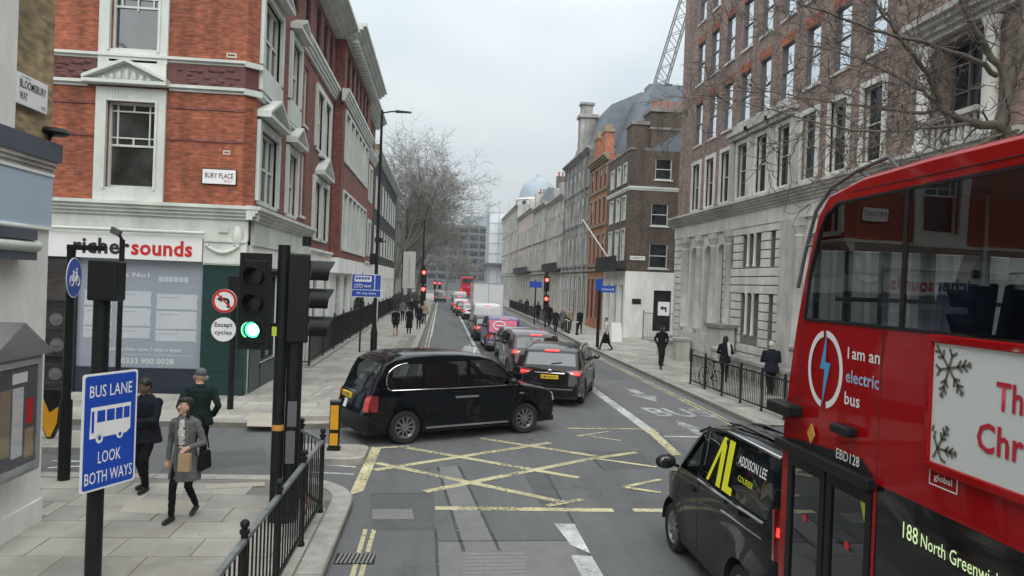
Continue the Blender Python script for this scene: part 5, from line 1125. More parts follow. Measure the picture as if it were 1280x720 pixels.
# ------------------------------------------------------------------ cars in the queue
SUVP = [(2.24, .28), (2.30, .48), (2.30, .70), (2.24, .88), (2.10, 1.0), (1.60, 1.08), (1.25, 1.13), (1.16, 1.16), (.62, 1.50), (.40, 1.60), (.10, 1.66), (-.6, 1.69), (-1.3, 1.66), (-1.78, 1.60), (-1.98, 1.56), (-2.04, 1.50), (-2.20, 1.16), (-2.24, 1.08), (-2.29, .92), (-2.30, .72), (-2.34, .62), (-2.34, .42), (-2.28, .30)]
MPVP = [(2.26, .28), (2.34, .48), (2.34, .70), (2.26, .88), (2.05, 1.0), (1.70, 1.08), (1.45, 1.14), (1.36, 1.17), (.72, 1.54), (.45, 1.66), (.10, 1.72), (-.6, 1.75), (-1.4, 1.73), (-1.9, 1.67), (-2.08, 1.62), (-2.14, 1.54), (-2.26, 1.16), (-2.29, 1.06), (-2.33, .92), (-2.34, .72), (-2.37, .62), (-2.37, .42), (-2.3, .30)]
HATP = [(1.95, .26), (2.0, .44), (2.0, .62), (1.94, .78), (1.80, .88), (1.35, .97), (1.05, 1.01), (.96, 1.04), (.42, 1.36), (.22, 1.44), (-.05, 1.48), (-.5, 1.50), (-1.0, 1.47), (-1.35, 1.41), (-1.5, 1.37), (-1.58, 1.31), (-1.82, 1.0), (-1.86, .94), (-1.91, .82), (-1.92, .66), (-1.97, .58), (-1.97, .40), (-1.92, .28)]
def car(label, P_, W, belt, m, wheels, r, lit='lamp_red_lit', rails=False, group='cars queuing along the street', glass='car_glass', pl_=None, name='parked_car', style='spoke', lowm='plastic_black', lamp=(.62, .95)):
    top = max(p[1] for p in P_)
    t = thing(name, label, 'car', group=group); B_ = Body(P_, W, belt, top, tum=.17, wheels=wheels, ra=r+.06, zw=r, e=.06, pf=.15, pr=.12)
    zt = top-.17; f0, r0 = wheels
    q1 = [(f0-.45, belt+.03), (f0-.80, zt-.10), (f0-1.05, zt-.02), (f0-1.42, zt), (f0-1.42, belt+.03)]; q2 = [(f0-1.50, belt+.03), (f0-1.50, zt), (r0+.20, zt-.01), (r0+.05, belt+.2), (r0+.05, belt+.04)]; q3 = [(r0-.04, belt+.05), (r0+.10, zt-.02), (r0-.45, zt-.08), (r0-.62, belt+.12)]
    rv = lambda q: q
    B_.sides(m, t, [q1, q2, q3]); B_.strip(m, t, [(7, 9, .87), (15, 16, .87)]); B_.strip_glass('windscreen', glass, t, 7, 9, .86); B_.strip_glass('rear_window', glass, t, 15, 16, .86)
    k = None
    zl, zh = lamp
    for sg in (1, -1):
        for q in (q1, q2, q3): B_.pane('side_window', glass, t, q, sg)
        for ln in ([(f0-1.46, belt), (f0-1.46, .42)], [(f0-.42, belt), (f0-.52, .6), (f0-.55, .4)], [(r0+.10, belt), (r0+.16, .86)]): B_.ribbon('door_seam', 'underbody', t, ln, sg, .012, -.002)
        for y in (f0-1.28, r0+.38): B_.patch('door_handle', m, t, rrect(y-.09, y+.09, belt-.14, belt-.11, .01, 2), sg, .03)
        B_.patch('sill_trim', lowm, t, [(r0+r+.1, .28), (f0-r-.1, .28), (f0-r-.1, .36), (r0+r+.1, .36)], sg, .012)
        xl = W/2-.05
        def shp(u, v, sg=sg, xl=xl): return (sg*(xl-.40*(1-u)*(.55+.45*v)-.0), zl+(zh-zl)*v+(.07*(1-u)*(.5-v)))
        tl = B_.end_patch('tail_lamp', 'lamp_red', t, 0, 0, 0, 0, True, .016, 6, 4, shape=shp)
        def shp2(u, v, shp=shp): return shp(.42+.50*u, .30+.40*v)
        B_.end_patch('brake_light', lit, tl, 0, 0, 0, 0, True, .022, 5, 3, shape=shp2)
        def shp3(u, v, shp=shp): return shp(.10+.26*u, .34+.34*v)
        B_.end_patch('reversing_light', 'lamp_clear', tl, 0, 0, 0, 0, True, .021, 3, 3, shape=shp3)
        yb = B_.end_y((zl+zh)/2, True, xl)
        B_.patch('tail_lamp', 'lamp_red', t, [(yb+.03, zl+.04), (yb+.30, (zl+zh)/2), (yb+.26, zh-.02), (yb+.05, zh)], sg, .010)
        B_.end_patch('headlamp', 'lamp_clear', t, sg*.48, sg*.80, belt-.38, belt-.22, False); mirror(B_, t, f0-.55, belt+.07, sg, m)
        if rails:
            B_.ribbon('roof_rail', 'silver', t, [(f0-1.0, top-.10), (f0-1.15, top-.03), (f0-1.8, top+.0), (r0+.2, top-.02), (r0-.35, top-.10)], sg, .045, -.02)
        for y in wheels: wheel(t, sg*(W/2-.13), y, r, .21, sg, style=style)
    underside(B_, t)
    yt = B_.end_y(top-.16, True); B_.end_patch('high_brake_lamp', lit, t, -.2, .2, top-.155, top-.115, True, .03)
    B_.end_patch('rear_bumper', lowm, t, -W*.44, W*.44, .30, .56, True, .014, 8); B_.end_patch('bumper_trim', 'silver', t, -W*.36, W*.36, .50, .525, True, .022, 6, 1)
    B_.end_patch('tailgate_trim', 'chrome', t, -.42, .42, belt-.14, belt-.115, True, .02, 4, 1)
    MB().tube([(.02, B_.end_y(belt+.12)-.02, belt+.12), (.32, B_.end_y(belt+.17)-.02, belt+.17)], .012, 5).build('wiper', 'plastic_black', t)
    if pl_: plate(B_, t, pl_, belt-.24)
    return t, B_
xt, XB = car('black SUV with roof rails and glowing brake lamps ahead of the taxi', SUVP, 1.83, 1.08, 'paint_black2', (1.42, -1.28), .355, rails=True, pl_='KM18 BYL', glass='car_glass', name='suv', lamp=(.86, 1.06))
MB().lathe([(.05, -.012), (.065, 0), (.05, .012)], (0, XB.end_y(.98)-.03, .99), 14, 'y').build('badge', 'chrome', xt)
place(xt, 3.12+2.3*math.sin(R(17)), 20.75+2.3*math.cos(R(17)), 17)
mp_, PB = car('dark maroon people carrier with AL lettering on its rear window', MPVP, 1.88, 1.08, 'paint_maroon', (1.45, -1.40), .35, pl_=None, name='people_carrier', lamp=(.92, 1.12), rails=False)
place(mp_, 3.35, 28.4, -2)
yy = PB.end_y(1.36)
text('lettering', 'AL', 'sign_white', mp_, (-.12, PB.end_y(1.30)-.03, 1.30), (1, 0, 0), (0, -(PB.end_y(1.30)-PB.end_y(1.42))/.12, 1), .26, .15, .02, .004)
PB.patch('roundel', 'silver', mp_, arcpts(-.2, .78, .26, .30, 0, 340, 17), -1, .006); PB.patch('roundel_centre', 'paint_maroon', mp_, arcpts(-.2, .78, .19, .22, 0, 340, 17), -1, .010)
c3, _b = car('dark slate hatchback between the people carrier and the pink car', HATP, 1.76, .98, 'paint_slate', (1.25, -1.22), .32, name='queuing_car'); place(c3, 3.5, 33.6, -2)
pk, KB = car('pink and purple wrapped car with a white roundel on its rear window', MPVP, 1.80, 1.05, 'paint_purple', (1.45, -1.40), .33, name='queuing_car', lit='lamp_red_soft', lowm='paint_silver'); place(pk, 3.12, 38.8, -1)
KB.end_patch('wrap_panel', 'paint_pink', pk, -.75, .62, 1.0, 1.56, True, .012, 8, 6); KB.end_patch('wrap_panel', 'paint_purple', pk, -.8, .8, .6, .98, True, .012, 8, 3)
ring = [(.30*math.cos(a*math.pi/10)-.25, 1.30+.20*math.sin(a*math.pi/10)) for a in range(20)]
k = MB(); k.tube([(x, KB.end_y(z)-.03, z) for x, z in ring]+[(ring[0][0], KB.end_y(ring[0][1])-.03, ring[0][1])], .035, 6, cap=False); k.tube([(-.45, KB.end_y(1.3)-.03, 1.3), (-.05, KB.end_y(1.3)-.03, 1.3)], .03, 6); k.build('roundel', 'sign_white', pk)
c5, _b = car('small black hatchback behind the white van in the queue', HATP, 1.70, .98, 'paint_black2', (1.25, -1.22), .31, name='queuing_car'); place(c5, 2.75, 44.6, -1)
FAR = [('silver hatchback in the far queue with its boot towards the truck', 'paint_silver', 2.75, 68, HATP), ('maroon hatchback ahead of the silver hatchback in the far queue', 'paint_maroon', 2.35, 74, HATP), ('white hatchback ahead of the maroon hatchback in the far queue', 'paint_white', 2.15, 80.5, HATP), ('red hatchback beside the white van in the far queue', 'paint_red', 4.2, 92, HATP), ('grey car in the left lane by the far crossing', 'paint_grey', -.1, 118, MPVP), ('dark red car ahead of the white hatchback in the far queue', 'paint_maroon', 2.1, 88, MPVP)]
for lb, m_, x, y, P_ in FAR:
    hb_ = P_ is HATP; c_, _b = car(lb, P_, 1.72 if hb_ else 1.84, .98 if hb_ else 1.06, m_, (1.25, -1.22) if hb_ else (1.45, -1.4), .31 if hb_ else .34, name='queuing_car'); place(c_, x, y, 0)
# white panel vans, the box truck and the far red bus
def panel_van(label, x, y, s_=1., m='paint_white', lit='lamp_red_soft'):
    P_ = [(2.4, .3), (2.48, .5), (2.46, .8), (2.3, 1.05), (1.9, 1.2), (1.7, 1.28), (1.6, 1.32), (1.15, 1.75), (.95, 1.9), (.7, 1.98), (0, 2.0), (-1.2, 2.0), (-2.2, 1.97), (-2.38, 1.92), (-2.42, 1.82), (-2.46, 1.1), (-2.47, .8), (-2.5, .6), (-2.5, .42), (-2.45, .32)]
    t = thing('panel_van', label, 'van', group='vans in the queue'); B_ = Body(P_, 1.92, 1.2, 2.0, tum=.10, wheels=(1.6, -1.45), ra=.39, zw=.33, e=.06)
    q1 = [(1.35, 1.28), (.85, 1.72), (.45, 1.75), (.45, 1.28)]
    B_.sides(m, t, [q1]); B_.strip(m, t, [(6, 8, .87)]); B_.strip_glass('windscreen', 'car_glass', t, 6, 8, .86)
    for sg in (1, -1):
        B_.pane('side_window', 'car_glass', t, q1, sg); B_.end_patch('door_recess', m, t, sg*.1, sg*.72, 1.2, 1.75, True, .012); B_.end_patch('tail_lamp', lit, t, sg*.78, sg*.92, .8, 1.25, True, .02, 3, 3); mirror(B_, t, 1.15, 1.35, sg, 'plastic_black')
        for y_ in (1.6, -1.45): wheel(t, sg*.83, y_, .33, .2, sg)
    underside(B_, t); B_.end_patch('rear_bumper', 'plastic_black', t, -.85, .85, .32, .58, True, .03); B_.end_patch('door_seam', 'underbody', t, -.008, .008, .6, 1.9, True, .006); B_.end_patch('high_brake_lamp', 'lamp_red_lit', t, -.15, .15, 1.86, 1.9, True, .03)
    plate(B_, t, 'LB15 VKO', .72); return place(t, x, y, 0)
panel_van('white panel van queuing just behind the grey box truck', 3.05, 51.2)
panel_van('white panel van far along the queue beside the red hatchback', 2.4, 100)
tk = thing('box_truck', 'pale grey box body truck standing in the queue', 'truck', (3.5, 58.6, 0))
MB().box(-1.15, 1.15, -3.2, 2.2, .95, 3.35).build('cargo_box', 'paint_white', tk, bevel=.04); MB().box(-1.17, 1.17, -3.23, -3.19, .92, 1.0).box(-1.17, -1.10, -3.23, -3.19, 1.0, 3.37).box(1.10, 1.17, -3.23, -3.19, 1.0, 3.37).box(-1.17, 1.17, -3.23, -3.19, 3.30, 3.38).build('door_frame', 'paint_silver', tk); MB().box(-.01, .01, -3.215, -3.2, 1, 3.3).build('door_seam', 'underbody', tk)
MB().hexa([(-1.0, 2.25, .5), (1.0, 2.25, .5), (1.0, 4.0, .5), (-1.0, 4.0, .5)], [(-.95, 2.25, 2.4), (.95, 2.25, 2.4), (.92, 3.3, 2.4), (-.92, 3.3, 2.4)]).build('cab', 'paint_white', tk, bevel=.06); MB().box(-.5, .5, -3, 4, .55, .9).box(-1.0, 1.0, -3.1, -2.9, .5, .65).build('chassis', 'underbody', tk)
for sg in (1, -1):
    for y in (-1.8, 3.0): wheel(tk, sg*.95, y, .40, .26, sg)
    MB().box(sg*.95-.12, sg*.95+.12, -3.16, -3.1, .66, .82).build('tail_lamp', 'lamp_red_soft', tk)
rb = thing('double_decker_bus', 'distant red double decker bus seen from behind at the far crossing', 'bus', (5.2, 158, 0))
MB().box(-1.25, 1.25, -5, 5, .3, 4.3).build('body', 'paint_red', rb, bevel=.15); MB().box(-1.1, 1.1, -5.02, -4.98, 3.0, 3.9).build('rear_window', 'car_glass', rb); MB().add([(-1.1, -5.03, 2.0), (1.15, -5.03, 2.9), (1.15, -5.03, 2.0)], [(0, 1, 2)]).build('rear_advert', 'paint_pink', rb)
for sg in (1, -1): MB().box(sg*1.1-.1, sg*1.1+.1, -5.04, -5, 1.2, 1.7).build('tail_lamp', 'lamp_red_lit', rb); [wheel(rb, sg*1.1, y, .48, .28, sg) for y in (-3, 3)]
# ------------------------------------------------------------------ courier van in the next lane
VP_ = [(1.72, .28), (1.79, .46), (1.80, .68), (1.74, .88), (1.55, 1.02), (1.22, 1.10), (1.04, 1.15), (.96, 1.19), (.52, 1.62), (.36, 1.78), (.16, 1.87), (-.3, 1.93), (-1.0, 1.95), (-1.55, 1.93), (-1.70, 1.88), (-1.76, 1.78), (-1.79, 1.15), (-1.80, .9), (-1.82, .6), (-1.82, .42), (-1.77, .30)]
vn = thing('courier_van', 'black courier van with yellow AL and ADDISON LEE lettering', 'van')
VB = Body(VP_, 1.86, 1.15, 1.95, tum=.13, wheels=(1.15, -1.02), ra=.385, zw=.32, e=.08, pf=.2, pr=.08)
d1 = [(.90, 1.19), (.24, 1.21), (.24, 1.76), (.36, 1.74), (.58, 1.54)]; d2 = [(.12, 1.25), (-1.52, 1.25), (-1.56, 1.45), (-1.5, 1.74), (-1.42, 1.78), (.12, 1.80)]
VB.sides('paint_black', vn, [d1, d2]); VB.strip('paint_black', vn, [(7, 9, .87), (15, 16, .80)]); VB.strip_glass('windscreen', 'car_clear', vn, 7, 9, .86); VB.strip_glass('rear_window', 'car_glass', vn, 15, 16, .86)
for sg in (1, -1):
    VB.pane('door_window', 'car_clear', vn, d1, sg); VB.pane('tinted_window', 'car_glass', vn, d2, sg)
    VB.ribbon('window_trim', 'chrome', vn, [(.20, 1.20), (-.6, 1.21), (-1.50, 1.225)], sg, .028, .008); VB.ribbon('slide_rail', 'chrome', vn, [(-.55, 1.06), (-1.50, 1.075)], sg, .022, .008)
    for ln in ([(.18, 1.85), (.18, 1.15), (.22, .75), (.22, .38)], [(.93, 1.15), (.86, .95), (.72, .7), (.70, .38)], [(-.72, 1.22), (-.70, .9), (-.66, .7)]): VB.ribbon('door_seam', 'underbody', vn, ln, sg, .014, -.003)
    VB.patch('tail_lamp', 'lamp_red', vn, rrect(-1.80, -1.68, .95, 1.42, .03, 3), sg, .01); VB.patch('tail_lamp_lit', 'lamp_red_lit', vn, rrect(-1.78, -1.70, 1.18, 1.26, .02, 3), sg, .016); VB.end_patch('tail_lamp', 'lamp_red', vn, sg*.80, sg*.90, .95, 1.42, True, .014, 3, 4)
    VB.patch('door_handle', 'plastic_black', vn, rrect(.30, .50, 1.02, 1.06, .015, 2), sg, .03); mirror(VB, vn, .95, 1.20, sg, 'plastic_black', 1.25)
    for y in (1.15, -1.02): wheel(vn, sg*.80, y, .32, .21, sg)
    for q in (.35, .62): 
        MB().tube([(sg*q, .05, 1.905), (sg*q, -.3, 1.945), (sg*q, -1.5, 1.945)], .018, 6).build('roof_rib', 'paint_black', vn, smooth=60)
    VB.ribbon('roof_gutter', 'chrome', vn, [(.40, 1.73), (.14, 1.83), (-.4, 1.885), (-1.6, 1.875)], sg, .035, .004)
underside(VB, vn); interior(VB, vn, (.0,), .9); VB.end_patch('rear_bumper', 'plastic_black', vn, -.85, .85, .32, .6, True, .02); MB().box(-.85, .85, -.45, -.41, .55, 1.8).build('bulkhead', 'plastic_black', vn)
place(vn, 3.12+.93, 8.38, -.6)
def side_text(s_, m, y, z, w_, h_, bold=.015, par=vn):
    x0, x1 = VB.w(y, z), VB.w(y, z+h_)
    return text('lettering', s_, m, par, (-x0-.012, y, z), (0, -1, 0), ((x0-x1)/h_, 0, 1), w_, h_, bold, .004)
def side_poly(pts, m):
    k = MB(); V, F = cdt(pts, (), .2); k.add([(-VB.w(*v)-.008, v[0], v[1]) for v in V], F); return k.build('emblem_letter', m, vn)
Yl = lambda u: -.03-.72*u; Zl = lambda v: 1.27+.55*v
side_poly([(Yl(u), Zl(v)) for u, v in ((0, 0), (.10, 0), (.40, .72), (.40, 0), (.56, 0), (.56, 1), (.42, 1))], 'al_yellow')
side_poly([(Yl(u), Zl(v)) for u, v in ((.64, 0), (1.0, 0), (1.0, .14), (.84, .14), (.84, 1), (.64, 1))], 'al_yellow')
side_text('ADDISON LEE', 'sign_white', -.80, 1.63, .66, .10); side_text('COURIER', 'al_yellow', -.86, 1.47, .36, .06, .005)
# ------------------------------------------------------------------ the red double decker
bus = thing('double_decker_bus', 'red electric double decker bus with a white advert panel beside the van', 'bus', (4.275, 1.0, 0))
BL = lambda y: y-1.0
BP = [(6.22, .30), (6.27, .6), (6.27, 1.8), (6.27, 2.30), (6.20, 2.73), (6.12, 3.15), (6.01, 3.57), (5.92, 3.83), (5.80, 4.12), (5.60, 4.30), (5.1, 4.38), (4.4, 4.40), (2, 4.40), (-2, 4.40), (-4.0, 4.38), (-4.4, 4.25), (-4.5, 3.9), (-4.55, 2.5), (-4.55, .6), (-4.5, .3)]
BP = [(BL(y+(.07 if y > 4.8 and z > .5 else 0)), z+(.01 if z > 4.1 else 0)) for y, z in BP]
UB = Body(BP, 2.55, 2.4, 4.4, tum=.012, e=.10, pf=.02, pr=.02, plow=.0, sill=.28, wheels=(BL(3.6), BL(-2.1)), ra=.56, zw=.48)
upw = [(BL(y), z) for y, z in ((5.94, 3.24), (5.88, 3.63), (5.75, 3.96), (5.66, 4.08), (5.48, 4.16), (-4.0, 4.18), (-4.1, 3.26))]
door = [(BL(y), z) for y, z in ((6.13, .34), (6.13, 2.16), (4.84, 2.16), (4.84, .34))]; low = [(BL(y), z) for y, z in ((4.80, 1.15), (4.80, 2.17), (-4.0, 2.17), (-4.0, 1.15))]
lowr = [(BL(y), z) for y, z in ((6.0, 1.15), (6.0, 2.17), (-4.0, 2.17), (-4.0, 1.15))]
UB.sides('bus_red', bus, [upw, lowr], hl=[upw, door, low], step=.5); UB.strip('bus_red', bus, [(1, 3, .93), (5, 7, .93)], bands=[(10, 14, 'bus_red')])
UB.strip_glass('windscreen', 'bus_glass', bus, 1, 3, .93); UB.strip_glass('upper_windscreen', 'bus_glass', bus, 5, 7, .93)
SX = lambda y, z: -UB.w(y, z)
# upper glazing: separate panes with dark joints
cuts = [5.94, 4.62, 3.22, 1.8, .4, -1.0, -2.5, -4.1]
for sg in (-1, 1):
    for i in range(len(cuts)-1):
        a, c_ = cuts[i], cuts[i+1]
        poly = [(BL(a), 3.24), (BL(c_), 3.25), (BL(c_), 4.18), (BL(a), 4.18)] if i else [(BL(y), z) for y, z in ((5.94, 3.24), (5.88, 3.63), (5.75, 3.96), (5.66, 4.08), (5.48, 4.16), (c_, 4.18), (c_, 3.25))]
        UB.pane('upper_window', 'bus_glass', bus, poly, sg, -.004)
        if i: UB.patch('window_joint', 'plastic_black', bus, [(BL(a)-.02, 3.25), (BL(a)+.02, 3.25), (BL(a)+.02, 4.175), (BL(a)-.02, 4.175)], sg, .001, .5)
    UB.ribbon('window_gasket', 'plastic_black', bus, upw, sg, .03, .0, closed=True)
    for q in (low,) if sg < 0 else (lowr,): UB.pane('lower_window', 'van_glass', bus, q, sg, -.004)
# doors
DM = MB(); x_ = -1.262
dd = MB()
for y0, y1 in ((6.10, 5.50), (5.47, 4.87)):
    lf = MB(); lf.box(x_-.005, x_+.035, BL(y1), BL(y1)+.07, .36, 2.08).box(x_-.005, x_+.035, BL(y0)-.07, BL(y0), .36, 2.08).box(x_-.005, x_+.035, BL(y1)+.07, BL(y0)-.07, 2.0, 2.08).box(x_-.005, x_+.035, BL(y1)+.07, BL(y0)-.07, .36, .46)
    o = lf.build('door_leaf', 'plastic_black', bus); MB().quad((x_+.01, BL(y1)+.07, .46), (x_+.01, BL(y0)-.07, .46), (x_+.01, BL(y0)-.07, 2.0), (x_+.01, BL(y1)+.07, 2.0)).build('glass', 'door_glass', o, recalc=False)
    MB().cyl((x_+.06, BL(y1)+.12, .7), (x_+.06, BL(y1)+.12, 1.8), .016, 8).build('grab_rail', 'amber', o); MB().lathe([(.028, 0), (.034, .002)], (x_+.004, BL((y0+y1)/2), 1.62), 14, 'x').build('sticker', 'sign_red', o)
MB().prism([(BL(5.02), 2.0), (BL(4.9), 2.0), (BL(4.9), 1.74)], x_+.004, x_+.008, 'x').build('lime_sticker', 'lime', bus)
MB().box(-1.34, -1.24, BL(4.82), BL(6.24), 2.11, 2.20).build('door_header', 'plastic_black', bus, bevel=.015)
MB().prism([(BL(6.2), 2.20), (BL(5.95), 2.235), (BL(5.0), 2.30), (BL(4.86), 2.22), (BL(4.80), 2.16), (BL(6.2), 2.16)], -1.282, -1.268, 'x').build('header_panel', 'plastic_black', bus)
def bt(s_, m, y, z, w_, h_, bold=.0, par=bus, off=.004): return text('lettering', s_, m, par, (SX(BL(y), z)-off, BL(y), z), (0, -1, 0), (0, 0, 1), w_, h_, bold, .003)
bt('EBD128', 'sign_white', 5.30, 2.235, .31, .075, .005, off=.022)
bt('I', 'sign_white', 5.235, 2.985, .018, .085, .012); bt('am', 'sign_white', 5.175, 2.985, .165, .062, .012); bt('an', 'sign_white', 4.955, 2.985, .13, .062, .012); bt('electric', 'el_pale', 5.245, 2.81, .42, .095, .012); bt('bus', 'sign_white', 5.25, 2.645, .20, .095, .012)
cy, cz, rr = BL(5.565), 2.865, .262
k = MB(); n = 40
ring = [(a, rr*(1.13)) for a in range(n)]
vs = []
for a in range(n): c_, s_ = math.cos(2*math.pi*a/n), math.sin(2*math.pi*a/n); vs += [(SX(cy, cz)-.005, cy+rr*c_, cz+rr*1.16*s_), (SX(cy, cz)-.005, cy+rr*.83*c_, cz+rr*.97*s_)]
k.add(vs, [(2*i, 2*((i+1) % n), 2*((i+1) % n)+1, 2*i+1) for i in range(n) if i not in (9, 29, 30)]); k.build('roundel', 'sign_white', bus, recalc=False)
bolt = [(-.015, .30), (.06, -.0), (.0, .0), (.02, -.30), (-.075, .055), (-.01, .055)]
MB().add([(SX(cy, cz)-.007, cy+u*1.15, cz+v) for u, v in bolt], [tuple(range(6))]).build('lightning_bolt', 'el_blue', bus, recalc=False)
MB().prism([(BL(5.70), 2.25), (BL(5.64), 2.33), (BL(5.70), 2.41), (BL(5.76), 2.33)], -1.288, -1.28, 'x').build('warning_diamond', 'diamond', bus)
MB().box(-1.40, -1.24, BL(5.90), BL(6.30), 2.42, 2.52).build('camera_arm', 'plastic_black', bus, bevel=.02); MB().box(-1.36, -1.26, BL(5.06), BL(5.31), 2.43, 2.50).build('side_camera', 'plastic_black', bus, bevel=.02)
# advert panel with raised frame
ad = MB().box(SX(BL(2), 2.8)-.02, SX(BL(2), 2.8)+.02, BL(-3.4), BL(4.24), 2.47, 3.185).build('advert_panel', 'ad_white', bus)
xf = SX(BL(2), 2.8)
for y0, y1, z0, z1 in ((-3.45, 4.28, 3.185, 3.235), (-3.45, 4.28, 2.42, 2.47), (4.24, 4.285, 2.47, 3.185)): MB().box(xf-.04, xf+.02, BL(y0), BL(y1), z0, z1).build('advert_frame', 'bus_red', ad, bevel=.008)
adx = xf-.022
text('lettering', 'The', 'ad_red', ad, (adx, BL(3.72), 2.865), (0, -1, 0), (0, 0, 1), .28, .155, .02, .003); text('lettering', 'Christmas', 'ad_red', ad, (adx, BL(3.85), 2.62), (0, -1, 0), (0, 0, 1), .86, .165, .02, .003)
for y, z, r_, a0 in ((4.10, 3.045, .17, 12), (4.17, 2.56, .15, 0)):
    k = MB(); cl = lambda p, q: max(2.475, min(3.18, q))
    for i in range(6):
        a = R(a0+60*i); d_ = (math.cos(a), math.sin(a))
        def seg_(p0, p1, w_=.016):
            (u0, v0), (u1, v1) = p0, p1; L_ = math.hypot(u1-u0, v1-v0); nx_, ny_ = -(v1-v0)/L_*w_/2, (u1-u0)/L_*w_/2
            pts = [(u0+nx_, v0+ny_), (u0-nx_, v0-ny_), (u1-nx_, v1-ny_), (u1+nx_, v1+ny_)]
            P_ = [(y-u, z+v) for u, v in pts]
            if all(2.475 < q < 3.18 and p < 4.235 for p, q in P_): k.add([(adx-.003, BL(p), q) for p, q in P_], [(0, 1, 2, 3)])
        seg_((0, 0), (d_[0]*r_*.5, d_[1]*r_*.5)); seg_((d_[0]*r_*.5, d_[1]*r_*.5), (d_[0]*r_, d_[1]*r_))
        for fr in (.45, .7):
            for q in (45, -45): b0 = (d_[0]*r_*fr, d_[1]*r_*fr); b1 = (b0[0]+r_*.28*math.cos(a+R(q)), b0[1]+r_*.28*math.sin(a+R(q))); seg_(b0, b1)
        seg_((d_[0]*r_*.98, d_[1]*r_*.98), (d_[0]*r_*1.1, d_[1]*r_*1.1), .035)
    k.build('snowflake_print', 'flake', ad, recalc=False)
gx = BL(4.26); k = MB(); X2 = SX(gx, 2.4)-.003
for y0, y1, z0, z1 in ((0, .25, .0, .008), (0, .25, .092, .10), (0, .008, .008, .092), (.242, .25, .008, .092)): k.quad((X2, gx-y0, 2.325+z0), (X2, gx-y1, 2.325+z0), (X2, gx-y1, 2.325+z1), (X2, gx-y0, 2.325+z1))
k.build('badge_outline', 'sign_white', bus, recalc=False); text('lettering', 'global', 'sign_white', bus, (X2, gx-.045, 2.35), (0, -1, 0), (0, 0, 1), .16, .05, .008, .002)
text('lettering', '188', 'led_text', bus, (SX(BL(4.4), 1.9)-.001, BL(4.49), 1.915), (0, -1, 0), (0, 0, 1), .15, .105, .0, .004); text('lettering', 'North Greenwich', 'led_text', bus, (SX(BL(4.4), 1.9)-.001, BL(4.31), 1.92), (0, -1, 0), (0, 0, 1), .66, .085, .0, .004)
# interior of the upper deck
MB().box(-1.2, 1.2, BL(-4.3), BL(6.0), 2.50, 2.56).build('upper_floor', 'bus_grey', bus); MB().box(-1.18, 1.18, BL(-4.3), BL(5.4), 4.24, 4.27).build('ceiling', 'bus_grey', bus)
MB().box(-1.22, 1.22, BL(-4.3), BL(6.0), .30, .36).build('lower_floor', 'bus_grey', bus)
for sg in (-1, 1): MB().box(sg*1.20-.015, sg*1.20+.015, BL(-4.3), BL(5.9), 2.56, 3.22).build('side_lining', 'bus_grey', bus)
for i, y in enumerate((4.5, 3.65, 2.8, 1.95, 1.1, .25, -.6, -1.45, -2.3, -3.15)):
    for x in (-.95, -.5, .5, .95):
        if i == 0: y = 4.55
        k = MB(); k.box(x-.20, x+.20, BL(y), BL(y)+.40, 2.92, 3.0); k.hexa([(x-.20, BL(y)-.06, 2.95), (x+.20, BL(y)-.06, 2.95), (x+.20, BL(y)+.02, 2.95), (x-.20, BL(y)+.02, 2.95)], [(x-.19, BL(y)-.16, 3.56), (x+.19, BL(y)-.16, 3.56), (x+.19, BL(y)-.10, 3.56), (x-.19, BL(y)-.10, 3.56)]); k.build('seat', 'seat_blue', bus, bevel=.02)
for y in (5.15, 3.9, 2.2, .5):
    for x in (-.28, .28): MB().cyl((x, BL(y), 2.55), (x, BL(y), 4.25), .017, 8).build('grab_pole', 'silver', bus, smooth=60)
for x in (-.6, .6): MB().cyl((x-.5, BL(5.75), 3.42), (x+.5, BL(5.75), 3.42), .018, 8).build('front_rail', 'silver', bus, smooth=60)
MB().hexa([(-.1, BL(4.6), 3.3), (.4, BL(4.6), 3.3), (.4, BL(4.5), 3.3), (-.1, BL(4.5), 3.3)], [(-.1, BL(4.6), 4.2), (.4, BL(4.6), 4.2), (.4, BL(4.5), 4.2), (-.1, BL(4.5), 4.2)]).build('stair_panel', 'bus_grey', bus)
# tubular branch guard on the front nearside corner
k = MB(); gd = [(-1.21, BL(6.17), 3.5), (-1.20, BL(6.06), 3.86), (-1.19, BL(5.95), 4.14), (-1.16, BL(5.77), 4.32), (-1.13, BL(5.45), 4.41), (-1.13, BL(5.05), 4.45)]
k.tube(gd, .016, 8)
for p, q in ((gd[3], (-1.12, BL(5.62), 4.26)), (gd[5], (-1.1, BL(4.98), 4.36)), (gd[4], (-1.1, BL(5.30), 4.33)), (gd[1], (-1.18, BL(5.85), 3.85))): k.tube([p, q], .013, 6)
k.build('branch_guard', 'bus_grey', bus, smooth=60)
for sg in (-1, 1):
    for y in (3.6, -2.1): wheel(bus, sg*1.10, BL(y), .48, .28, sg)
MB().box(-1.0, 1.0, BL(-4.3), BL(6.0), .2, .31).build('underbody', 'underbody', bus)

for y, z0, z1 in ((4.81, 2.2, 3.22), (5.98, 2.55, 3.2), (3.2, 2.2, 2.42), (1.6, 2.2, 2.42)): UB.ribbon('panel_seam', 'underbody', bus, [(BL(y), z0), (BL(y), (z0+z1)/2), (BL(y), z1)], -1, .008, -.001)
UB.ribbon('panel_seam', 'underbody', bus, [(BL(6.1), 2.56), (BL(5.9), 2.56)], -1, .008, -.001)
UB.ribbon('roof_seam', 'underbody', bus, [(BL(y), 4.225) for y in (5.3, 4, 2, 0, -3)], -1, .008, .0)
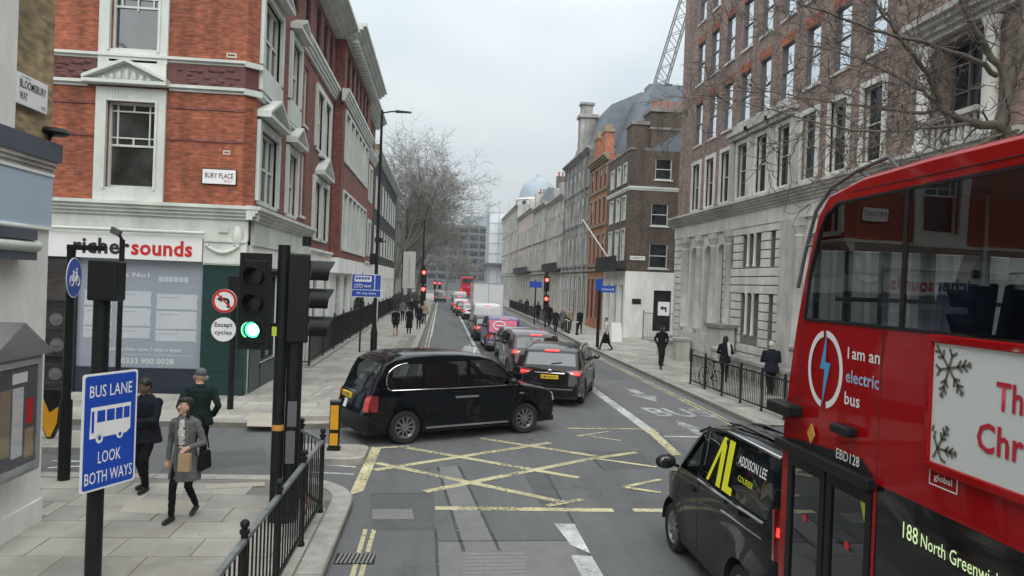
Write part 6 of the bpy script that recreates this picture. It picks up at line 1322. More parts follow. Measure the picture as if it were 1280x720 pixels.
# ------------------------------------------------------------------ street furniture
def lens(k, c, r, axis='y', sg=-1): k.lathe([(r, 0), (r*.8, sg*.012), (0, sg*.02)], c, 18, axis)
def visor(o, c, r, ln, d, m='signal_black'):
    """a hooded visor: three quarters of a tube, longer on top"""
    d = Vector(d).normalized(); sd_ = Vector((d.y, -d.x, 0)); k = MB(); n = 14; vs = []
    for i in range(n+1):
        a = R(-55+290*i/n); p = Vector(c)+sd_*math.cos(a)*r+Vector((0, 0, 1))*math.sin(a)*r; l_ = ln*(.72+.28*max(0, math.sin(a))); vs += [p, p+d*l_, p+d*l_+(sd_*math.cos(a)+Vector((0, 0, 1))*math.sin(a))*.008, p+(sd_*math.cos(a)+Vector((0, 0, 1))*math.sin(a))*.008]
    fs = []
    for i in range(n):
        for q in range(4): fs.append((4*i+q, 4*i+(q+1) % 4, 4*i+4+(q+1) % 4, 4*i+4+q))
    k.add(vs, fs); return k.build('visor', m, o, smooth=40)
def head(t, c, d, z0, lit=None, r=.10, pitch=.36, wd=.40, board=True, vis=.22, hd_=.24):
    """three-aspect signal head: c=(x,y) centre of face, d facing direction, z0 = green lens height"""
    d = Vector((d[0], d[1], 0)).normalized(); ax = Vector((-d.y, d.x, 0)); o3 = Vector((c[0], c[1], 0))
    F_ = lambda a, q, z: tuple(o3+ax*a+d*q+Vector((0, 0, z)))
    h = MB(F_).box(-wd/2*.72, wd/2*.72, -hd_, 0, z0-pitch*.55, z0+pitch*2.6).build('signal_head', 'signal_black', t, bevel=.02)
    if board: MB(F_).box(-wd/2, wd/2, -.03, -.015, z0-pitch*.75, z0+pitch*2.85).build('backing_board', 'signal_black', h)
    for i, nm in enumerate(('green', 'amber', 'red')):
        zc = z0+pitch*i; P_ = Vector(F_(0, .01, zc)); k = MB(); n = 18
        vs = [P_+d*.015]+[P_+(ax*math.cos(2*math.pi*j/n)+Vector((0, 0, 1))*math.sin(2*math.pi*j/n))*r for j in range(n)]
        k.add(vs, [(0, 1+j, 1+(j+1) % n) for j in range(n)]); k.build('lens', {'green': 'signal_green_lit', 'red': 'signal_red_lit'}[lit] if lit == nm else 'lens_dark', h, smooth=60, recalc=False)
        if lit == nm == 'green': MB().add([P_+d*.022]+[P_+d*.02+(ax*math.cos(2*math.pi*j/n)+Vector((0, 0, 1))*math.sin(2*math.pi*j/n))*r*.68 for j in range(n)], [(0, 1+j, 1+(j+1) % n) for j in range(n)]).build('lamp_core', mat('green_core', (.5, .8, .6), .3, 0, emit=((.55, 1, .8), 9)), h, recalc=False)
        visor(h, P_, r*1.12, vis, d)
    return h
sig = thing('traffic_signal', 'near black traffic signal showing green with round signs on its pole', 'traffic light', (-2.11, 10.29, .12)); L0 = sig.location
rel = lambda x, y: (x-L0.x, y-L0.y)
MB().cyl((-.02, 0, 0), (-.02, 0, 3.72), .082, 16).build('pole', 'signal_black', sig, smooth=50); MB().cyl((.16, .05, 0), (.16, .05, 2.6), .105, 18).build('sleeve_post', 'signal_black', sig, smooth=50); MB().lathe([(.2, 0), (.2, .03), (.14, .06)], (.08, .02, 0), 18).build('base_flange', 'signal_black', sig)
for z0, z1, dx in ((.78, 1.22, .0), (1.28, 1.62, .01)): MB().box(.10+dx, .22+dx, -.062, -.055, z0, z1).build('sticker', 'bus_grey', sig)
MB().box(.12, .20, -.061, -.056, 1.75, 2.2).build('sticker', 'plastic_black', sig); MB().lathe([(.083, 1.22), (.0845, 1.24), (.0845, 1.28), (.083, 1.30)], (-.02, 0, 0), 16).build('yellow_band', 'diamond', sig)
x, y = rel(-2.49, 10.25); head(sig, (x, y), (0, -1), 2.57, 'green', r=.105, pitch=.36, wd=.42)
[MB().box(x+.12, -.02, y+.08, y+.14, q, q+.06).build('bracket', 'signal_black', sig) for q in (2.6, 3.3)]; MB().box(-.12, -.06, -.12, -.08, 2.5, 2.62).build('sticker', 'lime', sig)
x, y = rel(-1.80, 10.36); head(sig, (x, y), (.97, .26), 2.62, None, r=.125, pitch=.38, wd=.36, board=False, vis=.33, hd_=.28); MB().cyl((x-.05, y, 3.72), (x-.05, y, 3.85), .06, 12).build('detector', 'signal_black', sig)
for z, nm in ((2.94, 'a'), (2.56, 'b')):
    x, y = rel(-2.87, 10.22); o = MB().lathe([(0, 0), (.16, 0), (.16, .02), (0, .02)], (x, y, z), 28, 'y').build('round_sign', 'sign_white', sig, smooth=30)
    if nm == 'a':
        k = MB(); n = 28; vs = []
        for j in range(n): c_, s_ = math.cos(2*math.pi*j/n), math.sin(2*math.pi*j/n); vs += [(x+.158*c_, y-.003, z+.158*s_), (x+.125*c_, y-.003, z+.125*s_)]
        k.add(vs, [(2*i, 2*((i+1) % n), 2*((i+1) % n)+1, 2*i+1) for i in range(n)]); k.add([(x+p, y-.005, z+q) for p, q in ((-.10, .085), (-.085, .10), (.10, -.085), (.085, -.10))], [(0, 1, 2, 3)]); k.build('red_ring', 'sign_red', o, recalc=False)
        MB().add([(x+p, y-.0035, z+q) for p, q in ((.035, -.09), (.07, -.09), (.07, .0), (.05, .035), (.0, .045), (-.03, .045), (-.03, .075), (-.10, .025), (-.03, -.02), (-.03, .01), (.02, .01), (.035, -.005))], [tuple(range(12))]).build('arrow_symbol', 'ink', o, recalc=False)
    else:
        text('lettering', 'Except', 'ink', o, (x-.115, y-.002, z+.015), (1, 0, 0), (0, 0, 1), .23, .08, .015, .002); text('lettering', 'cycles', 'ink', o, (x-.11, y-.002, z-.085), (1, 0, 0), (0, 0, 1), .22, .075, .015, .002)
    MB().box(x+.1, x+.3, y+.02, y+.05, z-.02, z+.02).build('bracket', 'signal_black', sig)
# BUS LANE look both ways sign on its pole with a pedestrian signal box
bl = thing('bus_lane_sign', 'blue BUS LANE LOOK BOTH WAYS sign on a thick black pole', 'sign', (-3.55, 8.2, .12))
MB().cyl((0, 0, 0), (0, 0, 3.3), .082, 16).build('pole', 'signal_black', bl, smooth=50); MB().box(-.09, .20, -.16, .10, 2.98, 3.40).build('signal_box', 'signal_black', bl, bevel=.02)
sx = Vector((.435, .90, 0)); sn = Vector((.90, -.435, 0)); so = Vector((.145, -.05, 1.63))
F_ = lambda a, d, z: tuple(so+sx*a+sn*d+Vector((0, 0, z)))
sw, sh = .335, .605
MB(F_).prism(rrect(-sw, sw, -sh, sh, .03), -.012, .0, 'y').build('plate', 'sign_white', bl); fp = MB(F_).prism(rrect(-sw+.022, sw-.022, -sh+.022, sh-.022, .03), .0, .003, 'y').build('blue_face', 'sign_blue', bl)
MB(F_).box(-.2, .2, -.05, -.012, .3, .34).box(-.2, .2, -.05, -.012, -.34, -.3).build('clamp', 'galv', bl)
def st_(s_, z, w_, h_): text('lettering', s_, 'sign_white', fp, F_(-w_/2, .004, z), sx, (0, 0, 1), w_, h_, .005, .002)
st_('BUS LANE', .36, .52, .125); st_('LOOK', -.33, .28, .125); st_('BOTH WAYS', -.53, .58, .125)
k = MB(F_); k.add([(p, .0055, q) for p, q in ((-.25, -.06), (-.24, .26), (.25, .26), (.25, -.02), (.2, -.06))], [tuple(range(5))]); k.add([(p, .0055, q) for p, q in arcpts(-.13, -.07, .045, .05, 0, 330, 11)], [tuple(range(12))]); k.add([(p, .0056, q) for p, q in arcpts(.12, -.06, .045, .05, 0, 330, 11)], [tuple(range(12))]); k.build('bus_symbol', 'sign_white', fp, recalc=False)
k = MB(F_)
for a0, a1, z0, z1 in ((-.23, -.20, -.0, .22), (-.165, -.07, .10, .22), (-.05, .045, .10, .22), (.06, .145, .10, .22), (.16, .235, .10, .22)): k.add([(a0, .0075, z0), (a1, .0075, z0), (a1, .0075, z1), (a0, .0075, z1)], [(0, 1, 2, 3)])
for c_ in (-.13, .12): k.add([(p, .0078, q) for p, q in arcpts(c_, -.065, .02, .022, 0, 330, 11)], [tuple(range(12))])
k.build('bus_symbol_windows', 'sign_blue', fp, recalc=False)
# cycle route sign
cy_ = thing('cycle_sign', 'round blue cycle sign on a black pole beside the white corner wall', 'sign', (-5.73, 12.13, .12))
MB().cyl((0, 0, 0), (0, 0, 1.25), .088, 14).cyl((0, 0, 1.25), (0, 0, 3.66), .062, 14).build('pole', 'signal_black', cy_, smooth=50); MB().box(-.06, .5, -.03, .03, 3.58, 3.66).build('arm', 'signal_black', cy_)
nx_ = Vector((.99, .10, 0)).normalized(); ax_ = Vector((-nx_.y, nx_.x, 0)); c0 = Vector((.09, -.07, 3.15))
F_ = lambda a, d, z: tuple(c0+ax_*a+nx_*d+Vector((0, 0, z)))
MB(F_).prism(arcpts(0, 0, .31, .31, 0, 350, 29), -.01, 0, 'y').build('rim', 'sign_white', cy_); ds = MB(F_).prism(arcpts(0, 0, .295, .295, 0, 350, 29), 0, .003, 'y').build('disc', 'sign_blue', cy_)
k = MB()
for c_ in (-.12, .12): k.tube([F_(c_+.075*math.cos(a*math.pi/8), .008, -.05+.075*math.sin(a*math.pi/8)) for a in range(17)], .010, 5, cap=False)
for p, q in (((-.12, -.05), (-.05, .08)), ((-.05, .08), (.07, .08)), ((.12, -.05), (.06, .13)), ((-.05, .08), (.0, -.05)), ((.0, -.05), (.07, .08)), ((-.12, -.05), (.0, -.05)), ((.03, .14), (.09, .14)), ((-.09, .1), (-.03, .1))): k.tube([F_(p[0], .008, p[1]), F_(q[0], .008, q[1])], .010, 5)
k.build('bicycle_symbol', 'sign_white', ds)
cc = thing('camera_pole', 'slim black pole carrying a small security camera before the hi-fi shop', 'camera pole', (-6.2, 15.1, 0)); MB().cyl((0, 0, 0), (0, 0, 4.0), .05, 12).build('pole', 'signal_black', cc, smooth=50); MB().hexa([(-.2, -.1, 4.12), (-.05, -.1, 4.05), (-.05, .02, 4.05), (-.2, .02, 4.12)], [(-.17, -.1, 4.24), (.0, -.1, 4.16), (.0, .02, 4.16), (-.17, .02, 4.24)]).build('camera', 'bus_grey', cc); MB().cyl((0, 0, 3.98), (-.05, -.04, 4.1), .03, 8).build('bracket', 'signal_black', cc)
ms = thing('traffic_signal', 'slim black signal post standing before the dark green shop pilaster', 'traffic light', (-5.0, 18.6, .12)); MB().cyl((0, 0, 0), (0, 0, 3.1), .075, 14).build('pole', 'signal_black', ms, smooth=50); MB().box(-.12, .12, -.14, .1, 2.75, 3.25).build('signal_box', 'signal_black', ms, bevel=.02)
# keep-left bollards
bo = thing('bollard', 'black bollard with amber reflective panels on the traffic island', 'bollard', (-1.93, 14.42, .136))
MB().prism(rrect(-.095, .095, -.08, .08, .03, 3), 0, .92, 'z').build('post', 'signal_black', bo); MB().box(-.075, .075, -.092, -.08, .40, .86).build('amber_panel', 'amber', bo); MB().box(-.075, .075, -.092, -.08, .10, .33).build('amber_panel', 'amber', bo); MB().prism(rrect(-.12, .12, -.11, .11, .03, 3), 0, .05, 'z').build('base', 'signal_black', bo); MB().prism(rrect(-.10, .10, -.085, .085, .03, 3), .92, .95, 'z').build('cap', 'bus_grey', bo)
bo2 = thing('bollard', 'yellow shield shaped bollard on the island beside the white corner wall', 'bollard', (-7.35, 15.0, .136))
MB().prism([(-.05, 0), (.05, 0), (.17, .3), (.20, .75), (.15, .95), (-.15, .95), (-.20, .75), (-.17, .3)], -.07, .07, 'y').build('shell', 'signal_black', bo2, bevel=.02); MB().prism([(-.03, .04), (.03, .04), (.14, .3), (.16, .62), (.0, .5), (-.16, .86), (-.14, .3)], -.085, -.07, 'y').build('amber_panel', 'amber', bo2)
# pedestrian guard railings
mat('worn_rail', (.20, .21, .215), .4, .3, 9, metal=.3)
def railing(name, label, pts, post_ys, h=1.02, z=.12, sp=.11, split=True, m='black_iron', finial=True, group=None, bars_joined=False, rm=None):
    rm = rm or m
    """pts: polyline of posts"""
    a = pts[0]; t = thing(name, label, 'railing', (a[0], a[1], z), group=group); rel_ = [Vector((p[0]-a[0], p[1]-a[1], 0)) for p in pts]
    pm = MB(); pm.lathe([(.045, 0), (.045, .04), (.032, .06), (.032, h+.04), (.045, h+.05), (.045, h+.08), (.02, h+.09)], n=10)
    if finial: pm.ball((0, 0, h+.13), .042, 10, 8)
    pmesh = pm.mesh('post', m, 40); bm_ = MB().box(-.008, .008, -.008, .008, .14, h-.02).mesh('bar', m)
    jb = MB()
    for i, p in enumerate(rel_):
        link('post', pmesh, t, p)
        if i < len(rel_)-1:
            q = rel_[i+1]; d = (q-p); ln = d.length; d.normalize(); n_ = Vector((-d.y, d.x, 0))
            for zc, w_ in ((h-.01, .026), (.13, .016)):
                c4 = [p+n_*w_, p-n_*w_, q-n_*w_, q+n_*w_]; MB().hexa([c+Vector((0, 0, zc-.02)) for c in c4], [c+Vector((0, 0, zc+.02)) for c in c4]).build('rail', rm if zc > .5 else m, t)
            nb_ = int(ln/sp)
            for j in range(1, nb_):
                pp = p+d*(ln*j/nb_)
                if bars_joined: jb.box(pp.x-.008, pp.x+.008, pp.y-.008, pp.y+.008, .14, h-.02)
                else: link('bar', bm_, t, pp)
    if bars_joined: jb.build('bars', m, t, kind='stuff')
    return t
railing('guard_railing', 'black guard railing along the near kerb beside the traffic signal', [(-1.62, 4.0), (-1.62, 5.3), (-1.62, 6.62), (-1.61, 7.95), (-1.60, 9.30), (-1.58, 10.62), (-2.0, 11.35)], None, sp=.135, rm='worn_rail')
MB_ = MB().box(-.01, .01, -.16, .16, -.12, .12); rp = thing('red_plate', 'small red plate tied low on the near guard railing', 'plate', (-1.66, 9.75, .45)); MB_.build('plate', 'sign_red', rp); MB().box(-.012, .012, -.1, .1, -.03, .03).build('white_bar', 'sign_white', rp)
railing('guard_railing', 'black guard railing along the right kerb beside the stone building', [(8.85, 25.5), (8.9, 24.2), (8.93, 22.75), (8.98, 21.4), (9.03, 20.05), (9.05, 18.7), (9.05, 17.4)], None, h=1.05)
railing('guard_railing', 'black guard railing far along the right kerb beside the queue', [(8.85, y) for y in range(52, 100, 4)], None, h=1.1, bars_joined=True, sp=.16, finial=False)
# area railings under the left-hand buildings
ar = railing('area_railings', 'black iron area railings in front of the white stucco storey', [(-4.62, y) for y in (27.2, 30.2, 33.2, 36.2, 39.2, 42.2, 45.2, 48.2, 51.2, 54.2)], None, h=1.45, z=.22, sp=.13, bars_joined=True)
MB().box(-.12, .12, -.1, 27.1, -.1, .02).build('stone_kerb', 'kerb', ar)
ar2 = railing('area_railings', 'black iron railings returning from the corner to the stucco wall', [(-5.2, 27.1), (-4.62, 27.1)], None, h=1.45, z=.22, sp=.13)
railing('area_railings', 'black iron area railings in front of the black painted house', [(-4.62, y) for y in (56, 60, 64, 68, 72, 76, 80)], None, h=1.4, z=.22, sp=.16, bars_joined=True)
# lamp columns
def lamp(label, x, y, h=10.8, arm=1.2, group=None):
    t = thing('street_lamp', label, 'street lamp', (x, y, .12), group=group); MB().lathe([(.15, 0), (.15, .9), (.11, 1.1), (.085, 1.25), (.07, 5), (.055, h)], n=14).build('column', 'signal_black', t, smooth=40)
    MB().tube([(0, 0, h-.12), (arm*.35, 0, h-.03), (arm*.6, 0, h-.02)], .035, 8).build('arm', 'signal_black', t); MB().hexa([(arm*.5, -.13, h-.06), (arm+.1, -.10, h-.05), (arm+.1, .10, h-.05), (arm*.5, .13, h-.06)], [(arm*.5, -.11, h+.03), (arm+.1, -.08, h+.0), (arm+.1, .08, h+.0), (arm*.5, .11, h+.03)]).build('lantern', 'signal_black', t); return t
lp = lamp('tall black street lamp with a flat lantern arm beside the red brick building', -2.93, 33.7)
MB().box(-.12, .22, -.08, .08, 4.9, 5.1).cyl((0, 0, 4.95), (.35, 0, 4.95), .03, 8).build('bracket_box', 'signal_black', lp); MB().box(-.3, -.05, -.1, .1, 3.9, 4.4).build('bracket_box', 'signal_black', lp)
lamp('black street lamp standing by the far left crossing', -1.6, 62, 8.2, -.9)
bs = thing('bus_lane_sign', 'blue and white bus and cycle lane sign on the left pavement', 'sign', (-3.3, 33.3, .12))
MB().cyl((-.2, 0, 0), (-.2, 0, 3.5), .04, 10).build('post', 'signal_black', bs, smooth=50); MB().prism(rrect(-.65, .65, 2.44, 3.46, .05), -.06, -.045, 'y').build('plate', 'sign_white', bs)
o = MB().prism(rrect(-.62, .34, 2.78, 3.43, .03), -.064, -.06, 'y').build('blue_face', 'sign_blue', bs); MB().prism(rrect(.38, .62, 2.78, 3.43, .03), -.064, -.06, 'y').build('blue_face', 'sign_blue', bs); MB().prism(rrect(-.62, .62, 2.47, 2.75, .03), -.064, -.06, 'y').build('blue_face', 'sign_blue', bs)
k = MB(); k.prism(rrect(-.52, .22, 3.12, 3.38, .04), -.066, -.065, 'y'); k.build('bus_symbol', 'sign_white', o); k = MB(); [k.box(-.48+.13*i, -.38+.13*i, -.068, -.067, 3.22, 3.33) for i in range(5)]; k.build('bus_symbol_windows', 'sign_blue', o, kind='stuff')
k = MB()
for c_ in (-.44, -.24): k.tube([(c_+.075*math.cos(a*math.pi/6), -.068, 2.93+.075*math.sin(a*math.pi/6)) for a in range(13)], .013, 5, cap=False)
k.tube([(-.44, -.068, 2.93), (-.38, -.068, 3.02), (-.28, -.068, 3.02), (-.24, -.068, 2.93)], .013, 5); k.build('bicycle_symbol', 'sign_white', o)
text('lettering', 'taxi', 'sign_white', o, (-.10, -.066, 2.88), (1, 0, 0), (0, 0, 1), .3, .14, .01, .002); text('lettering', 'At any time', 'sign_white', bs, (-.42, -.066, 2.54), (1, 0, 0), (0, 0, 1), .85, .14, .01, .002)
def far_signal(label, x, y, heads, top=4.4, z=.12):
    t = thing('traffic_signal', label, 'traffic light', (x, y, z)); MB().cyl((0, 0, 0), (0, 0, top), .07, 10).build('pole', 'signal_black', t, smooth=50)
    for dx, z0 in heads: head(t, (dx, -.1), (0, -1), z0, 'red', r=.13, pitch=.32, wd=.42, vis=.16)
    return t
far_signal('traffic signal with two red lights on the far left pavement', -1.35, 56, [(.0, 3.2), (.0, 1.95)], 4.4)
far_signal('traffic signal with two red lights on the right kerb before the terrace', 8.0, 56.5, [(0, 3.0), (0, 1.55)], 4.3)
far_signal('distant red traffic signal on the left at the end of the street', -1.0, 112, [(0, 2.2), (.7, 2.2)], 3.4)
far_signal('distant red traffic signal beside the red bus', 6.6, 118, [(0, 2.0), (.7, 1.6)], 3.2)
# right-hand signs and posts
rs = thing('direction_sign', 'small blue sign on a black post along the right pavement', 'sign', (8.5, 39.6, .12)); MB().cyl((0, 0, 0), (0, 0, 3.6), .09, 12).build('post', 'signal_black', rs, smooth=50); MB().box(-.25, .1, -.14, -.11, 3.1, 3.7).build('plate', 'sign_blue', rs); MB().box(.05, .85, -.13, -.10, 3.0, 3.35).build('plate', 'sign_blue', rs); text('lettering', 'Oxford St', 'sign_white', rs, (.1, -.132, 3.1), (1, 0, 0), (0, 0, 1), .68, .13, .01, .002)
rs2 = thing('direction_sign', 'small blue plate on a post behind the right red signal', 'sign', (7.6, 60, .12)); MB().cyl((0, 0, 0), (0, 0, 3.6), .06, 12).build('post', 'signal_black', rs2, smooth=50); MB().box(-.5, .5, -.1, -.08, 3.0, 3.5).build('plate', 'sign_blue', rs2)
nt_ = thing('turn_sign', 'white square sign with a black arrow on a slim post before the corner house', 'sign', (9.05, 29.7, .12)); MB().cyl((0, 0, 0), (0, 0, 2.9), .045, 10).build('post', 'signal_black', nt_, smooth=50); o = MB().box(-.24, .24, -.07, -.05, 2.22, 2.78).build('plate', 'sign_white', nt_); MB().add([(p*.8, -.073, 2.5+(q-2.52)*.8) for p, q in ((-.2, 2.55), (-.05, 2.68), (-.05, 2.6), (.15, 2.6), (.15, 2.35), (.07, 2.35), (.07, 2.5), (-.05, 2.5), (-.05, 2.42))], [tuple(range(9))]).build('arrow_symbol', 'ink', o, recalc=False)
for i, (x, y, lb) in enumerate(((8.75, 50.2, 'middle black bollard of three before the far right railing'), (8.8, 51.6, 'black bollard next to the end of the far right railing'), (9.1, 49.0, 'black bollard set back from the kerb near the blue sign post'))):
    b_ = thing('bollard', lb, 'bollard', (x, y, .12), group='bollards on the right pavement'); MB().lathe([(.11, 0), (.11, .1), (.08, .15), (.07, .9), (.09, .95), (.09, 1.0), (.05, 1.08), (0, 1.1)], n=12).build('post', 'signal_black', b_, smooth=40); MB().lathe([(.076, .84), (.078, .85), (.078, .9), (.076, .91)], n=12).build('white_band', 'sign_white', b_)
ab = thing('sandwich_board', 'white sandwich board on the pavement by the corner house', 'board', (10.6, 44.2, .12)); MB().hexa([(-.32, -.25, 0), (.32, -.25, 0), (.32, -.21, 0), (-.32, -.21, 0)], [(-.3, -.02, 1.15), (.3, -.02, 1.15), (.3, .0, 1.15), (-.3, .0, 1.15)]).build('front_leaf', 'sign_white', ab); MB().hexa([(-.32, .21, 0), (.32, .21, 0), (.32, .25, 0), (-.32, .25, 0)], [(-.3, .005, 1.15), (.3, .005, 1.15), (.3, .025, 1.15), (-.3, .025, 1.15)]).build('rear_leaf', 'sign_white', ab)
railing('area_railings', 'short black railings at the foot of the white corner house wall', [(13.1, 47.2), (14.6, 47.2), (16.1, 47.2)], None, h=1.7, z=.12, sp=.14)
bn = thing('banner', 'tall pale banner board on a post under the left plane trees', 'banner', (-3.3, 74, .12)); MB().cyl((-.6, 0, 0), (-.6, 0, 6.2), .06, 10).build('post', 'signal_black', bn); MB().box(-.55, .65, -.04, .04, 2.4, 6.0).build('board', 'pale_cloth', bn); MB().box(-.05, .15, -.05, -.041, 2.8, 5.6).build('print_stripe', 'poster_grey', bn)
# a bicycle locked to the right railing
bc = thing('bicycle', 'black bicycle locked to the right guard railing', 'bicycle', (9.12, 24.3, .12), R(6))
for y, nm in ((-.52, 'wheel'), (.52, 'wheel')):
    o = MB().tube([(0, y+.33*math.cos(a*math.pi/12), .34+.33*math.sin(a*math.pi/12)) for a in range(25)], .016, 6, cap=False).build('wheel', 'rubber', bc, smooth=60); k = MB()
    for a in range(8): k.tube([(0, y, .34), (0, y+.32*math.cos(a*math.pi/4), .34+.32*math.sin(a*math.pi/4))], .003, 3)
    k.build('spokes', 'galv', o, kind='stuff')
k = MB()
for p, q in (((-.52, .34), (-.1, .32)), ((-.52, .34), (-.2, .82)), ((-.1, .32), (-.22, .92)), ((-.1, .32), (.34, .80)), ((-.2, .80), (.34, .86)), ((.52, .34), (.33, .98))): k.tube([(0, p[0], p[1]), (0, q[0], q[1])], .016, 6)
k.build('frame', 'black_paint', bc, smooth=60); MB().hexa([(-.07, -.34, .92), (.07, -.34, .92), (.03, -.08, .92), (-.03, -.08, .92)], [(-.06, -.33, .97), (.06, -.33, .97), (.02, -.09, .96), (-.02, -.09, .96)]).build('saddle', 'shoe', bc, bevel=.01); MB().tube([(-.28, .27, 1.0), (-.1, .34, 1.02), (.1, .34, 1.02), (.28, .27, 1.0)], .013, 6).build('handlebar', 'black_paint', bc, smooth=60)
# ------------------------------------------------------------------ people: overlapping limbs fused into one skin by a voxel remesh
def cap_mesh(k, a, ra, b, rb, n=12):
    a, b = Vector(a), Vector(b); d = b-a; L_ = max(d.length, 1e-4); d.normalize(); P_, Rr = [], []
    for i in range(5): q = R(90-18*i*1.0) if False else R(90*(1-i/4)); P_.append(a-d*ra*math.sin(q)); Rr.append(max(1e-3, ra*math.cos(q)))
    for i in range(5): q = R(90*i/4); P_.append(b+d*rb*math.sin(q)); Rr.append(max(1e-3, rb*math.cos(q)))
    k.tube(P_, Rr, n)
def loft_mesh(k, secs, n=18):
    vs = []; 
    for z, cx, cy, rx, ry in secs: vs += [(cx+rx*math.cos(2*math.pi*j/n), cy+ry*math.sin(2*math.pi*j/n), z) for j in range(n)]
    m_ = len(secs); k.add(vs, [(i*n+j, i*n+(j+1) % n, (i+1)*n+(j+1) % n, (i+1)*n+j) for i in range(m_-1) for j in range(n)]+[tuple(range(n))[::-1], tuple(range((m_-1)*n, m_*n))])
class Fig:
    def __init__(s): s.pr = []     # (kind, data, material)
    def cap(s, a, ra, b, rb, m): s.pr.append(('c', (np.array(a, float), ra, np.array(b, float), rb), m))
    def ell(s, c, r, m): s.pr.append(('e', (np.array(c, float), np.array(r, float)), m))
    def loft(s, secs, m): s.pr.append(('l', sorted(secs), m))
    def mesh(s, voxel, smooth=6):
        k = MB()
        for kd, d, m in s.pr:
            if kd == 'c': cap_mesh(k, d[0], d[1], d[2], d[3])
            elif kd == 'e': k.ball(d[0], d[1], 16, 11)
            else: loft_mesh(k, d)
        me = bpy.data.meshes.new('f'); me.from_pydata(k.v, [], k.f); bm = bmesh.new(); bm.from_mesh(me); bmesh.ops.recalc_face_normals(bm, faces=bm.faces); bm.to_mesh(me); bm.free()
        o = bpy.data.objects.new('f', me); COL.objects.link(o); r = o.modifiers.new('r', 'REMESH'); r.mode = 'VOXEL'; r.voxel_size = voxel; sm = o.modifiers.new('s', 'SMOOTH'); sm.factor = .5; sm.iterations = smooth
        dg = bpy.context.evaluated_depsgraph_get(); ev = bpy.data.meshes.new_from_object(o.evaluated_get(dg)); bpy.data.objects.remove(o)
        if voxel < .012:      # soft creases in the cloth
            from mathutils import noise as NZ
            nv = len(ev.vertices); co = np.empty(nv*3); ev.vertices.foreach_get('co', co); co = co.reshape(-1, 3); nr = np.array([tuple(v.normal) for v in ev.vertices]); top = co[:, 2].max()
            am = np.array([NZ.noise(Vector((c[0]*11, c[1]*11, c[2]*19)))*.007+NZ.noise(Vector((c[0]*25, c[1]*25, c[2]*38)))*.003 if .12 < c[2] < top-.29 else 0. for c in co]); ev.vertices.foreach_set('co', (co+nr*am[:, None]).ravel())
        n = len(ev.polygons); cen = np.empty(n*3); ev.polygons.foreach_get('center', cen); cen = cen.reshape(-1, 3)
        mats = []; idx = np.zeros(n, int); best = np.full(n, 1e9)
        for kd, d, m in s.pr:
            if m not in mats: mats.append(m)
            if kd == 'c':
                a, ra, b, rb = d; ab = b-a; t = np.clip(((cen-a)@ab)/max(ab@ab, 1e-9), 0, 1); dist = np.abs(np.linalg.norm(cen-a-t[:, None]*ab, axis=1)-(ra+(rb-ra)*t))
            elif kd == 'e':
                q = np.linalg.norm((cen-d[0])/d[1], axis=1); dist = np.abs(q-1)*d[1].min()
            else:
                zs = [x[0] for x in d]; ip = lambda j: np.interp(cen[:, 2], zs, [x[j] for x in d]); rx, ry = ip(3), ip(4)
                q = np.sqrt(((cen[:, 0]-ip(1))/rx)**2+((cen[:, 1]-ip(2))/ry)**2); dist = np.abs(q-1)*np.minimum(rx, ry); out_ = (cen[:, 2] < zs[0]-.03) | (cen[:, 2] > zs[-1]+.03); dist[out_] = 9
            mk = dist < best; best[mk] = dist[mk]; idx[mk] = mats.index(m)
        for m in mats: ev.materials.append(MAT[m])
        ev.polygons.foreach_set('material_index', idx.astype(np.int32)); ev.polygons.foreach_set('use_smooth', [True]*n); ev.update(); return ev
def ik(a, c, l1, l2, bend):
    a, c, bend = Vector(a), Vector(c), Vector(bend); d = c-a; L_ = min(d.length, (l1+l2)*.999); d.normalize(); c = a+d*L_
    x = (l1*l1-l2*l2+L_*L_)/(2*L_); h = math.sqrt(max(0, l1*l1-x*x)); b = bend-d*bend.dot(d); b.normalize(); return a+d*x+b*h, c
def hand(F, w, dr, palm_n, m, curl=.5, detail=True):
    """palm, four unequal fingers bent at the knuckles, thumb leaving the side"""
    w, dr, pn = Vector(w), Vector(dr).normalized(), Vector(palm_n).normalized(); sd_ = dr.cross(pn).normalized()
    F.cap(w, .026, w+dr*.07, .034, m)
    if not detail: F.cap(w+dr*.06, .03, w+dr*.13+pn*.02, .022, m); return
    for i, (o_, l_) in enumerate(((-.030, .070), (-.010, .080), (.010, .076), (.029, .060))):
        a = w+dr*.085+sd_*o_; b = a+(dr*math.cos(curl)+pn*math.sin(curl))*l_*.55; c = b+(dr*math.cos(curl*2.2)+pn*math.sin(curl*2.2))*l_*.5
        F.cap(a-dr*.02, .0105, b, .0095, m); F.cap(b, .0095, c, .008, m)
    a = w+dr*.03-sd_*.030; b = a+(dr*.7-sd_*.6+pn*.25).normalized()*.04; F.cap(a, .013, b, .011, m); F.cap(b, .011, b+(dr*.8+pn*.5).normalized()*.032, .009, m)
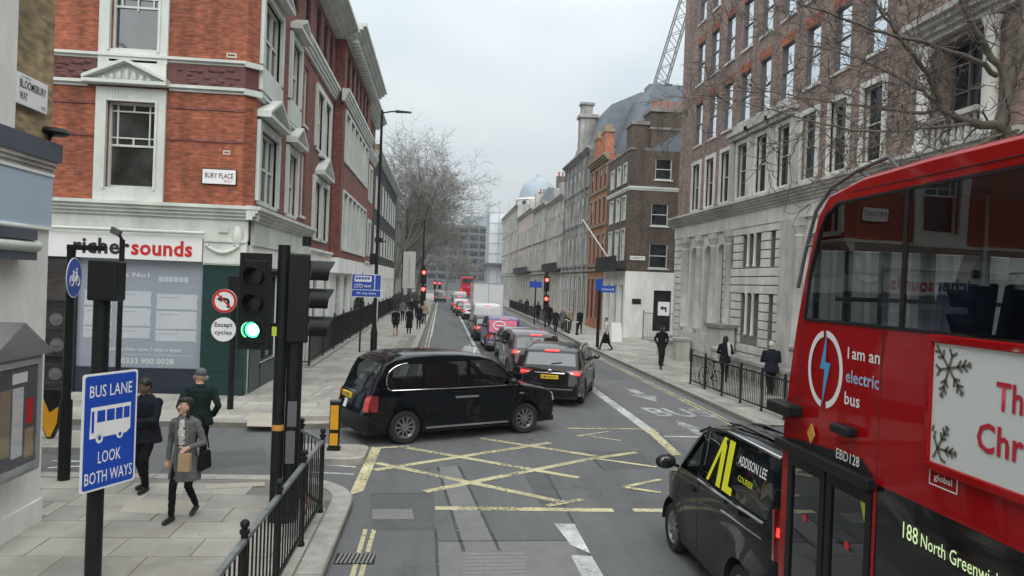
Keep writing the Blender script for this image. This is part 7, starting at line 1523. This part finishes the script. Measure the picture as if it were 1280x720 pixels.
def person(label, x, y, face, h=1.70, z=.12, coat='black_cloth', legs='black_cloth', skin='skin_a', hair='hair_dark', stride=.25, lean=.03, arms='swing', coat_len=.80, voxel=.014, headturn=0., nod=0., group=None, hairlen=0, hat=None, shirt=None, wide=1., detail=True, flare=1.15, bare=False, faceon=True):
    s = h/1.70; F = Fig(); S = lambda *p: tuple(q*s for q in p)
    t = thing('person', label, 'person', (x, y, z), -R(face), group)     # local +y is the facing direction
    hipz, ly = .90, lean
    # legs mid-stride
    for sg, st_ in ((1, stride), (-1, -stride)):
        hip = Vector((.085*sg, 0, hipz)); ank = Vector((.075*sg, st_, .085+(.05 if st_ < -.1 else 0))); kn, ank = ik(hip, ank, .43, .42, (0, 1, 0))
        lm = legs
        F.cap(S(*hip), .088*s*wide, S(*kn), .062*s*wide, lm); F.cap(S(*kn), .062*s*wide, S(*(ank+Vector((0, 0, .03)))), .047*s*wide, 'skin_a' if bare else lm)
        toe = ank+Vector((.02*sg, .15, -.045 if st_ >= -.1 else -.075)); F.cap(S(*(ank+Vector((0, -.035, -.035)))), .042*s, S(*toe), .034*s, 'shoe')
    # trunk
    sh = Vector((0, ly, 1.40))
    secs = [(hipz-.06, 0, 0, .165*wide, .115*wide), (hipz+.06, 0, 0, .165*wide, .115*wide), (1.08, 0, ly*.4, .150*wide, .11*wide), (1.25, 0, ly*.8, .175*wide, .12*wide), (1.36, 0, ly, .18*wide, .11*wide), (1.43, 0, ly, .12, .085), (1.47, 0, ly, .07, .07)]
    if coat_len < hipz: secs = [(coat_len, 0, 0, .185*wide*flare, .15*wide*flare), (coat_len+.03, 0, 0, .187*wide*flare, .152*wide*flare)]+[(hipz+.04, 0, 0, .182*wide, .138*wide)]+[(q[0], q[1], q[2], q[3]*1.04, q[4]*1.08) for q in secs[2:]]
    F.loft([(q[0]*s, q[1]*s, q[2]*s, q[3]*s, q[4]*s) for q in secs], coat)
    for sg in (1, -1): F.ell(S(.160*sg*wide, ly, 1.365), S(.066, .07, .058), coat)
    if shirt:
        F.loft([(q[0]*s, 0, q[1]*s, q[2]*s, q[3]*s) for q in ((1.02, ly*.4+.085, .055, .045), (1.2, ly*.8+.095, .06, .045), (1.38, ly+.07, .05, .045), (1.42, ly+.06, .04, .04))], shirt)
    # neck and head, turned
    hc = Vector((0, ly+.035+nod*.05, 1.585-nod*.02)); F.cap(S(0, ly, 1.42), .058*s, S(*(hc+Vector((0, -.015, -.06)))), .05*s, skin)
    ct, sn_ = math.cos(-headturn), math.sin(-headturn)
    def HP(u, v, w_):      # head-local -> body-local, (u right, v forward, w up)
        v2, w2 = v*math.cos(nod)+w_*math.sin(nod), -v*math.sin(nod)+w_*math.cos(nod); return S(hc.x+u*ct-v2*sn_, hc.y+u*sn_+v2*ct, hc.z+w2)
    F.ell(HP(0, -.005, .01), S(.076, .095, .108), skin); F.cap(HP(0, .035, -.06), .047*s, HP(0, .05, -.085), .03*s, skin)
    F.cap(HP(0, .085, .01), .011*s, HP(0, .105, -.022), .016*s, skin)
    for sg in (1, -1): F.ell(HP(.078*sg, -.005, -.01), S(.014, .022, .033), skin)
    if hat: F.ell(HP(0, -.012, .065), S(.094, .112, .085), hat); F.cap(HP(-.05, .03, .035), .05*s, HP(.05, .03, .035), .05*s, hat) if False else None
    else: F.ell(HP(0, -.028, .046), S(.088, .098, .090), hair)
    if hairlen:
        F.ell(HP(0, -.05, -.03), S(.092, .07, .12), hair)
        for sg in (1, -1): F.cap(HP(.072*sg, -.012, .03), .026*s, HP(.082*sg, -.01, -.13), .024*s, hair)
        F.cap(HP(-.045, .048, .088), .026*s, HP(.045, .048, .088), .026*s, hair); F.ell(HP(0, .02, .085), S(.078, .07, .052), hair)
    elif hat is None: F.ell(HP(0, -.06, .0), S(.078, .055, .08), hair)
    else: F.ell(HP(0, -.07, -.03), S(.07, .045, .05), hair)
    # arms
    hands = []
    for sg in (1, -1):
        shd = Vector((.185*sg*wide, ly, 1.355))
        if arms == 'swing': wr = shd+Vector((.06*sg, -.22*sg*(1 if stride else .2)*(-1 if stride < 0 else 1), -.50)); bd = Vector((.3*sg, -1, 0))
        elif arms == 'phone': wr = Vector((.07*sg, ly+.30, 1.10+(.02 if sg > 0 else 0))); bd = Vector((.8*sg, -.6, -.5))
        elif arms == 'pocket': wr = Vector((.20*sg*wide, .06, .93)); bd = Vector((.6*sg, -1, 0))
        elif arms == 'bag': wr = (Vector((-.17, ly+.20, 1.06)) if sg < 0 else shd+Vector((.08, -.03, -.52))) ; bd = Vector((.5*sg, -1, -.2))
        elif arms == 'front': wr = Vector((.10*sg, ly+.22, 1.05)); bd = Vector((.8*sg, -.6, -.4))
        el, wr = ik(shd, wr, .29, .25, bd)
        F.cap(S(*shd), .060*s*wide, S(*el), .050*s*wide, coat); F.cap(S(*el), .050*s*wide, S(*wr), .040*s*wide, coat)
        if arms != 'pocket':
            d_ = (wr-el).normalized(); pn = Vector((-sg, 0, 0)) if arms == 'swing' else Vector((0, 0, -1) if arms != 'phone' else (-sg*.7, .2, .6)); pn = pn-d_*pn.dot(d_)
            f2 = Fig() ; hand(F, S(*(wr+d_*.02)), d_, pn, skin, .55 if arms in ('swing', 'front') else .8, detail); hands.append(Vector(S(*(wr+d_*.09))))
    b_ = link('body', F.mesh(voxel*s), t)
    if detail and faceon:
        for sg in (1, -1):
            MB().ball(HP(.031*sg, .083, .018), S(.011, .006, .0055), 8, 6).build('eye', 'pale_cloth', t, smooth=60); MB().ball(HP(.031*sg, .0875, .018), S(.0062, .004, .0056), 8, 6).build('iris', 'ink', t, smooth=60)
            MB().tube([HP(.014*sg, .093, .040), HP(.031*sg, .093, .046), HP(.048*sg, .082, .040)], .004*s, 5).build('eyebrow', hair if not hat else 'hair_grey', t)
        MB().tube([HP(-.024, .082, -.062), HP(-.01, .093, -.058), HP(.01, .093, -.058), HP(.024, .082, -.062)], [.003*s, .0055*s, .0055*s, .003*s], 6).build('mouth', mat('lips', (.30, .11, .10), .5, 0), t, smooth=60)
    return t, hands, s
px = lambda u, v, z=.12: gp(u, v, z)
# the three people crossing in front
wx, wy, _q = px(229, 648)
wo, wh_, s_ = person('woman in a grey coat with dark bobbed hair walking on the pavement', wx, wy, 188, 1.62, coat='grey_cloth', stride=.20, arms='bag', coat_len=.56, voxel=.0085, headturn=R(30), nod=-.12, hairlen=1, shirt='pale_cloth', hair='hair_dark', wide=.9, flare=1.34, detail=True)
for i, z in enumerate((1.06, 1.14, 1.22, 1.30)): MB().box(-.052*s_, .052*s_, .128*s_+.0*i, (.148)*s_, (z-.012)*s_, (z+.008)*s_).build('jumper_stripe', 'ink', wo, bevel=.004)
for sg in (1, -1): MB().hexa([tuple(Vector(p)*s_) for p in ((.065*sg, .135, .60), (.085*sg, .135, .60), (.085*sg, .15, .60), (.065*sg, .15, .60))], [tuple(Vector(p)*s_) for p in ((.05*sg, .125, 1.40), (.10*sg, .11, 1.40), (.11*sg, .125, 1.38), (.055*sg, .145, 1.38))]).build('coat_lapel', 'grey_cloth', wo, bevel=.004)
def local_to_world(o, p): return Matrix.Translation(o.location) @ Matrix.Rotation(o.rotation_euler.z, 4, 'Z') @ Vector(p)
hp = wh_[1]; p_ = local_to_world(wo, (hp.x-.02, hp.y+.02, hp.z))
kb = thing('paper_bag', 'brown paper bag carried by the woman in the grey coat', 'bag', (p_.x, p_.y, p_.z-.36), wo.rotation_euler.z)
MB().hexa([(-.075, -.045, .08), (.075, -.045, .08), (.075, .045, .08), (-.075, .045, .08)], [(-.078, -.03, .31), (.078, -.03, .31), (.078, .03, .31), (-.078, .03, .31)]).build('bag', 'kraft', kb, bevel=.006); MB().tube([(-.05, 0, .29), (-.03, 0, .36), (.03, 0, .36), (.05, 0, .29)], .004, 5).build('handle', 'kraft', kb)
p_ = local_to_world(wo, (-.25*s_, -.06, .78)); hb = thing('handbag', 'black shoulder bag hanging beside the woman in the grey coat', 'bag', p_, wo.rotation_euler.z)
MB().hexa([(-.045, -.15, -.12), (.045, -.15, -.12), (.045, .15, -.12), (-.045, .15, -.12)], [(-.035, -.12, .13), (.035, -.12, .13), (.035, .12, .13), (-.035, .12, .13)]).build('bag', 'black_cloth', hb, bevel=.03); MB().tube([(0, -.12, .14), (.03, -.08, .40), (.07, -.02, .60), (.03, .05, .40), (0, .12, .14)], .010, 6).build('strap', 'black_cloth', hb)
mx_, my_, _q = px(181, 613)
mo, mh_, s_ = person('man in a dark padded jacket looking down at a phone', mx_, my_, 196, 1.69, coat='navy_cloth', legs='black_cloth', skin='skin_b', stride=-.10, arms='phone', coat_len=.74, voxel=.0085, headturn=R(12), nod=.42, wide=1.10)
hm = (mh_[0]+mh_[1])/2; p_ = local_to_world(mo, (hm.x, hm.y+.03, hm.z+.03)); ph = thing('phone', 'black phone held by the man in the dark padded jacket', 'phone', p_, mo.rotation_euler.z); o = MB().box(-.038, .038, -.075, .075, -.005, .005).build('case', 'plastic_black', ph, bevel=.004); o.rotation_euler = (R(28), 0, 0); o = MB().box(-.034, .034, -.07, .07, .0052, .006).build('screen', 'glass_dark', ph); o.rotation_euler = (R(28), 0, 0)
go_, gh_, s_ = person('person in a dark green coat and grey woolly hat looking aside', -4.08, 13.25, 345, 1.74, z=0, coat='green_cloth', legs='black_cloth', hat='grey_cloth', hair='hair_grey', stride=.14, arms='pocket', coat_len=.78, voxel=.0095, headturn=R(-88), wide=1.12)
# pedestrians on the right-hand pavement
def ped(label, u, v, face, hgt=1.7, z=.12, **kw):
    a, b, _q = px(u, v, z); return person(label, a, b, face, hgt, z, detail=kw.pop('detail', False), **kw)
w2, h2, s_ = ped('woman in a black coat with a white scarf beside the right railing', 905, 478, 20, 1.68, coat='black_cloth', stride=.12, arms='front', coat_len=.72, voxel=.014, hairlen=1)
MB().tube([(-.11, .07, 1.40), (0, .12, 1.36), (.10, .05, 1.42), (.10, -.06, 1.44), (.14, -.12, 1.2), (.15, -.13, .98)], [.05, .05, .05, .05, .06, .04], 8).build('scarf', 'pale_cloth', w2, smooth=60)
ped('white haired man in a navy coat stooping by the stone wall', 963, 494, 10, 1.74, coat='navy_cloth', stride=.12, arms='front', coat_len=.74, voxel=.014, hair='pale_cloth', nod=.3, lean=.07, wide=1.18)
ped('man in a brown jacket standing behind the arrow sign post', 826, 457, 185, 1.72, coat='wood_cloth' if 'wood_cloth' in MAT else 'black_cloth', stride=.06, arms='pocket', voxel=.016)
ped('woman in a long black skirt and pale top striding across the right pavement', 757, 438, 265, 1.7, coat='pale_cloth', legs='black_cloth', stride=.30, arms='swing', voxel=.018, coat_len=.95)
sk = MB(); loft_mesh(sk, [(.38, 0, 0, .20, .24), (.4, 0, 0, .20, .24), (.8, 0, 0, .17, .15), (1.02, 0, 0, .15, .12)]); sko = sk.build('skirt', 'black_cloth', bpy.data.objects[[o.name for o in bpy.data.objects if o.get('label', '').startswith('woman in a long black skirt')][0]], smooth=60)
FARP = [(694, 417, 180, 'pedestrian in a dark jacket beside the right red signal', 'navy_cloth'), (703, 414, 180, 'pedestrian in a grey coat near the black bollards', 'grey_cloth'), (712, 413, 190, 'pedestrian in a brown coat behind the black bollards', 'beige_cloth'), (724, 417, 175, 'pedestrian in black walking by the orange brick house', 'black_cloth'), (686, 409, 180, 'pedestrian in black beside the far right railing', 'black_cloth'), (672, 402, 0, 'pedestrian in green beside the far right railing', 'green_cloth'), (658, 394, 0, 'pedestrian in navy by the cream stuccoed terrace', 'navy_cloth'), (650, 390, 180, 'pedestrian in grey by the pinkish stucco terrace', 'grey_cloth')]
for u, v, fc, lb, ct_ in FARP: ped(lb, u, v, fc, random.uniform(1.62, 1.8), coat=ct_, stride=random.choice((.2, -.2, .08)), voxel=.026, coat_len=random.choice((.6, .8, .95)))
LEFTP = [(494, 420, 0, 'pedestrian in a short black coat with bare legs on the left pavement', 'black_cloth', dict(bare=True, coat_len=.7)), (511, 418, 0, 'pedestrian in a long black coat with a pale scarf on the left pavement', 'black_cloth', dict(coat_len=.4)), (523, 412, 180, 'pedestrian in navy beside the left kerb', 'navy_cloth', {}), (530, 405, 180, 'pedestrian in a brown coat by the left kerb', 'beige_cloth', {}), (503, 402, 0, 'pedestrian in grey under the left plane trees', 'grey_cloth', {}), (514, 398, 180, 'pedestrian in black under the left plane trees', 'black_cloth', {}), (520, 395, 0, 'pedestrian in a green coat near the left red signal', 'green_cloth', {})]
for u, v, fc, lb, ct_, kw in LEFTP: tt, _h, _s = ped(lb, u, v, fc, random.uniform(1.62, 1.8), coat=ct_, stride=random.choice((.2, -.2)), voxel=.022, **kw)
# ------------------------------------------------------------------ trees
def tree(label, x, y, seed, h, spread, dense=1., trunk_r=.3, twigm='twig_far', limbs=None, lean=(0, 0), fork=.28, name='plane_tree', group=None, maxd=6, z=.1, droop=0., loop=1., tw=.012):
    rng = random.Random(seed); t = thing(name, label, 'tree', (x, y, z), group=group); T, C = MB(), MB()
    def rv(): return Vector((rng.gauss(0, 1), rng.gauss(0, 1), rng.gauss(0, 1)))
    def grow(p, d, ln, r, dep):
        n = 4 if dep < 3 else 3; pts, rad = [p], [r]; r1 = r*(.62 if dep else .75)
        for i in range(n):
            d = (d+rv()*(.10+.05*dep)*loop+Vector((0, 0, (.06 if dep < 3 else .02)-droop*(dep > 2)))).normalized(); p = p+d*ln/n; pts.append(p); rad.append(r+(r1-r)*(i+1)/n)
            if dep >= 2 and dep < maxd and rng.random() < .55*dense:
                sd_ = (d+rv()*.75).normalized(); grow(p, sd_, ln*rng.uniform(.4, .65), max(tw*.6, rad[-1]*.55), dep+1 if dep+1 < maxd else maxd)
        if dep < 3: T.tube(pts, rad, 8 if dep == 0 else 6)
        else: C.tube(pts, rad, 4 if dep == 3 else 3, cap=False)
        if dep < maxd:
            k = rng.choice((2, 3)) if dep else rng.choice((3, 4))
            for i in range(k):
                a = 2*math.pi*(i+rng.random()*.6)/k; sidev = Vector((math.cos(a), math.sin(a), 0)); sp_ = spread*(1 if dep < 2 else .8)
                grow(p, (d+sidev*sp_*rng.uniform(.6, 1.2)+rv()*.12).normalized(), ln*rng.uniform(.66, .88), max(tw*.7, r1*rng.uniform(.6, .8)), dep+1)
    if limbs is None:
        grow(Vector((0, 0, -.1)), Vector((lean[0], lean[1], 1)).normalized(), h*fork, trunk_r, 0)
    else:
        T.tube([(0, 0, -.1), (0, 0, 1.5), (0, .02, limbs[0][0][0][2])], [trunk_r, trunk_r*.8, trunk_r*.62], 10)
        for pts, r in limbs:
            P_ = [Vector(p) for p in pts]; rad = [r*.72*(1-.76*i/(len(P_)-1)) for i in range(len(P_))]
            Q, RQ = [], []                                  # smooth the guide with a Catmull-Rom pass
            for i in range(len(P_)-1):
                p0, p1, p2, p3 = P_[max(0, i-1)], P_[i], P_[i+1], P_[min(len(P_)-1, i+2)]
                for q in range(4): u = q/4; Q.append(.5*((2*p1)+(p2-p0)*u+(2*p0-5*p1+4*p2-p3)*u*u+(3*p1-p0-3*p2+p3)*u**3)+rv()*.015); RQ.append(rad[i]+(rad[i+1]-rad[i])*u)
            Q.append(P_[-1]); RQ.append(rad[-1]); T.tube(Q, RQ, 7)
            for i in range(2, len(Q)):
                d = (Q[i]-Q[i-1]).normalized()
                if rng.random() < dense: grow(Q[i], (d+rv()*.55).normalized(), rng.uniform(.4, .85), max(.007, RQ[i]*.30), 4)
    T.build('trunk', 'bark', t, smooth=60, recalc=False); C.build('crown', twigm, t, smooth=60, recalc=False, kind='stuff'); return t
TR = 'bare plane trees behind the left pavement'
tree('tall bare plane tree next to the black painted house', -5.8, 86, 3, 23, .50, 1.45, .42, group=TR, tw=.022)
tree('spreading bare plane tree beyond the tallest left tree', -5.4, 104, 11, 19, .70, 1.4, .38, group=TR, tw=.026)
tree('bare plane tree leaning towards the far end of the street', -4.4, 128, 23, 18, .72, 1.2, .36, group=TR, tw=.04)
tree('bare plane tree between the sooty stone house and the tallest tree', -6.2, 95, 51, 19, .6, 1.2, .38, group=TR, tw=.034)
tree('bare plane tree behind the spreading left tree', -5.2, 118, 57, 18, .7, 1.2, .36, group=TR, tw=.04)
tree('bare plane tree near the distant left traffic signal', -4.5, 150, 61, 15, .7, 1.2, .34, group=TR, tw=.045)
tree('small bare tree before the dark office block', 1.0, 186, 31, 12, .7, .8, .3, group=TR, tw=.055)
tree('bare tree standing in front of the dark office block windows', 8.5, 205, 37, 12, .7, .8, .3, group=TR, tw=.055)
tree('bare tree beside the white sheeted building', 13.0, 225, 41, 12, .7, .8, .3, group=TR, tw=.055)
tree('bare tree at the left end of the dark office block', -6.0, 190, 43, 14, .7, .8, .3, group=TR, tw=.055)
# the near plane tree above the bus, limbs read off the photograph
def at(u, v, Y):
    d = _fw*FPX+_rt*(u-640)-_up*(v-360); s_ = Y/d.y; return (d.x*s_-9.3, d.y*s_-12.6, d.z*s_+CAM_H-.1)
LM = [([(0, 0, 3.5), at(1262, 178, 12.4), at(1215, 155, 12.3), at(1183, 140, 12.2), at(1170, 115, 12.2)], .17),
      ([at(1183, 140, 12.2), at(1160, 118, 12.4), at(1120, 95, 12.8), at(1075, 75, 13.2), at(1010, 55, 13.6), at(960, 40, 14)], .06),
      ([at(1178, 130, 12.2), at(1160, 95, 12.0), at(1135, 60, 11.8), at(1105, 20, 11.6), at(1080, -30, 11.5)], .075),
      ([(0, 0, 4.5), at(1258, 120, 12.6), at(1232, 60, 12.6), at(1205, 10, 12.4), at(1180, -50, 12.2)], .13),
      ([at(1245, 95, 12.6), at(1205, 70, 12.2), at(1140, 50, 11.6), at(1075, 30, 11.2), at(1000, 5, 11)], .07),
      ([(0, 0, 4.2), at(1275, 60, 12.8), at(1278, 0, 12.9), at(1270, -60, 13)], .15),
      ([at(1215, 155, 12.3), at(1150, 160, 11.8), at(1080, 165, 11.4), at(1010, 150, 11.2), at(930, 128, 11)], .045),
      ([at(1183, 140, 12.2), at(1120, 138, 12.6), at(1050, 128, 13.0), at(985, 118, 13.4), at(905, 112, 13.8)], .05),
      ([at(1250, 170, 12.0), at(1190, 190, 11.5), at(1120, 205, 11.2), at(1060, 200, 11.0)], .04)]
tree('near bare plane tree with pale limbs reaching over the red bus', 9.3, 12.6, 5, 9, .6, .95, .26, 'twig', LM, maxd=6, droop=.03, z=.1)
# shrubs behind the left railings
def shrub(label, x, y, rx, ry, h, n, seed):
    rng = random.Random(seed); t = thing('shrub', label, 'shrub', (x, y, .12)); k = MB(); st_ = MB()
    for i in range(n):
        a, b = rng.uniform(0, 6.28), rng.random()**.5; c = Vector((rx*b*math.cos(a), ry*b*math.sin(a), h*(.15+.85*rng.random()*(1-.35*b)))); u = Vector((rng.gauss(0, 1), rng.gauss(0, 1), rng.gauss(0, 1))).normalized()*.09; v = u.cross(Vector((rng.gauss(0, 1), rng.gauss(0, 1), 1))).normalized()*.05
        k.quad(c-u, c+v, c+u, c-v)
    for i in range(7): st_.tube([(rng.uniform(-.1, .1), rng.uniform(-.1, .1), 0), (rng.uniform(-rx, rx)*.6, rng.uniform(-ry, ry)*.6, h*.8)], [.025, .008], 5)
    k.build('foliage', 'hedge', t, recalc=False, kind='stuff'); st_.build('stems', 'bark', t)
shrub('dark evergreen shrub behind the area railings of the stucco storey', -4.95, 46, .25, 1.8, 2.6, 1500, 3)
shrub('dark evergreen shrub before the black painted house', -3.9, 70, .7, 2.5, 2.2, 1800, 4)
shrub('low brown hedge under the left plane trees', -3.2, 82, 1.0, 5, 2.0, 2600, 5)
# ------------------------------------------------------------------ thin winter haze
hz = MB().box(-300, 300, -60, 420, -1.5, 70).build('haze', 'ink'); hz['kind'] = 'stuff'
hm_ = bpy.data.materials.new('haze'); hm_.use_nodes = True; t = hm_.node_tree; t.nodes.clear(); o = nd(t, 'ShaderNodeOutputMaterial'); v = nd(t, 'ShaderNodeVolumePrincipled'); v.inputs['Density'].default_value = .0005; v.inputs['Color'].default_value = (.86, .9, .95, 1); v.inputs['Anisotropy'].default_value = .2; t.links.new(v.outputs[0], o.inputs['Volume'])
hz.data.materials.clear(); hz.data.materials.append(hm_)
